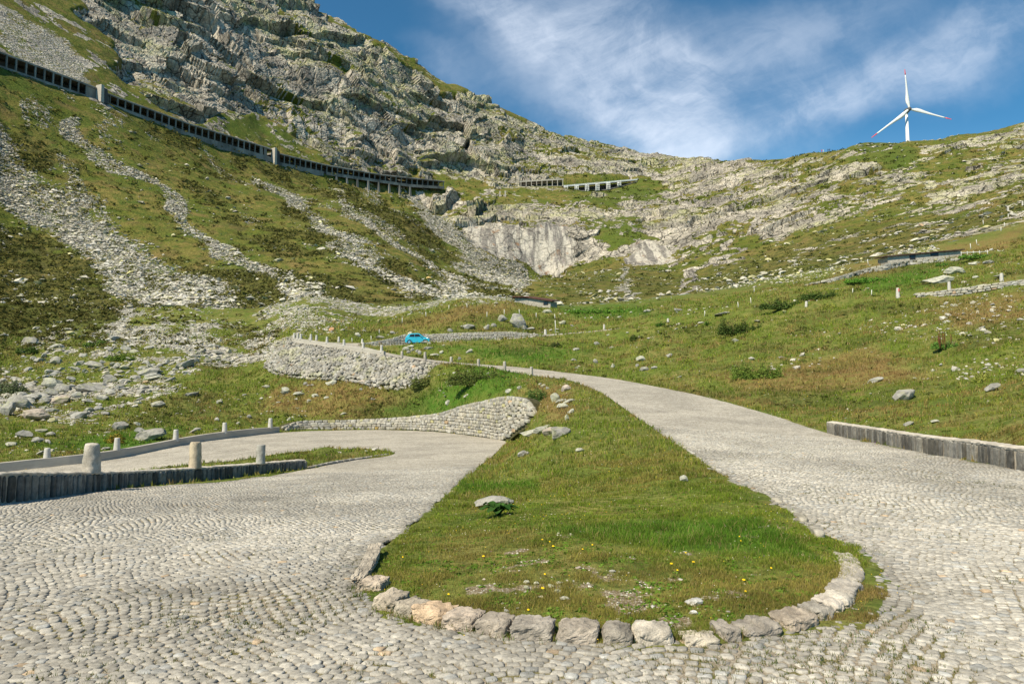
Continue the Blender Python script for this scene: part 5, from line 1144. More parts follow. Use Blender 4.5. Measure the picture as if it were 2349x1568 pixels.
a, _ = hit(2037, 612); b = np.array(unproj(2205, 588, a[1]-2)); a = np.array(unproj(2037, 608, a[1]))
hA = px(19, a[1]); hut(a, b, hA, px(13, b[1]), 5.0, 'long low stone hut with a dark flat roof on the right hillside', M['roofwood'], ((.34, hA*.62-1.2*0, px(10, a[1]), px(8, a[1])), (.64, hA*.66, px(14, a[1]), px(5.5, a[1]))))
# wooden fence rail to the right of the hut
p0, _ = hit(2200, 590); fr = empty('rail_fence', tuple(p0)); tag(fr, 'weathered rail fence running right from the stone hut', 'fence'); mb = MB(); mb2 = MB(); lastp = None
for u in np.arange(2205, 2345, 14):
    v = np.interp(u, [2205, 2349], [580, 573]); q = np.array(unproj(u, v, p0[1])); g_ = np.array([q[0], q[1], min(q[2]-1.0, down(q[0], q[1]))]); mb.tube([g_-p0, q-p0+[0, 0, .25]], .08, 6)
    if lastp is not None: mb2.tube([lastp-p0, q-p0], .09, 6); mb2.tube([lastp-p0-[0, 0, .5], q-p0-[0, 0, .5]], .07, 6)
    lastp = q
mb.build('posts', M['post'], fr); mb2.build('rails', M['post'], fr)
a, _ = hit(1213, 701.5, 130); Yh = a[1]+2; a = np.array(unproj(1213, 697, Yh)); b = np.array(unproj(1263, 699, Yh-1.5))
r = hut(a, b, px(14, Yh), px(7, Yh), 4.5, 'small grey hut with a rusty lean-to roof in the valley behind the hillock', M['roofred'], ((.78, px(3.2, Yh), px(9, Yh), px(5, Yh)),))
q0 = np.array(unproj(1181, 695, Yh+1))-a; q1 = np.array([0, 0, 0.]); mb = MB(); hz_ = px(12, Yh)
V = np.array([q0-[0,0,1], q1-[.0,0,1], q1+[0,0,hz_], q0+[0,0,hz_]]); V = np.concatenate([V, V+[0, 3.5, 0]]); mb.add(V, [(0,1,2,3),(7,6,5,4),(0,4,5,1),(1,5,6,2),(2,6,7,3),(3,7,4,0)], col=(.40, .37, .32)); mb.build('stone_annex', M['plaster'], r)
V = np.array([q0+[-.5,-.5,hz_+.1], q1+[.3,-.5,hz_+.1+.12], q1+[.3,4,hz_+.5], q0+[-.5,4,hz_+.4]]); V = np.concatenate([V, V+[0, 0, .22]]); mb = MB(); mb.add(V, [(3,2,1,0),(4,5,6,7),(0,1,5,4),(1,2,6,5),(2,3,7,6),(3,0,4,7)]); mb.build('annex_roof', M['roofred'], r)
# ================================================================== car
cY = 101.6; cp0 = np.array(unproj(959.5, 789.5, cY)); car = empty('parked_car', tuple(cp0)); car.rotation_euler = (0, math.radians(-1.5), math.radians(-3)); tag(car, 'small turquoise car with dark windows driving up behind the boulders', 'car')
def prof_loft(name, pts, hw, mat, parent, inset=.0, smooth=False):
    """side outline (x, z, half width) swept across the car"""
    pts = np.array(pts); A_ = np.c_[pts[:, 0], -pts[:, 2], pts[:, 1]]; B_ = np.c_[pts[:, 0], pts[:, 2], pts[:, 1]]; n = len(pts); V = np.concatenate([A_, B_])
    mb = MB(); Fs = [tuple(range(n)), tuple(range(2*n-1, n-1, -1))]+[(i, i+n, (i+1) % n+n, (i+1) % n) for i in range(n)]; mb.add(V, Fs); o = mb.build(name, mat, parent, smooth)
    bv = o.modifiers.new('bevel', 'BEVEL'); bv.width = .05; bv.segments = 3; bv.limit_method = 'ANGLE'; return o
W2 = .83
body = [(-1.83,.42,.78),(-1.85,.70,.80),(-1.80,1.00,.80),(-1.72,1.06,.78),(.62,1.03,.80),(1.15,1.00,.78),(1.62,.93,.74),(1.82,.78,.70),(1.85,.45,.72),(1.78,.26,.74),(1.55,.24,.80),(-1.55,.24,.80),(-1.80,.28,.78)]
prof_loft('body', body, W2, M['paint'], car)
cab = [(-1.74,1.03,.78),(-1.62,1.22,.74),(-1.30,1.53,.64),(-1.05,1.61,.62),(.0,1.63,.62),(.28,1.58,.62),(.98,1.03,.77)]
cb = prof_loft('cabin', cab, W2, M['paint'], car)
for sgn in (-1, 1):
    wn = MB()
    for q in ([(-1.25,1.10,.765),(-1.02,1.46,.672),(-.42,1.50,.665),(-.42,1.08,.775)], [(-.36,1.08,.775),(-.36,1.50,.665),(.22,1.49,.665),(.62,1.10,.765)]):
        Q = np.array([(x, sgn*(w+.008), z) for x, z, w in q]); Q2 = Q.copy(); Q2[:, 1] -= sgn*.03
        wn.add(np.concatenate([Q, Q2]), [(0,1,2,3),(7,6,5,4),(0,4,5,1),(1,5,6,2),(2,6,7,3),(3,7,4,0)])
    wn.build('side_window', M['dark'], car)
    mb = MB(); V, Fc = ico(2); mb.add(V*[.10, .09, .075]+[.62, sgn*.92, 1.10], [tuple(f) for f in Fc]); mb.build('wing_mirror', M['grey'], car, smooth=True)
    mb = MB(); mb.add(V*[.20, .06, .09]+[1.60, sgn*.70, .83], [tuple(f) for f in Fc]); mb.build('headlight', M['chrome'], car, smooth=True)
    mb = MB(); mb.add(V*[.05, .05, .10]+[-1.83, sgn*.74, .86], [tuple(f) for f in Fc]); mb.build('tail_light', M['red'], car, smooth=True)
    mb = MB(); mb.box((-.18, sgn*.812, .95), (.16, .03, .035)); mb.build('door_handle', M['chrome'], car)
    for x in (-1.17, 1.17):
        mb = MB(); mb.tube([(x, sgn*.80, .32), (x, sgn*.60, .32)], .32, 24); wh = mb.build('wheel', M['tyre'], car, smooth=False)
        mb = MB(); mb.tube([(x, sgn*.815, .32), (x, sgn*.79, .32)], .19, 16); mb.build('rim', M['chrome'], wh)
        mb = MB(); mb.tube([(x+.40*math.cos(t), sgn*.80, .32+.40*math.sin(t)) for t in np.linspace(0.1, math.pi-.1, 9)], .045, 6); mb.build('arch_trim', M['paint'], car, smooth=True)
Q = np.array([(.36,-.60,1.555),(.36,.60,1.555),(.97,.72,1.055),(.97,-.72,1.055)]); Q = np.concatenate([Q+[.02, 0, .015], Q-[.02, 0, .02]]); mb = MB(); mb.add(Q, [(0,1,2,3),(7,6,5,4),(0,4,5,1),(1,5,6,2),(2,6,7,3),(3,7,4,0)]); mb.build('windscreen', M['dark'], car)
mb = MB(); mb.box((1.84, 0, .66), (.05, 1.1, .16)); mb.build('grille', M['grey'], car)
# ================================================================== fence posts
FP = [('on the hillock above the car', [(923,728.5,740.5),(977.5,715,726),(1029.5,699,710),(1072,695,707),(1117,715,727),(1157,709,722),(1192,709,720),(1230,717,729),(1273.6,720,732)]),
      ('beside the upper hairpin', [(870,755,765),(852,770,780),(808,775,785)]),
      ('on the meadow right of the valley hut', [(1599,657,669),(1616,712,725),(1694,692,706),(1723,682,696),(1730,660,670),(1789,624,635),(1838,626,636)]),
      ('below the long stone hut', [(1906,614,621),(1955.5,661,671.6),(1992,594,608),(1999,664.5,678)]),
      ('on the slope above the long stone hut', [(2227,558,571),(2241,549,560.6),(2266,573,583),(2256,505,515),(2296,520,530),(2305,510,520),(2313,490,500)])]
for zone, L in FP:
    for i, (u, vt, vb) in enumerate(L):
        p, _ = hit(u, vb); Y = p[1]; h = (vb-vt)*Y/F; mb = MB(); lx = random.uniform(-.12, .12)*h; mb.tube([(0, 0, -.2), (lx, 0, h)], [.055*max(1, Y/110), .05*max(1, Y/110)], 8); o = mb.build('fence_post', M['post'], smooth=True); o.location = p
        tag(o, f'thin pale fence post, {ORD[i]} of those {zone}', 'fence post', 'thin fence posts '+zone)
p, _ = hit(1273.6, 764); mb = MB(); h = px(30, p[1]); mb.tube([(0, 0, -.2), (.05, 0, h*.5), (0, 0, h)], .06, 8); mb.tube([(0, 0, .1), (.7, 0, .2)], .05, 6); o = mb.build('thin_pole', M['post'], smooth=True); o.location = p; tag(o, 'tall thin white pole right of the wall behind the car', 'pole')
# ================================================================== kerb stones round the grass island
KS = [((853,1264),(812,1333),.12,'long curved grey kerb stone at the left end of the island rim','k',(.38,.35,.31)),
 ((847,1336),(822,1354),.11,'small tan kerb stone just behind the rim gap on the left','k',(.40,.35,.30)),
 ((859,1392),(905,1400),.15,'squarish upright kerb block, leftmost of the big front blocks','k',(.40,.36,.31)),
 ((902,1406),(948,1418),.14,'grey brown kerb block, second of the big front blocks from the left','k',(.34,.31,.27)),
 ((944,1420),(1014,1434),.15,'orange stained kerb block in the front row of the island','k',(.50,.39,.29)),
 ((1011,1436),(1086,1447),.14,'pinkish grey kerb block right of the orange stained one','k',(.40,.35,.31)),
 ((1091,1450),(1158,1460),.14,'small dark blotched kerb block, left of the longest grey block','k',(.33,.30,.27)),
 ((1168,1464),(1268,1469),.15,'longest flat grey kerb block in the front row','k',(.31,.29,.27)),
 ((1279,1471),(1374,1474),.15,'long grey kerb block with dark shoulder, right of the longest one','k',(.34,.31,.28)),
 ((1381,1476),(1455,1477),.14,'dark round shouldered kerb block, left of the pale domed one','k',(.26,.245,.225)),
 ((1459,1477),(1548,1475),.15,'pale domed kerb block, rightmost of the big front blocks','k',(.48,.45,.41)),
 ((1571,1476),(1652,1474),.06,'low flush kerb stone right of the grassy gap','k',(.44,.41,.36)),
 ((1662,1466),(1699,1462),.10,'small pointed grey kerb stone at the front right of the island','k',(.30,.28,.26)),
 ((1710,1458),(1794,1449),.10,'lumpy dark kerb stone with a low tail on its left','k',(.29,.27,.25)),
 ((1810,1444),(1881,1430),.11,'long dark kerb stone leaning at the front right curve','k',(.33,.29,.25)),
 ((1880,1424),(1917,1412),.12,'rounded grey kerb boulder between the long dark stone and the pale pair','k',(.30,.285,.265)),
 ((1915,1405),(1937,1394),.12,'pale kerb stone, lower one of the pale pair on the right curve','k',(.46,.43,.40)),
 ((1937,1394),(1958,1378),.12,'white speckled kerb stone, upper one of the pale pair on the right curve','k',(.48,.455,.42)),
 ((1955,1376),(1974,1350),.11,'ragged grey kerb stone above the pale pair','k',(.36,.34,.32)),
 ((1977,1346),(1978,1300),.07,'long thin kerb stone on the right side of the island rim','k',(.42,.40,.37)),
 ((1975,1297),(1950,1272),.05,'last thin kerb stone at the upper right of the island rim','k',(.42,.40,.37))]
for i, (a, b, h, lab, _, colr) in enumerate(KS):
    A_, B_ = onz(*a, -1.79), onz(*b, -1.79)
    ra = [float(road_at(np.array([q[0]]), np.array([q[1]]))[1][0]) for q in (A_, B_)]
    A_, B_ = onz(*a, ra[0]-CAMZ), onz(*b, ra[1]-CAMZ); L = np.linalg.norm(B_-A_); d = (B_-A_)/L; dep = .10 if h < .08 else (.085 if i == 20 else .075 if i == 0 else .12)
    V, Fc = cube_shape(18, 9 if i not in (9, 10, 15, 16, 17) else 4, 60+i, .10); V = V.copy(); V += (fbm(V*3.5+i*5, 3, i)*.035)[:, None]*V
    hz = h*.80+.05; V = V*[L/2*.97, dep, hz/2]; V += (fbm(V*30+i, 3, i)*.009)[:, None]; V[:, 1] += V[:, 2]*.1
    if i in (0, 19): V[:, 1] += (V[:, 0]/(L/2))**2*.05*(1 if i else -.6)
    if i == 13: V[:, 2] *= np.where(V[:, 0] < 0, .62, 1.0)
    rz = math.atan2(d[1], d[0]); n_ = np.array([-d[1], d[0], 0]); c0 = (A_+B_)/2+n_*dep*.8+[0, 0, hz/2-.065]
    o = mk('kerb_stone', V, Fc, M['kerb'], smooth=False, col=np.tile(np.array(colr)*[1.2, 1.14, 1.04], (len(V), 1))); o.location = c0; o.rotation_euler = (0, 0, rz); tag(o, lab, 'kerb stone', 'kerb stones round the grass island')
# flush edging along the right side of the island and round the small island
edge_ = [(1883,1226),(1840,1190),(1800,1160),(1755,1134),(1715,1110),(1675,1090),(1640,1075),(1610,1056),(1585,1037),(1560,1020),(1535,1004),(1510,988),(1485,972),(1460,955)]
E = np.array([R3(u, v, Y) for (u, v), Y in zip(edge_, np.interp([p[1] for p in edge_], [955, 1020, 1075, 1160, 1226], [34, 22.5, 15.7, 10.5, 8.35]))]); E, s = resamp(cr(E, 4), .5)
E = E[::1]; proto = [cube_shape(6, 5, 90+k, .12) for k in range(5)]; k = 0; ec = 0
while k < len(E)-1:
    L = np.linalg.norm(E[k+1]-E[k]); d = (E[k+1]-E[k])/L; V, Fc = proto[k % 5]; n_ = np.array([-d[1], d[0], 0]); o = mk('edging_stone', V*[L/2*.97, .06, .05], Fc, M['kerb'], smooth=True, col=np.tile(stonecol(1, .38, .50)[0], (len(V), 1)))
    o.location = (E[k]+E[k+1])/2+n_*.0+[0, 0, -.01]; o.rotation_euler = (0, 0, math.atan2(d[1], d[0])); ec = ec+1; tag(o, f'flat pale edging stone, {ORD[ec-1]} up from the kerb along the right road', 'edging stone', 'edging stones along the right road'); k += 1 if k % 3 else 2
E = np.array([R3(705,1077,32), R3(760,1064,34.5), R3(800,1058,36), R3(850,1051,38.2), R3(890,1045,40.3)]); E, s = resamp(E, .55)
for k in range(len(E)-1):
    L = np.linalg.norm(E[k+1]-E[k]); d = (E[k+1]-E[k])/L; V, Fc = proto[k % 5]; o = mk('edging_stone', V*[L/2*1.0, .12, .11], Fc, M['kerb'], smooth=True, col=np.tile(stonecol(1, .26, .40)[0], (len(V), 1)))
    o.location = (E[k]+E[k+1])/2+[0, .1, .02]; o.rotation_euler = (0, 0, math.atan2(d[1], d[0])); tag(o, f'grey edging stone, {ORD[k]} from the left along the front of the small grass island', 'edging stone', 'edging stones of the small grass island')
# ================================================================== boulders placed one by one
BO = [ # u, v centre, width, height (photo px), tilt, colour class, zone or full label
 (1135,1153,92,22,-.16,1,'!flat tilted pale slab lying behind the broad leaved dock on the island'),
 (1216,993,46,17,0,2,'!left boulder of the white group at the top of the island'),(1243,987,44,16,0,2,'!second boulder from the left in the white group at the top of the island'),(1262,990,34,18,0,3,'!pinkish boulder half hidden in the white group at the top of the island'),
 (1282,993,56,27,-.25,1,'!largest boulder of the white group at the top of the island'),(1258,977,18,10,0,1,'!small grey stone on top of the white boulder group'),(1198,1041,32,15,-.2,1,'!lone grey boulder near the left edge of the island beside the hairpin'),
 (1274,913,20,20,-.5,2,'z1'),(1286,920,28,9,-.3,2,'z1'),(1291,932,32,13,-.15,2,'z1'),(1306,920,30,8,-.4,2,'z1'),(1310,943,18,10,-.3,2,'z1'),(1298,890,24,14,-.2,3,'z1'),(1247,885,12,8,0,1,'z1'),(1255,890,10,7,0,1,'z1'),(1240,880,9,6,0,2,'z1'),(1192,889,18,10,0,2,'z1'),(1168,897,18,10,0,2,'z1'),(1300,958,11,15,.1,2,'z1'),
 (1330,1032,22,9,-.2,2,'z1'),(1571,1099,20,15,0,2,'!small white stone standing alone on the right half of the island'),(1594,1383,38,17,0,4,'!white stone in the grass near the front of the island'),(1592,1405,20,8,0,4,'!small flat white stone below the larger white one on the island'),
 (1240,1370,18,6,0,3,'z2'),(1262,1345,18,8,0,2,'z2'),(1285,1337,20,6,0,2,'z2'),(1278,1357,22,10,0,2,'z2'),(1208,1335,13,7,0,2,'z2'),(1230,1338,13,7,0,2,'z2'),(1208,1348,16,9,0,1,'z2'),(1296,1374,26,9,-.2,2,'z2'),(1327,1302,14,6,0,3,'z2'),(1405,1310,17,5,0,1,'z2'),(1110,1329,8,5,0,3,'z2'),(1160,1402,14,8,0,1,'z2'),(1420,1420,12,6,0,2,'z2'),
 (2076,908,58,24,-.55,1,'!long pale rock rising out of the meadow above the right slab wall'),(2011,873,36,11,-.35,1,'!thin grey rock half sunk in the meadow left of the long one'),(2285,889,42,16,-.45,1,'!slanting pale rock at the far right of the meadow'),(2087,972,26,10,-.5,1,'!narrow slanting stone just above the right slab wall'),(2149,966,20,7,-.1,2,'!small flat stone right of the narrow slanting one above the slab wall'),
 (2160,640,66,22,0,2,'!large white flat topped boulder behind the rough post on the right'),(2195,620,46,18,.1,2,'!white slab boulder just above the largest white one on the right'),(2262,655,34,8,0,2,'z3'),(2230,668,40,8,0,2,'z3'),(2244,602,30,10,0,2,'z3'),(2270,600,28,9,0,1,'z3'),(2240,635,14,6,0,2,'z3'),(2304,632,40,8,0,2,'z3'),
 (1188,738,42,34,0,1,'!largest lichened outcrop block on the hillock right of the car'),(1153,731,22,18,-.5,1,'!tall block left of the large outcrop on the hillock'),(1116,750,14,16,.2,1,'z4'),(1132,746,15,10,0,1,'z4'),(1219,754,20,8,0,1,'z4'),(1202,752,14,12,.4,1,'z4'),(1074,748,38,17,0,1,'!broad grey boulder left of the tall outcrop block on the hillock'),(1032,757,18,11,.4,1,'z4'),(760,756,13,10,0,5,'!orange boulder at the foot of the scree beyond the parapet'),
 (869,773,22,9,0,1,'z4'),(900,763,16,7,0,1,'z4'),(820,768,16,10,.3,2,'z4'),(1290,739,17,11,.1,1,'z5'),(1255,714,24,9,0,2,'z5'),(1486,713,17,8,0,1,'z5'),(1556,710,28,9,0,1,'z5'),(1422,726,12,5,0,1,'z5'),(1369,787,18,10,.2,1,'z5'),(1322,801,15,7,0,1,'z5'),(1316,826,15,8,0,1,'z5'),(1366,829,14,10,.3,1,'z5'),(1472,823,23,13,-.1,2,'!large pale boulder in the meadow strip above the road'),(1535,815,18,11,0,1,'z5'),(1479,846,24,10,0,1,'!long pale boulder close above the road verge'),(1502,843,15,7,0,1,'z5'),(1406,839,12,10,.5,2,'z5'),(1559,864,17,5,-.3,1,'z5'),(1687,780,19,10,0,2,'z5'),(1462,838,8,7,0,1,'z5'),
 (1670,717,64,8,-.12,1,'!long low slab ridge in the meadow below the fence'),(1440,763,9,4,0,2,'z5'),(1610,740,16,5,0,2,'z5'),(1395,768,8,5,0,2,'z5'),
 (930,800,18,10,0,2,'z6'),(942,795,18,8,0,2,'z6'),(945,802,12,8,.3,1,'z6'),(957,804,9,9,0,1,'z6'),(979,798,26,9,-.15,1,'!long tilted boulder just below the front of the car'),(984,788,8,6,0,2,'z6'),(975,785,24,8,0,1,'!boulder hiding the front wheel of the car'),(962,809,12,9,.5,1,'z6'),(998,814,25,7,0,2,'z6'),(1012,807,9,10,.4,2,'z6'),(937,807,10,7,.2,1,'z6'),(1078,806,20,10,-.3,1,'z6'),(1053,822,10,8,.2,1,'z6'),(1018,791,8,5,0,2,'z6'),
 (265,977,42,22,-.1,1,'!peaked boulder beside the orange leaved shrub below the stream bed'),(336,1001,78,26,-.2,1,'!long smooth boulder behind the second parapet bollard'),(193,892,84,26,.08,1,'!largest flat slab in the middle of the stream bed'),(113,880,46,25,-.1,2,'!yellow lichened block left of the largest slab'),(36,924,70,30,.15,1,'!big rounded boulder at the left edge above the stream'),(125,917,60,22,0,3,'!tan rounded boulder below the yellow lichened block'),(72,951,70,24,0,3,'!long tan slab beside the little waterfall'),(12,940,34,34,.2,1,'!tall boulder cut by the left edge of the photo'),
 (245,870,34,22,0,1,'z7'),(282,873,37,16,.05,1,'z7'),(411,840,58,18,-.62,1,'!long slanting slab pointing up at the right end of the boulder field'),(137,892,40,20,.2,1,'z7'),(107,901,34,20,0,1,'z7'),(215,838,58,16,.15,1,'!broad grey slab above the stream near the shrubs'),(125,828,36,20,0,1,'z7'),(333,852,56,22,.05,1,'!wide boulder with a dark overhang left of the slanting slab'),(357,928,38,14,-.2,1,'z7'),(67,912,48,16,.1,1,'z7'),(338,868,46,12,-.3,2,'z7'),(495,823,23,10,0,1,'z7'),(472,826,21,11,.1,1,'z7'),(62,784,40,20,.1,1,'z7'),
 (45,997,40,18,.1,1,'z8'),(82,1010,27,14,-.3,1,'z8'),(107,1014,24,9,.3,1,'z8'),(87,987,35,8,.1,1,'z8'),(112,996,25,10,-.2,1,'z8'),(87,1040,27,8,-.4,1,'z8'),(316,987,32,10,.2,1,'z8'),(240,1028,24,8,0,1,'z8'),(162,950,44,12,0,1,'z8'),(237,948,24,8,.1,1,'z8'),(312,973,22,8,.5,2,'z8'),(450,985,18,8,-.4,1,'z8'),(497,962,13,9,0,1,'z8'),(545,970,10,7,0,1,'z8'),(570,955,12,8,-.3,1,'z8'),(440,990,20,7,-.4,1,'z8'),(500,922,18,9,-.2,2,'z8'),(560,905,14,6,0,1,'z8'),(430,905,40,10,-.3,1,'z8'),(20,1020,30,10,0,2,'z8'),
 (652,897,20,20,-.6,2,'!leaning yellow boulder on the brown meadow left of the rubble bank'),(683,903,27,9,-.15,2,'!long flat pale boulder right of the leaning yellow one'),(723,907,19,8,0,2,'z9'),(758,878,26,14,0,2,'!dark tipped pointed boulder at the foot of the rubble bank'),(765,872,10,18,.5,1,'z9'),(832,876,22,11,.1,3,'!pinkish block at the foot of the rubble bank'),(856,915,26,6,.1,1,'z9'),(1028,922,14,14,0,2,'!upright square boulder in the bright grass above the retaining wall'),(1168,897,13,8,0,2,'z9'),(1070,907,15,5,-.4,2,'z9'),(827,893,10,7,.2,2,'z9'),(612,887,19,8,.1,1,'z9'),(787,949,18,6,-.3,2,'z9'),(662,961,11,9,-.2,2,'z9'),(700,880,12,8,0,1,'z9'),(712,884,20,6,0,1,'z9'),(760,903,8,4,0,2,'z9'),(638,922,14,4,0,2,'z9'),(707,918,12,7,0,2,'z9'),(748,912,12,6,0,2,'z9')]
ZL = dict(z1=('pale boulder on the brown upper tip of the island', 'boulders at the upper tip of the island'), z2=('small pale stone in the bare patch of the island', 'stones in the bare patch of the island'),
 z3=('pale flat boulder on the slope around the large white boulder, right', 'boulders near the large white boulder'), z4=('grey boulder on the hillock behind the car wall', 'boulders on the hillock'), z5=('pale boulder scattered on the meadow above the middle road', 'boulders on the meadow above the road'),
 z6=('lichened boulder in the heap in front of the car', 'boulders in front of the car'), z7=('grey boulder in the stream bed below the left scree', 'boulders of the stream bed'), z8=('pale boulder in the grass between the stream and the lower parapet', 'boulders above the lower parapet'), z9=('pale boulder on the brown meadow below the rubble bank', 'boulders below the rubble bank'))
CLS = {1: (.34, .325, .29), 2: (.43, .42, .345), 3: (.44, .37, .31), 4: (.62, .60, .56), 5: (.55, .31, .18)}
manual = []; ZQ = {}
for i, (u, v, w_, h_, tl, cl_, lab) in enumerate(BO):
    p, nrm = hit(u, v+h_*.42); Y = p[1]; W = px(w_, Y); Hh = px(h_, Y)
    V, Fc = ROCK[4 if w_ > 18 else 2][(i*3) % 10]; V = V*[W/2*1.05, W/2*.7, Hh*.62]
    if tl: V = np.c_[V[:, 0]*math.cos(tl)-V[:, 2]*math.sin(tl)*-1, V[:, 1], -V[:, 0]*math.sin(tl)+V[:, 2]*math.cos(tl)] if False else np.c_[V[:, 0]*math.cos(tl)+V[:, 2]*math.sin(tl), V[:, 1], -V[:, 0]*math.sin(tl)*1+V[:, 2]*math.cos(tl)]
    c_ = np.array(CLS[cl_])*random.uniform(.92, 1.1); o = mk('boulder', V, Fc, M['boulder'], smooth=False, col=np.tile(c_, (len(V), 1)))
    o.location = np.array([p[0], p[1]+W*.25, p[2]+Hh*.42]); manual.append(o)
    if lab[0] == '!': tag(o, lab[1:], 'boulder')
    else: ZQ.setdefault(lab, []).append((u, o))
for lab, L_ in ZQ.items():
    for k, (u, o) in enumerate(sorted(L_, key=lambda e: e[0])): tag(o, f'{ZL[lab][0]}, {ORD[k]} from the left', 'boulder', ZL[lab][1])
# ================================================================== scattered stones
def sample(P, mask, n, seed):
    w_ = mask.ravel().astype(float); w_ /= w_.sum(); i = np.random.default_rng(seed).choice(len(w_), n, p=w_); return i
vis_n = (Un > -250) & (Un < 2600) & (Vn > -50) & (Vn < 1560) & (yn > 3)
roadd, _, _ = road_at(pn[:, 0], pn[:, 1]); roadd = roadd.reshape(shn); vis_road = vis_n & (road_sd(pn[:, 0], pn[:, 1]).reshape(shn) > -.3); vis_n &= (roadd > .25)
vis_f = (Uf > -250) & (Uf < 2600) & (Vf > -120)
def stones_on(P, mask, n, smin, smax, alpha, shapes, name, lab, seed, lo=.36, hi=.60, flat=.55, lich=.06, big=0, bl=None, jit=1.0):
    i = sample(P, mask, n, seed); q = P.reshape(-1, 3)[i].copy(); sp = np.maximum(q[:, 1], 4)/F*3.0; q[:, 0] += RNG.normal(0, 1, n)*sp*.9*jit; q[:, 1] += RNG.normal(0, 1, n)*sp*jit*.3
    s = smin*(1-RNG.random(n)*(1-(smin/smax)**alpha))**(-1/alpha); sc = np.stack([s*RNG.uniform(.8, 1.3, n), s*RNG.uniform(.6, 1, n), s*flat*RNG.uniform(.6, 1.25, n)], -1)*.5
    q[:, 2] += sc[:, 2]*.25; rz = RNG.uniform(0, 6.28, n); tl = RNG.normal(0, .25, (n, 2)); C = stonecol(n, lo, hi, .07, .004, lich)
    return q, sc, rz, tl, C
near_sets = []
for (mask, n, smin, smax, al, zl, sd, kw) in (
    (bould*vis_n, 2800, .25, 2.1, 1.25, ('grey boulder lying in the boulder field at the foot of the left scree', 'boulders of the boulder field'), 1, dict(lo=.30, hi=.52)),
    (np.clip(scr_n-bould*.6, 0, 1)*vis_n*(Vn < 850), 6000, .18, 1.1, 1.8, ('pale block lying on the lower end of the left scree', 'blocks on the lower scree'), 2, dict(lo=.38, hi=.60)),
    (vis_n*(1-island_m)*(Vn > 850)*(Un < 1150)*(Vn < 1040)*sstep(fbm(pn*.15, 3, 95).reshape(shn), -.1, .5), 520, .14, .7, 1.6, ('small stone in the grass left of the lower hairpin wall', 'small stones on the left meadow'), 3, dict()),
    (vis_n*(1-island_m)*(Un > 880)*(Vn < 870)*(Vn > 560)*sstep(fbm(pn*.10, 3, 96).reshape(shn), -.1, .5), 1500, .14, .95, 1.5, ('pale stone strewn over the meadow beyond the middle road', 'stones strewn over the far meadow'), 4, dict()),
    (vis_n*(1-island_m)*(Un > 1500)*(Vn > 800)*(Vn < 1010), 60, .06, .3, 1.6, ('small stone in the meadow above the right slab wall', 'small stones above the slab wall'), 5, dict()),
    (vis_n*soil*(Un > 900), 420, .012, .05, 1.8, None, 6, dict(lo=.42, hi=.62)),
    (inpoly([(1640,600),(1700,590),(2060,520),(2160,570),(2000,590),(1850,640),(1600,672)], 8, wu2, wv2_)*vis_n, 500, .25, 1.4, 1.5, ('white stone in the band above the long dry stone wall', 'white stones above the dry stone wall'), 7, dict(lo=.42, hi=.62, lich=.3))):
    if mask.sum() < 1: continue
    q, sc, rz, tl, C = stones_on(Pn, mask, n, smin, smax, al, None, None, None, sd, **kw); near_sets.append((q, sc, rz, tl, C, zl))
q = np.concatenate([a[0] for a in near_sets]); sc = np.concatenate([a[1] for a in near_sets]); rz = np.concatenate([a[2] for a in near_sets]); tl = np.concatenate([a[3] for a in near_sets]); C = np.concatenate([a[4] for a in near_sets]); zi = np.concatenate([[k]*len(a[0]) for k, a in enumerate(near_sets)])
app = sc.max(1)/np.maximum(q[:, 1], 1)*(zi != 5); Nind = 300-len(manual); order = np.argsort(-app); top = order[:Nind]; rest = order[Nind:]
pm = [None]*10; auto = []
for j, i in enumerate(top):
    k = int(RNG.integers(0, 10))
    if pm[k] is None:
        V, Fc = ROCK[2][k]; pm[k] = mk('boulder', V, Fc, M['boulder'], smooth=False, col=np.tile((.38, .365, .325), (len(V), 1))); o = pm[k]
    else: o = pm[k].copy(); COL.objects.link(o)
    o.location = q[i]; o.scale = sc[i]; o.rotation_euler = (tl[i, 0], tl[i, 1], rz[i]); zl = near_sets[zi[i]][5]; auto.append((o, q[i], app[i], zl))
CW = [(90, 'by the left edge'), (190, 'above the leftmost parapet bollard'), (335, 'above the second parapet bollard'), (460, 'above the third parapet bollard'), (570, 'above the fourth parapet bollard'), (700, 'left of the rubble bank'), (880, 'around the upper parapet'), (1010, 'around the car'), (1190, 'around the car wall'), (1450, 'near the valley hut'), (1750, 'left of the bracken patches'), (2030, 'among the bracken patches'), (2200, 'below the long stone hut'), (9999, 'by the right edge')]
RW = [(650, 'high up'), (740, 'upper'), (785, 'upper middle'), (830, 'middle'), (870, 'lower middle'), (915, 'lower'), (9999, 'lowest')]
cells = {}
for o, p_, ap_, zl in auto:
    u, v = proj(p_); cw = next(t for b, t in CW if u < b); rw_ = next(t for b, t in RW if v < b); cells.setdefault((zl[0].split(' lying')[0].split(' in the')[0].split(' strewn')[0], rw_, cw, zl[1]), []).append((ap_, o))
for (nm, rw_, cw, grp), L_ in cells.items():
    for k, (ap_, o) in enumerate(sorted(L_, key=lambda e: -e[0])): tag(o, f'{(ORD[k]+" largest") if k else "largest"} {nm} in the {rw_} band {cw}', 'boulder', grp)
V, Fq, ix = inst(ROCK[1], q[rest], sc[rest], rz[rest], tl[rest]); o = mk('loose_stones', V, Fq, M['farrock'], smooth=False, col=C[rest][ix]); tag(o, 'countless pale loose stones strewn over meadow and boulder field', 'stones', kind='stuff')
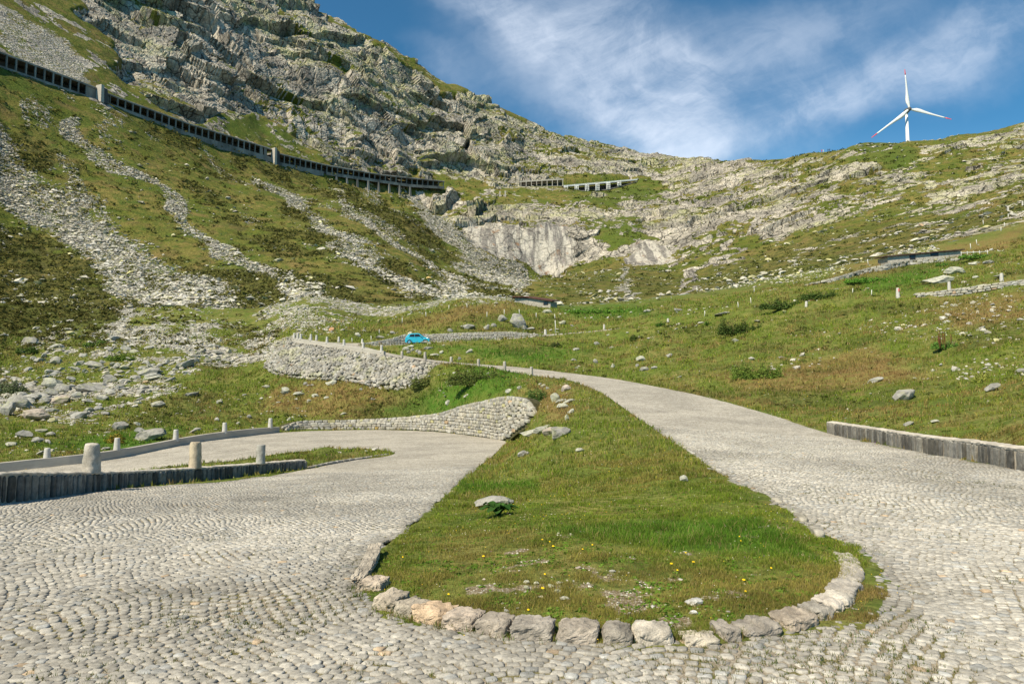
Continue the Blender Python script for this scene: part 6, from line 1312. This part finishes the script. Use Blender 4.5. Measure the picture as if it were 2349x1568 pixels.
# far scree
ICO0 = []
for k in range(8):
    V, Fc = ico(1) if False else ico(1); rr = np.random.default_rng(k); 
    bm = bmesh.new(); bmesh.ops.create_icosphere(bm, subdivisions=1, radius=1); bm.free()
    V = np.array([(0,0,1),(1,0,.2),(.3,.95,.1),(-.8,.6,.25),(-.85,-.55,.1),(.25,-.95,.3),(.55,.4,.75),(-.4,-.1,.85),(0,0,-.6)])+rr.normal(0, .13, (9, 3)); ICO0.append((V, np.array([(0,6,7),(1,2,6),(2,3,7),(2,7,6),(3,4,7),(4,5,7),(5,0,7),(5,1,6),(5,6,0),(1,8,2),(2,8,3),(3,8,4),(4,8,5),(5,8,1)])))
msk = vis_f*np.clip(scree*(1-.85*rockA), 0, 1)**1.2*leftslope
qa, sa_, ra_, ta_, Ca = stones_on(Pf, msk, 60000, .26, 1.9, 1.7, None, None, None, 11, lo=.40, hi=.66)
msk = vis_f*(1-rockA)*(1-leftslope*.5)*sstep(ln+.4*ln2, .05, .5)*(Vf > 280)
qb, sb_, rb_, tb_, Cb = stones_on(Pf, msk, 7000, .4, 3.0, 1.6, None, None, None, 12, lo=.38, hi=.60, lich=.25)
q = np.concatenate([qa, qb]); sc = np.concatenate([sa_, sb_]); V, Fq, ix = inst(ICO0, q, sc, np.r_[ra_, rb_], np.r_[ta_, tb_]); C = np.concatenate([Ca, Cb])
o = mk('scree', V, Fq, M['farrock'], smooth=False, col=C[ix]); tag(o, 'pale scree and blocks spread over the mountainside', 'scree', kind='stuff')
print('rocks done')
# ================================================================== grass
def blades(idx_n, mask, hfun, wfun, seed, colfun, spread=1.0, lean=.45, per=1):
    i = sample(Pn, mask, idx_n, seed); q = pn[i].copy(); Y = np.maximum(q[:, 1], 3.0); r = np.random.default_rng(seed+1); n = len(i)
    cell = Y/F*2.4; q[:, 0] += r.normal(0, 1, n)*cell*spread; dy = r.normal(0, 1, n)*cell*spread*1.5; q[:, 1] += dy
    rd = road_sd(q[:, 0], q[:, 1])+.16*fbm(np.c_[q[:, 0], q[:, 1], q[:, 0]*0]*1.5, 3, 94); ok = rd > -.03; q, i, Y = q[ok], i[ok], Y[ok]; n = len(i)
    near_ = Y < 40
    # height from the ground grid: local plane at the sampled vertex
    gx = (np.gradient(Zn, axis=1)/np.gradient(Xn, axis=1)).ravel()[i]; gy_ = (np.gradient(Zn, axis=0)/(np.gradient(yn, axis=0)+1e-6)).ravel()[i]
    gx = np.clip(gx, -1.5, 1.5); gy_ = np.clip(gy_, -1.5, 1.5)
    q[:, 2] = pn[i, 2]+gx*(q[:, 0]-pn[i, 0])+gy_*(q[:, 1]-pn[i, 1])-.005
    h = hfun(Y, i, r); w = wfun(Y, h); th = r.uniform(0, 2*math.pi, n); a = np.c_[np.cos(th), np.sin(th), np.zeros(n)]*w[:, None]
    ld = r.uniform(0, 2*math.pi, n); lm = r.uniform(.1, lean*2, n)*h; tipo = np.c_[np.cos(ld)*lm, np.sin(ld)*lm, h]; mid = np.c_[np.cos(ld)*lm*.35, np.sin(ld)*lm*.35, h*.6]
    V = np.stack([q-a, q+a, q+mid+a*.7, q+mid-a*.7, q+tipo], 1); b = (np.arange(n)*5)[:, None]
    Q = b+np.array([[0, 1, 2, 3]]); Tt = b+np.array([[3, 2, 4]]); C = colfun(i, r, n); C = np.repeat(C, 5, 0).reshape(n, 5, 3); C[:, 4] *= 1.15
    return V.reshape(-1, 3), Q, Tt, C.reshape(-1, 3)
nzA = fbm(pn*.35, 4, 301); nzB = fbm(pn*1.6, 3, 302); tuft = fbm(pn*2.6, 3, 303)
brv = (brown*front).ravel(); frv = (freshn*front).ravel(); sov = (soil*front).ravel(); dkv = (darkn*front).ravel(); scv = scr_n.ravel()
isl_f = (island_m*(yn < 30)).ravel()
def gcol(i, r, n):
    c1 = np.array([.165, .240, .024]); c2 = np.array([.28, .26, .052]); c3 = np.array([.075, .115, .018]); c4 = np.array([.26, .175, .07]); c5 = np.array([.075, .175, .018]); c6 = np.array([.045, .07, .015])
    m = np.clip(.5+.7*nzA[i]+r.normal(0, .3, n), 0, 1)[:, None]; C = c1*(1-m)+c2*m
    m = np.clip(.35+.8*nzB[i]+r.normal(0, .2, n), 0, 1)[:, None]*.7; C = C*(1-m)+c3*m
    m = np.clip(frv[i]*.8+r.normal(0, .1, n), 0, 1)[:, None]; C = C*(1-m)+c5*m
    m = np.clip(brv[i]*.75+sstep(nzA[i]-.5*nzB[i], .08, .6)*.75*(1-frv[i])+r.normal(0, .15, n), 0, 1)[:, None]; C = C*(1-m*(1-.45*isl_f[i])[:, None])+c4*m*(1-.45*isl_f[i])[:, None]
    m = np.clip(dkv[i]*.7, 0, 1)[:, None]; C = C*(1-m)+c6*m
    dry = r.random(n) < .10; C[dry] = np.array([.30, .225, .10]); return 1.12*C*r.uniform(.7, 1.35, (n, 1))
gm = vis_road*(1-.85*np.clip(soil*1.1, 0, 1))*(1-.8*np.clip(bould*1.2, 0, 1))*(1-.6*scr_n)
isl2 = (gm*(yn < 20)).astype(float); mid2 = gm*(yn >= 14)*(yn < 130)
def hn(Y, i, r): return (.020+.0012*Y+.05*np.clip(frv[i]-.2, 0, 1)*(Y < 40)+.03*np.clip(tuft[i], 0, 1))*r.uniform(.5, 1.4, len(Y))
def hm_(Y, i, r): return (.06+.0028*Y)*(.75+.6*np.clip(tuft[i]+.3, 0, 1))*r.uniform(.5, 1.35, len(Y))
v1 = blades(200000, isl2*(.35+sstep(tuft.reshape(shn), -.5, .3)), hn, lambda Y, h: np.maximum(.0016, Y/F*.55), 61, gcol)
v2 = blades(190000, mid2*(.3+sstep(tuft.reshape(shn), -.4, .4)), hm_, lambda Y, h: np.maximum(.003, Y/F*.75), 62, gcol)
V = np.concatenate([v1[0], v2[0]]); n1 = len(v1[0]); o = mk('grass', V, [np.concatenate([v1[1], v2[1]+n1]), np.concatenate([v1[2], v2[2]+n1])], M['grass'], smooth=False, col=np.concatenate([v1[3], v2[3]]))
tag(o, 'short green and straw coloured alpine grass covering island and meadows', 'grass', kind='stuff')
# moss and grass in the road joints and verge
rm = ((roadd > .0) & (roadd < 1.0) & (yn < 32) & (yn > 3)).astype(float)
n = 17000; rr = np.random.default_rng(5); D = np.concatenate([RB.reshape(-1, 3), RA.reshape(-1, 3)]); D = D[(np.hypot(D[:, 0], D[:, 1]) < 26) & (D[:, 1] > 3)]; q = D[rr.integers(0, len(D), n*6)].copy(); q[:, :2] += rr.normal(0, .35, (n*6, 2))
U_, V_ = proj(q); rd, rz_, ins = road_at(q[:, 0], q[:, 1]); ok = (ins > .5) & (fbm(np.c_[q[:, 0], q[:, 1], q[:, 0]*0]*.8, 3, 66) > -.12) & (rr.random(len(q)) < .5); q = q[ok][:n]; rz_ = rz_[ok][:n]; n = len(q); k = 4
q = np.repeat(q, k, 0); q[:, :2] += rr.normal(0, .012, (len(q), 2)); q[:, 2] = np.repeat(rz_, k)-.012; h = rr.uniform(.012, .034, len(q)); th = rr.uniform(0, 6.28, len(q)); a = np.c_[np.cos(th), np.sin(th), th*0]*.003; t_ = np.c_[np.cos(th*3)*.012, np.sin(th*3)*.012, h]
V = np.stack([q-a, q+a, q+t_], 1).reshape(-1, 3); C = np.where(rr.random(len(q))[:, None] < .5, [.17, .15, .05], [.10, .14, .03]); o = mk('joint_moss', V, np.arange(len(V)).reshape(-1, 3), M['grass'], smooth=False, col=np.repeat(C, 3, 0)); tag(o, 'tiny moss and grass tufts growing in the joints of the cobbles', 'moss', kind='stuff')
def clumps(P, mask, n, leaves, size, hgt, seed, colA, colB, name, label, cat_leaf=.35):
    i = sample(P, mask, n, seed); r = np.random.default_rng(seed+9); q = P.reshape(-1, 3)[i].copy(); Y = np.maximum(q[:, 1], 4); S = size(Y, r, n)
    d = r.normal(size=(n, leaves, 3)); d /= np.linalg.norm(d, axis=2)[..., None]; d[..., 2] = np.abs(d[..., 2]); rad = r.uniform(.55, 1.0, (n, leaves, 1)); el = r.uniform(.8, 1.5, (n, 1))
    c_ = q[:, None]+d*rad*S[:, None, None]*np.stack([el, np.ones((n, 1)), np.full((n, 1), hgt)], -1)
    a = r.normal(size=(n, leaves, 3)); a[..., 2] *= .4; a /= np.linalg.norm(a, axis=2)[..., None]; b = np.cross(a, d+r.normal(0, .4, d.shape)); b /= np.linalg.norm(b, axis=2)[..., None]+1e-9; l = (S[:, None, None]*cat_leaf)*r.uniform(.6, 1.3, (n, leaves, 1))
    V = np.stack([c_-a*l, c_+b*l*.5, c_+a*l, c_-b*l*.5], 2).reshape(-1, 3); m = np.clip(r.random((n, 1, 1))*.7+r.random((n, leaves, 1))*.3, 0, 1); C = np.array(colA)*(1-m)+np.array(colB)*m
    o = mk(name, V, np.arange(len(V)).reshape(-1, 4), M['leaf'], smooth=False, col=np.repeat(C.reshape(-1, 3), 4, 0)); tag(o, label, 'plants', kind='stuff')
clumps(Pf, vis_f*leftslope*(1-rockA)*(.15+dark)*(1-.8*scree), 4500, 12, lambda Y, r, n: r.uniform(.5, 1.9, n)*Y/200, .55, 901, (.10, .11, .030), (.18, .165, .055), 'heath_shrubs', 'low olive and brown heath cushions covering the left slope')
clumps(Pn, vis_n*inpoly([(-900,560),(170,560),(300,670),(640,740),(640,800),(250,800),(-900,880)], 20, wu2, wv2_)*(.25+darkn)*(yn > 60), 1500, 14, lambda Y, r, n: r.uniform(.35, 1.3, n)*Y/150, .55, 905, (.075, .085, .022), (.155, .135, .045), 'heath_cushions', 'low olive and brown heath cushions at the foot of the left slope')
clumps(Pf, vis_f*(1-leftslope)*(1-rk)*(Vf > 330), 2600, 12, lambda Y, r, n: r.uniform(.5, 1.7, n)*Y/300, .5, 902, (.045, .065, .015), (.10, .11, .03), 'alpine_shrubs', 'low dark green shrubs dotted between the cliffs and valley')
clumps(Pn, vis_n*(1-island_m)*(yn > 14)*(.12+darkn+.6*(fbm(pn*.3, 3, 97).reshape(shn) > .15)), 2600, 14, lambda Y, r, n: r.uniform(.10, .42, n)*np.clip(Y/60, .35, 1.5), .6, 903, (.06, .085, .018), (.17, .15, .05), 'meadow_herbs', 'ragged darker herbs and rusty tussocks scattered over the meadows')
clumps(Pn, vis_n*island_m*(yn < 20)*(.2+(fbm(pn*1.5, 3, 98).reshape(shn) > .05)), 2600, 7, lambda Y, r, n: r.uniform(.014, .045, n), .35, 904, (.10, .20, .02), (.17, .27, .045), 'turf_herbs', 'small bright rosettes of broad leaved herbs in the island turf', .55)
# grass tufts growing between and in front of the kerb stones
kp = []
for (a, b, *_x) in KS:
    A_, B_ = onz(*a, -1.78), onz(*b, -1.78)
    for P_, w_ in ((A_, 1.), (B_, 1.), ((A_+B_)/2, .6)):
        c_ = rr.integers(0, 4); kp += [P_+np.r_[rr.normal(0, .035, 2), 0] for _ in range(int(60*w_*(.3+rr.random())))]
kp = np.array(kp); rd, rz_, _ = road_at(kp[:, 0], kp[:, 1]); kp[:, 2] = rz_-.02; n = len(kp); h = rr.uniform(.035, .085, n); th = rr.uniform(0, 6.28, n); a = np.c_[np.cos(th), np.sin(th), th*0]*.0022; t_ = np.c_[np.cos(th*3)*.03, np.sin(th*3)*.03-.01, h]
V = np.stack([kp-a, kp+a, kp+t_*.55+a*.8, kp+t_*.55-a*.8, kp+t_], 1).reshape(-1, 3); b_ = (np.arange(n)*5)[:, None]; C = np.where(rr.random(n)[:, None] < .45, [.26, .19, .08], [.13, .20, .03])
o = mk('kerb_grass', V, [b_+np.array([[0, 1, 2, 3]]), b_+np.array([[3, 2, 4]])], M['grass'], smooth=False, col=np.repeat(C, 5, 0)); tag(o, 'grass tufts growing in the gaps between the kerb stones', 'grass', kind='stuff')
# ================================================================== leafy plants
def leafmesh(cen, rad, n, leaf, colA, colB, seed, updir=.3, hollow=.25):
    r = np.random.default_rng(seed); d = r.normal(size=(n, 3)); d /= np.linalg.norm(d, axis=1)[:, None]; d[:, 2] = np.abs(d[:, 2])*1.0-.05; rr = (hollow+(1-hollow)*r.random(n))**.6
    lump = 1+.35*fbm(d*2.2+seed, 3, seed); q = d*rr[:, None]*np.array(rad)*lump[:, None]+cen
    a = r.normal(size=(n, 3)); a[:, 2] *= .5; a /= np.linalg.norm(a, axis=1)[:, None]; b = np.cross(a, d+r.normal(0, .5, (n, 3))); b /= np.linalg.norm(b, axis=1)[:, None]+1e-9; s = leaf*r.uniform(.6, 1.3, n)[:, None]
    V = np.stack([q-a*s, q+b*s*.45, q+a*s, q-b*s*.45], 1).reshape(-1, 3); m = r.random((n, 1)); C = 1.8*(np.array(colA)*(1-m)+np.array(colB)*m); return V, np.arange(len(V)).reshape(-1, 4), np.repeat(C, 4, 0)
def shrub(u, v, w_, h_, label, colA, colB, seed, n=None, leafpx=2.2, name='shrub', stalks=0):
    p, _ = hit(u, v+h_*.5); Y = p[1]; W, Hh = px(w_, Y), px(h_, Y); root = empty(name, tuple(p)); tag(root, label, 'shrub'); n = n or int(np.clip(w_*h_*1.1, 250, 4500)); r = random.Random(seed)
    nl = max(2, int(w_/17)); Vs, Fs, Cs = [], [], []; off = 0
    for k in range(nl):
        cx_ = (k+.5-nl/2)/nl*W*.9; hh = Hh*r.uniform(.5, 1.0); V, Fq, C = leafmesh((cx_, r.uniform(-.1, .3)*W/nl, 0), (W/nl*.62, W/nl*.6, hh), n//nl, px(leafpx, Y), colA, colB, seed+k); Vs.append(V); Fs.append(Fq+off); Cs.append(C); off += len(V)
    mk('foliage', np.concatenate(Vs), np.concatenate(Fs), M['leaf'], root, smooth=False, col=np.concatenate(Cs))
    mb = MB()
    for k in range(max(4, nl*3)): x = r.uniform(-.4, .4)*W; mb.tube([(x*.7, 0, -.05), (x*.85, .02, Hh*.4), (x, .0, Hh*.75)], [px(.6, Y), px(.4, Y), px(.2, Y)], 5)
    mb.build('stems', M['roofwood'], root)
    if stalks:
        for k in range(stalks):
            mb = MB(); x = r.uniform(-.3, .45)*W; y = r.uniform(-.2, .2)*W; z = Hh*r.uniform(1.1, 1.7); mb.tube([(x, y, 0), (x*1.05, y, z*.6), (x*1.08, y, z)], [px(.5, Y), px(1.3, Y), px(.5, Y)], 5); mb.build('seed_stalk', M['stalk'], root)
M['stalk'] = mat_plain('brown seed stalks', (.12, .05, .025), .9, .1, .3, 8)
G1, G2_, G3, GD = (.05, .11, .015), (.10, .16, .03), (.16, .17, .05), (.035, .06, .015)
for k, a in enumerate(((1230, 903, 46, 52, 'small upright willow bush at the right end of the retaining wall', (.05,.09,.02), (.09,.14,.04)), (1085, 860, 130, 44, 'wide dark green shrub beside the rubble bank', (.05,.075,.018), (.11,.12,.035)), (965, 872, 46, 34, 'rounded shrub growing over the right end of the rubble bank', (.06,.08,.02), (.12,.13,.04)),
   (740, 822, 24, 16, 'yellow green shrub in the middle of the rubble bank', (.12,.14,.02), (.17,.18,.04)), (687, 850, 26, 16, 'brownish shrub low on the left of the rubble bank', (.08,.08,.02), (.13,.11,.04)), (870, 850, 30, 24, 'brown green shrub on the right half of the rubble bank', (.09,.08,.025), (.13,.12,.04)), (780, 822, 14, 12, 'small dark shrub high on the rubble bank', GD, G1), (828, 822, 18, 14, 'bright green shrub below the parapet end', (.12,.15,.02), (.16,.18,.04)),
   (1735, 848, 125, 40, 'broad bright green shrub on the meadow above the right road', (.08,.13,.02), (.14,.18,.04)), (1700, 748, 112, 36, 'dark bracken patch in the middle of the right meadow', (.03,.055,.012), (.07,.09,.025)), (1800, 695, 120, 26, 'long dark bracken patch below the fence line', (.035,.06,.015), (.07,.10,.025)), (1880, 675, 90, 24, 'dark bracken patch left of the waymark bollard', (.035,.06,.015), (.07,.10,.025)),
   (1462, 770, 38, 20, 'round dark shrub on the meadow right of the tall bollard', (.03,.055,.012), (.08,.10,.025)), (1275, 788, 24, 15, 'lone dark juniper clump above the middle road', (.02,.035,.01), (.05,.06,.02)), (1515, 742, 22, 12, 'small dark shrub left of the short meadow bollard', GD, G1), (1625, 741, 16, 10, 'tiny dark shrub above the dark bracken patch', GD, G1),
   (2252, 860, 40, 34, 'yellow green fern on the right meadow', (.16,.19,.03), (.22,.22,.06)), (1903, 700, 28, 14, 'yellow fern under the bracken patch', (.15,.17,.03), (.2,.2,.05)), (2170, 787, 70, 24, 'dock clump with brown seed stalks on the right meadow', (.06,.13,.02), (.11,.18,.04)), (25, 882, 70, 40, 'grey green willow shrub at the left edge by the boulders', (.08,.10,.05), (.12,.14,.07)), (275, 815, 68, 24, 'green shrub at the top right of the boulder field', (.07,.12,.02), (.12,.16,.035)),
   (262, 1003, 40, 24, 'green shrub with orange leaves behind the peaked boulder', (.08,.12,.02), (.30,.17,.03)), (60, 800, 46, 20, 'dark green cushion among the upper boulders at left', (.04,.07,.015), (.08,.11,.03)), (215, 785, 50, 20, 'low green shrub left of the pale scree fan', (.05,.09,.018), (.10,.14,.03)), (2160, 606, 30, 9, 'leafy docks in front of the stone hut', (.05,.12,.02), (.1,.17,.03)), (2250, 585, 110, 14, 'band of leafy docks right of the stone hut', (.05,.12,.02), (.1,.17,.03)),
   (1990, 640, 110, 16, 'wide patch of leafy docks below the dry stone wall', (.06,.14,.02), (.1,.19,.03)), (1400, 712, 220, 10, 'long bright green dock patch in front of the valley hut', (.06,.14,.02), (.11,.19,.03)))):
    shrub(a[0], a[1], a[2], a[3], a[4], a[5], a[6], 400+k, stalks=6 if 'stalks' in a[4] else 0)
# broad leaved dock on the island and weeds at the wall foot
def dock(u, v, w_, h_, n, label, ca, cb, seed, L=1.0):
    p, _ = hit(u, v+h_*.35); Y = p[1]; W, Hh = px(w_, Y), px(h_, Y); root = empty('dock_plant', tuple(p)); tag(root, label, 'plant'); r = random.Random(seed)
    for k in range(n):
        th = k*2.4+r.uniform(-.3, .3); rad = W*.5*r.uniform(.55, 1.0); up_ = Hh*r.uniform(.4, 1.0); wl = rad*.24; V = []; m_ = 7
        for j in range(m_+1):
            f = j/m_; rr = rad*f; z = up_*math.sin(min(1, f*1.25)*math.pi*.62)-.25*up_*f*f; ww = wl*math.sin(math.pi*min(1, f*.92+.08))**.8*(1+.15*math.sin(j*2.3)); c_ = np.array([math.cos(th), math.sin(th), 0])*rr+[0, 0, z]; s_ = np.array([-math.sin(th), math.cos(th), 0])*ww; V += [c_-s_+[0, 0, ww*.35], c_, c_+s_+[0, 0, ww*.35]]
        Fs = []
        for j in range(m_): a_ = j*3; Fs += [(a_, a_+1, a_+4, a_+3), (a_+1, a_+2, a_+5, a_+4)]
        t = r.random(); mk('leaf', np.array(V), [np.array(Fs)], M['leaf'], root, smooth=True, col=np.tile(np.array(ca)*(1-t)+np.array(cb)*t, (len(V), 1)))
dock(1143, 1172, 100, 30, 26, 'dark green broad leaved dock beside the flat slab on the island', (.03, .085, .018), (.06, .13, .03), 3)
dock(218, 1120, 26, 12, 12, 'small leafy weed at the foot of the slab wall under the widest bollard', (.12, .20, .03), (.2, .26, .06), 4)
dock(458, 1098, 16, 9, 9, 'tiny yellow green weed at the foot of the slab wall, further right', (.12, .20, .03), (.2, .24, .06), 5)
dock(8, 1140, 26, 9, 9, 'small weed at the foot of the slab wall at the left edge', (.12, .18, .03), (.18, .22, .05), 6)
dock(2140, 1046, 14, 6, 8, 'small weed at the foot of the right slab wall', (.06, .14, .02), (.1, .18, .03), 7); dock(2230, 1062, 16, 7, 8, 'larger weed at the foot of the right slab wall, nearer the right edge', (.06, .14, .02), (.1, .18, .03), 8)
# ================================================================== flowers
FL = [(1109,1277),(1029,1364),(1245,1350),(1250,1318),(1212,1399.5),(836,1315),(1336.6,1261),(1359,1251),(1261,1244),(1244,1239),(1269,1254),(924,1279),(1710,1357),(1769,1304),(1554,1309),(1540,1294),(1591,1290),(1573,1269),(1696,1232),(1700,1242),(1706,1331)]
fh = None
for k, (u, v) in enumerate(sorted(FL)):
    p, _ = hit(u, v+4); Y = p[1]; root = empty('yellow_flower', tuple(p)); tag(root, f'small yellow flower, {ORD[k]} from the left in the island grass', 'flower', 'yellow flowers on the island'); h = px(7, Y); r_ = .011+.006*(k % 3 == 0)
    mb = MB(); mb.tube([(0, 0, 0), (.002, .002, h)], .0012, 5); mb.build('stem', M['stalk2'] if 'stalk2' in M else M['leafstem'] if 'leafstem' in M else M['moss'], root)
    V = [(0, 0, h+.004)]; n = 12
    for j in range(n): rr = r_*(1 if j % 2 else .8); V.append((math.cos(j*2*math.pi/n)*rr, math.sin(j*2*math.pi/n)*rr-.003, h-.002+.004*math.sin(j*2*math.pi/n)))
    mk('flower_head', np.array(V), np.array([(0, j+1, (j+1) % n+1) for j in range(n)]), M['flower'], root, smooth=False, col=np.tile((.85, .55, .01), (n+1, 1)))
r = np.random.default_rng(9); i = sample(Pn, gm*(yn < 70)*(.15+sstep(fbm(pn*.5, 3, 310).reshape(shn), .1, .6)), 1500, 71); q = pn[i]+np.c_[r.normal(0, .04, (len(i), 2)), np.zeros(len(i))]; Y = np.maximum(q[:, 1], 4); s = np.maximum(.004, Y/F*.9); q[:, 2] += .03+.001*Y
kind_ = r.random(len(i)); C = np.where(kind_[:, None] < .3, [.80, .50, .02], np.where(kind_[:, None] < .9, [.62, .56, .46], [.30, .08, .30])); th = np.arange(6)/6*2*math.pi
V = q[:, None]+np.stack([np.cos(th), np.sin(th)*.9, .45*np.sin(th)], -1)[None]*s[:, None, None]; o = mk('wildflowers', V.reshape(-1, 3), (np.arange(len(q))[:, None]*6+np.arange(6)), M['flower'], smooth=False, col=np.repeat(C, 6, 0)); tag(o, 'tiny white, yellow and purple wildflowers scattered through the grass', 'wildflowers', kind='stuff')
for _o in bpy.data.objects:
    if 'label' in _o and len(_o['label'].split()) > 16: print('LONG', _o.name, _o['label'])
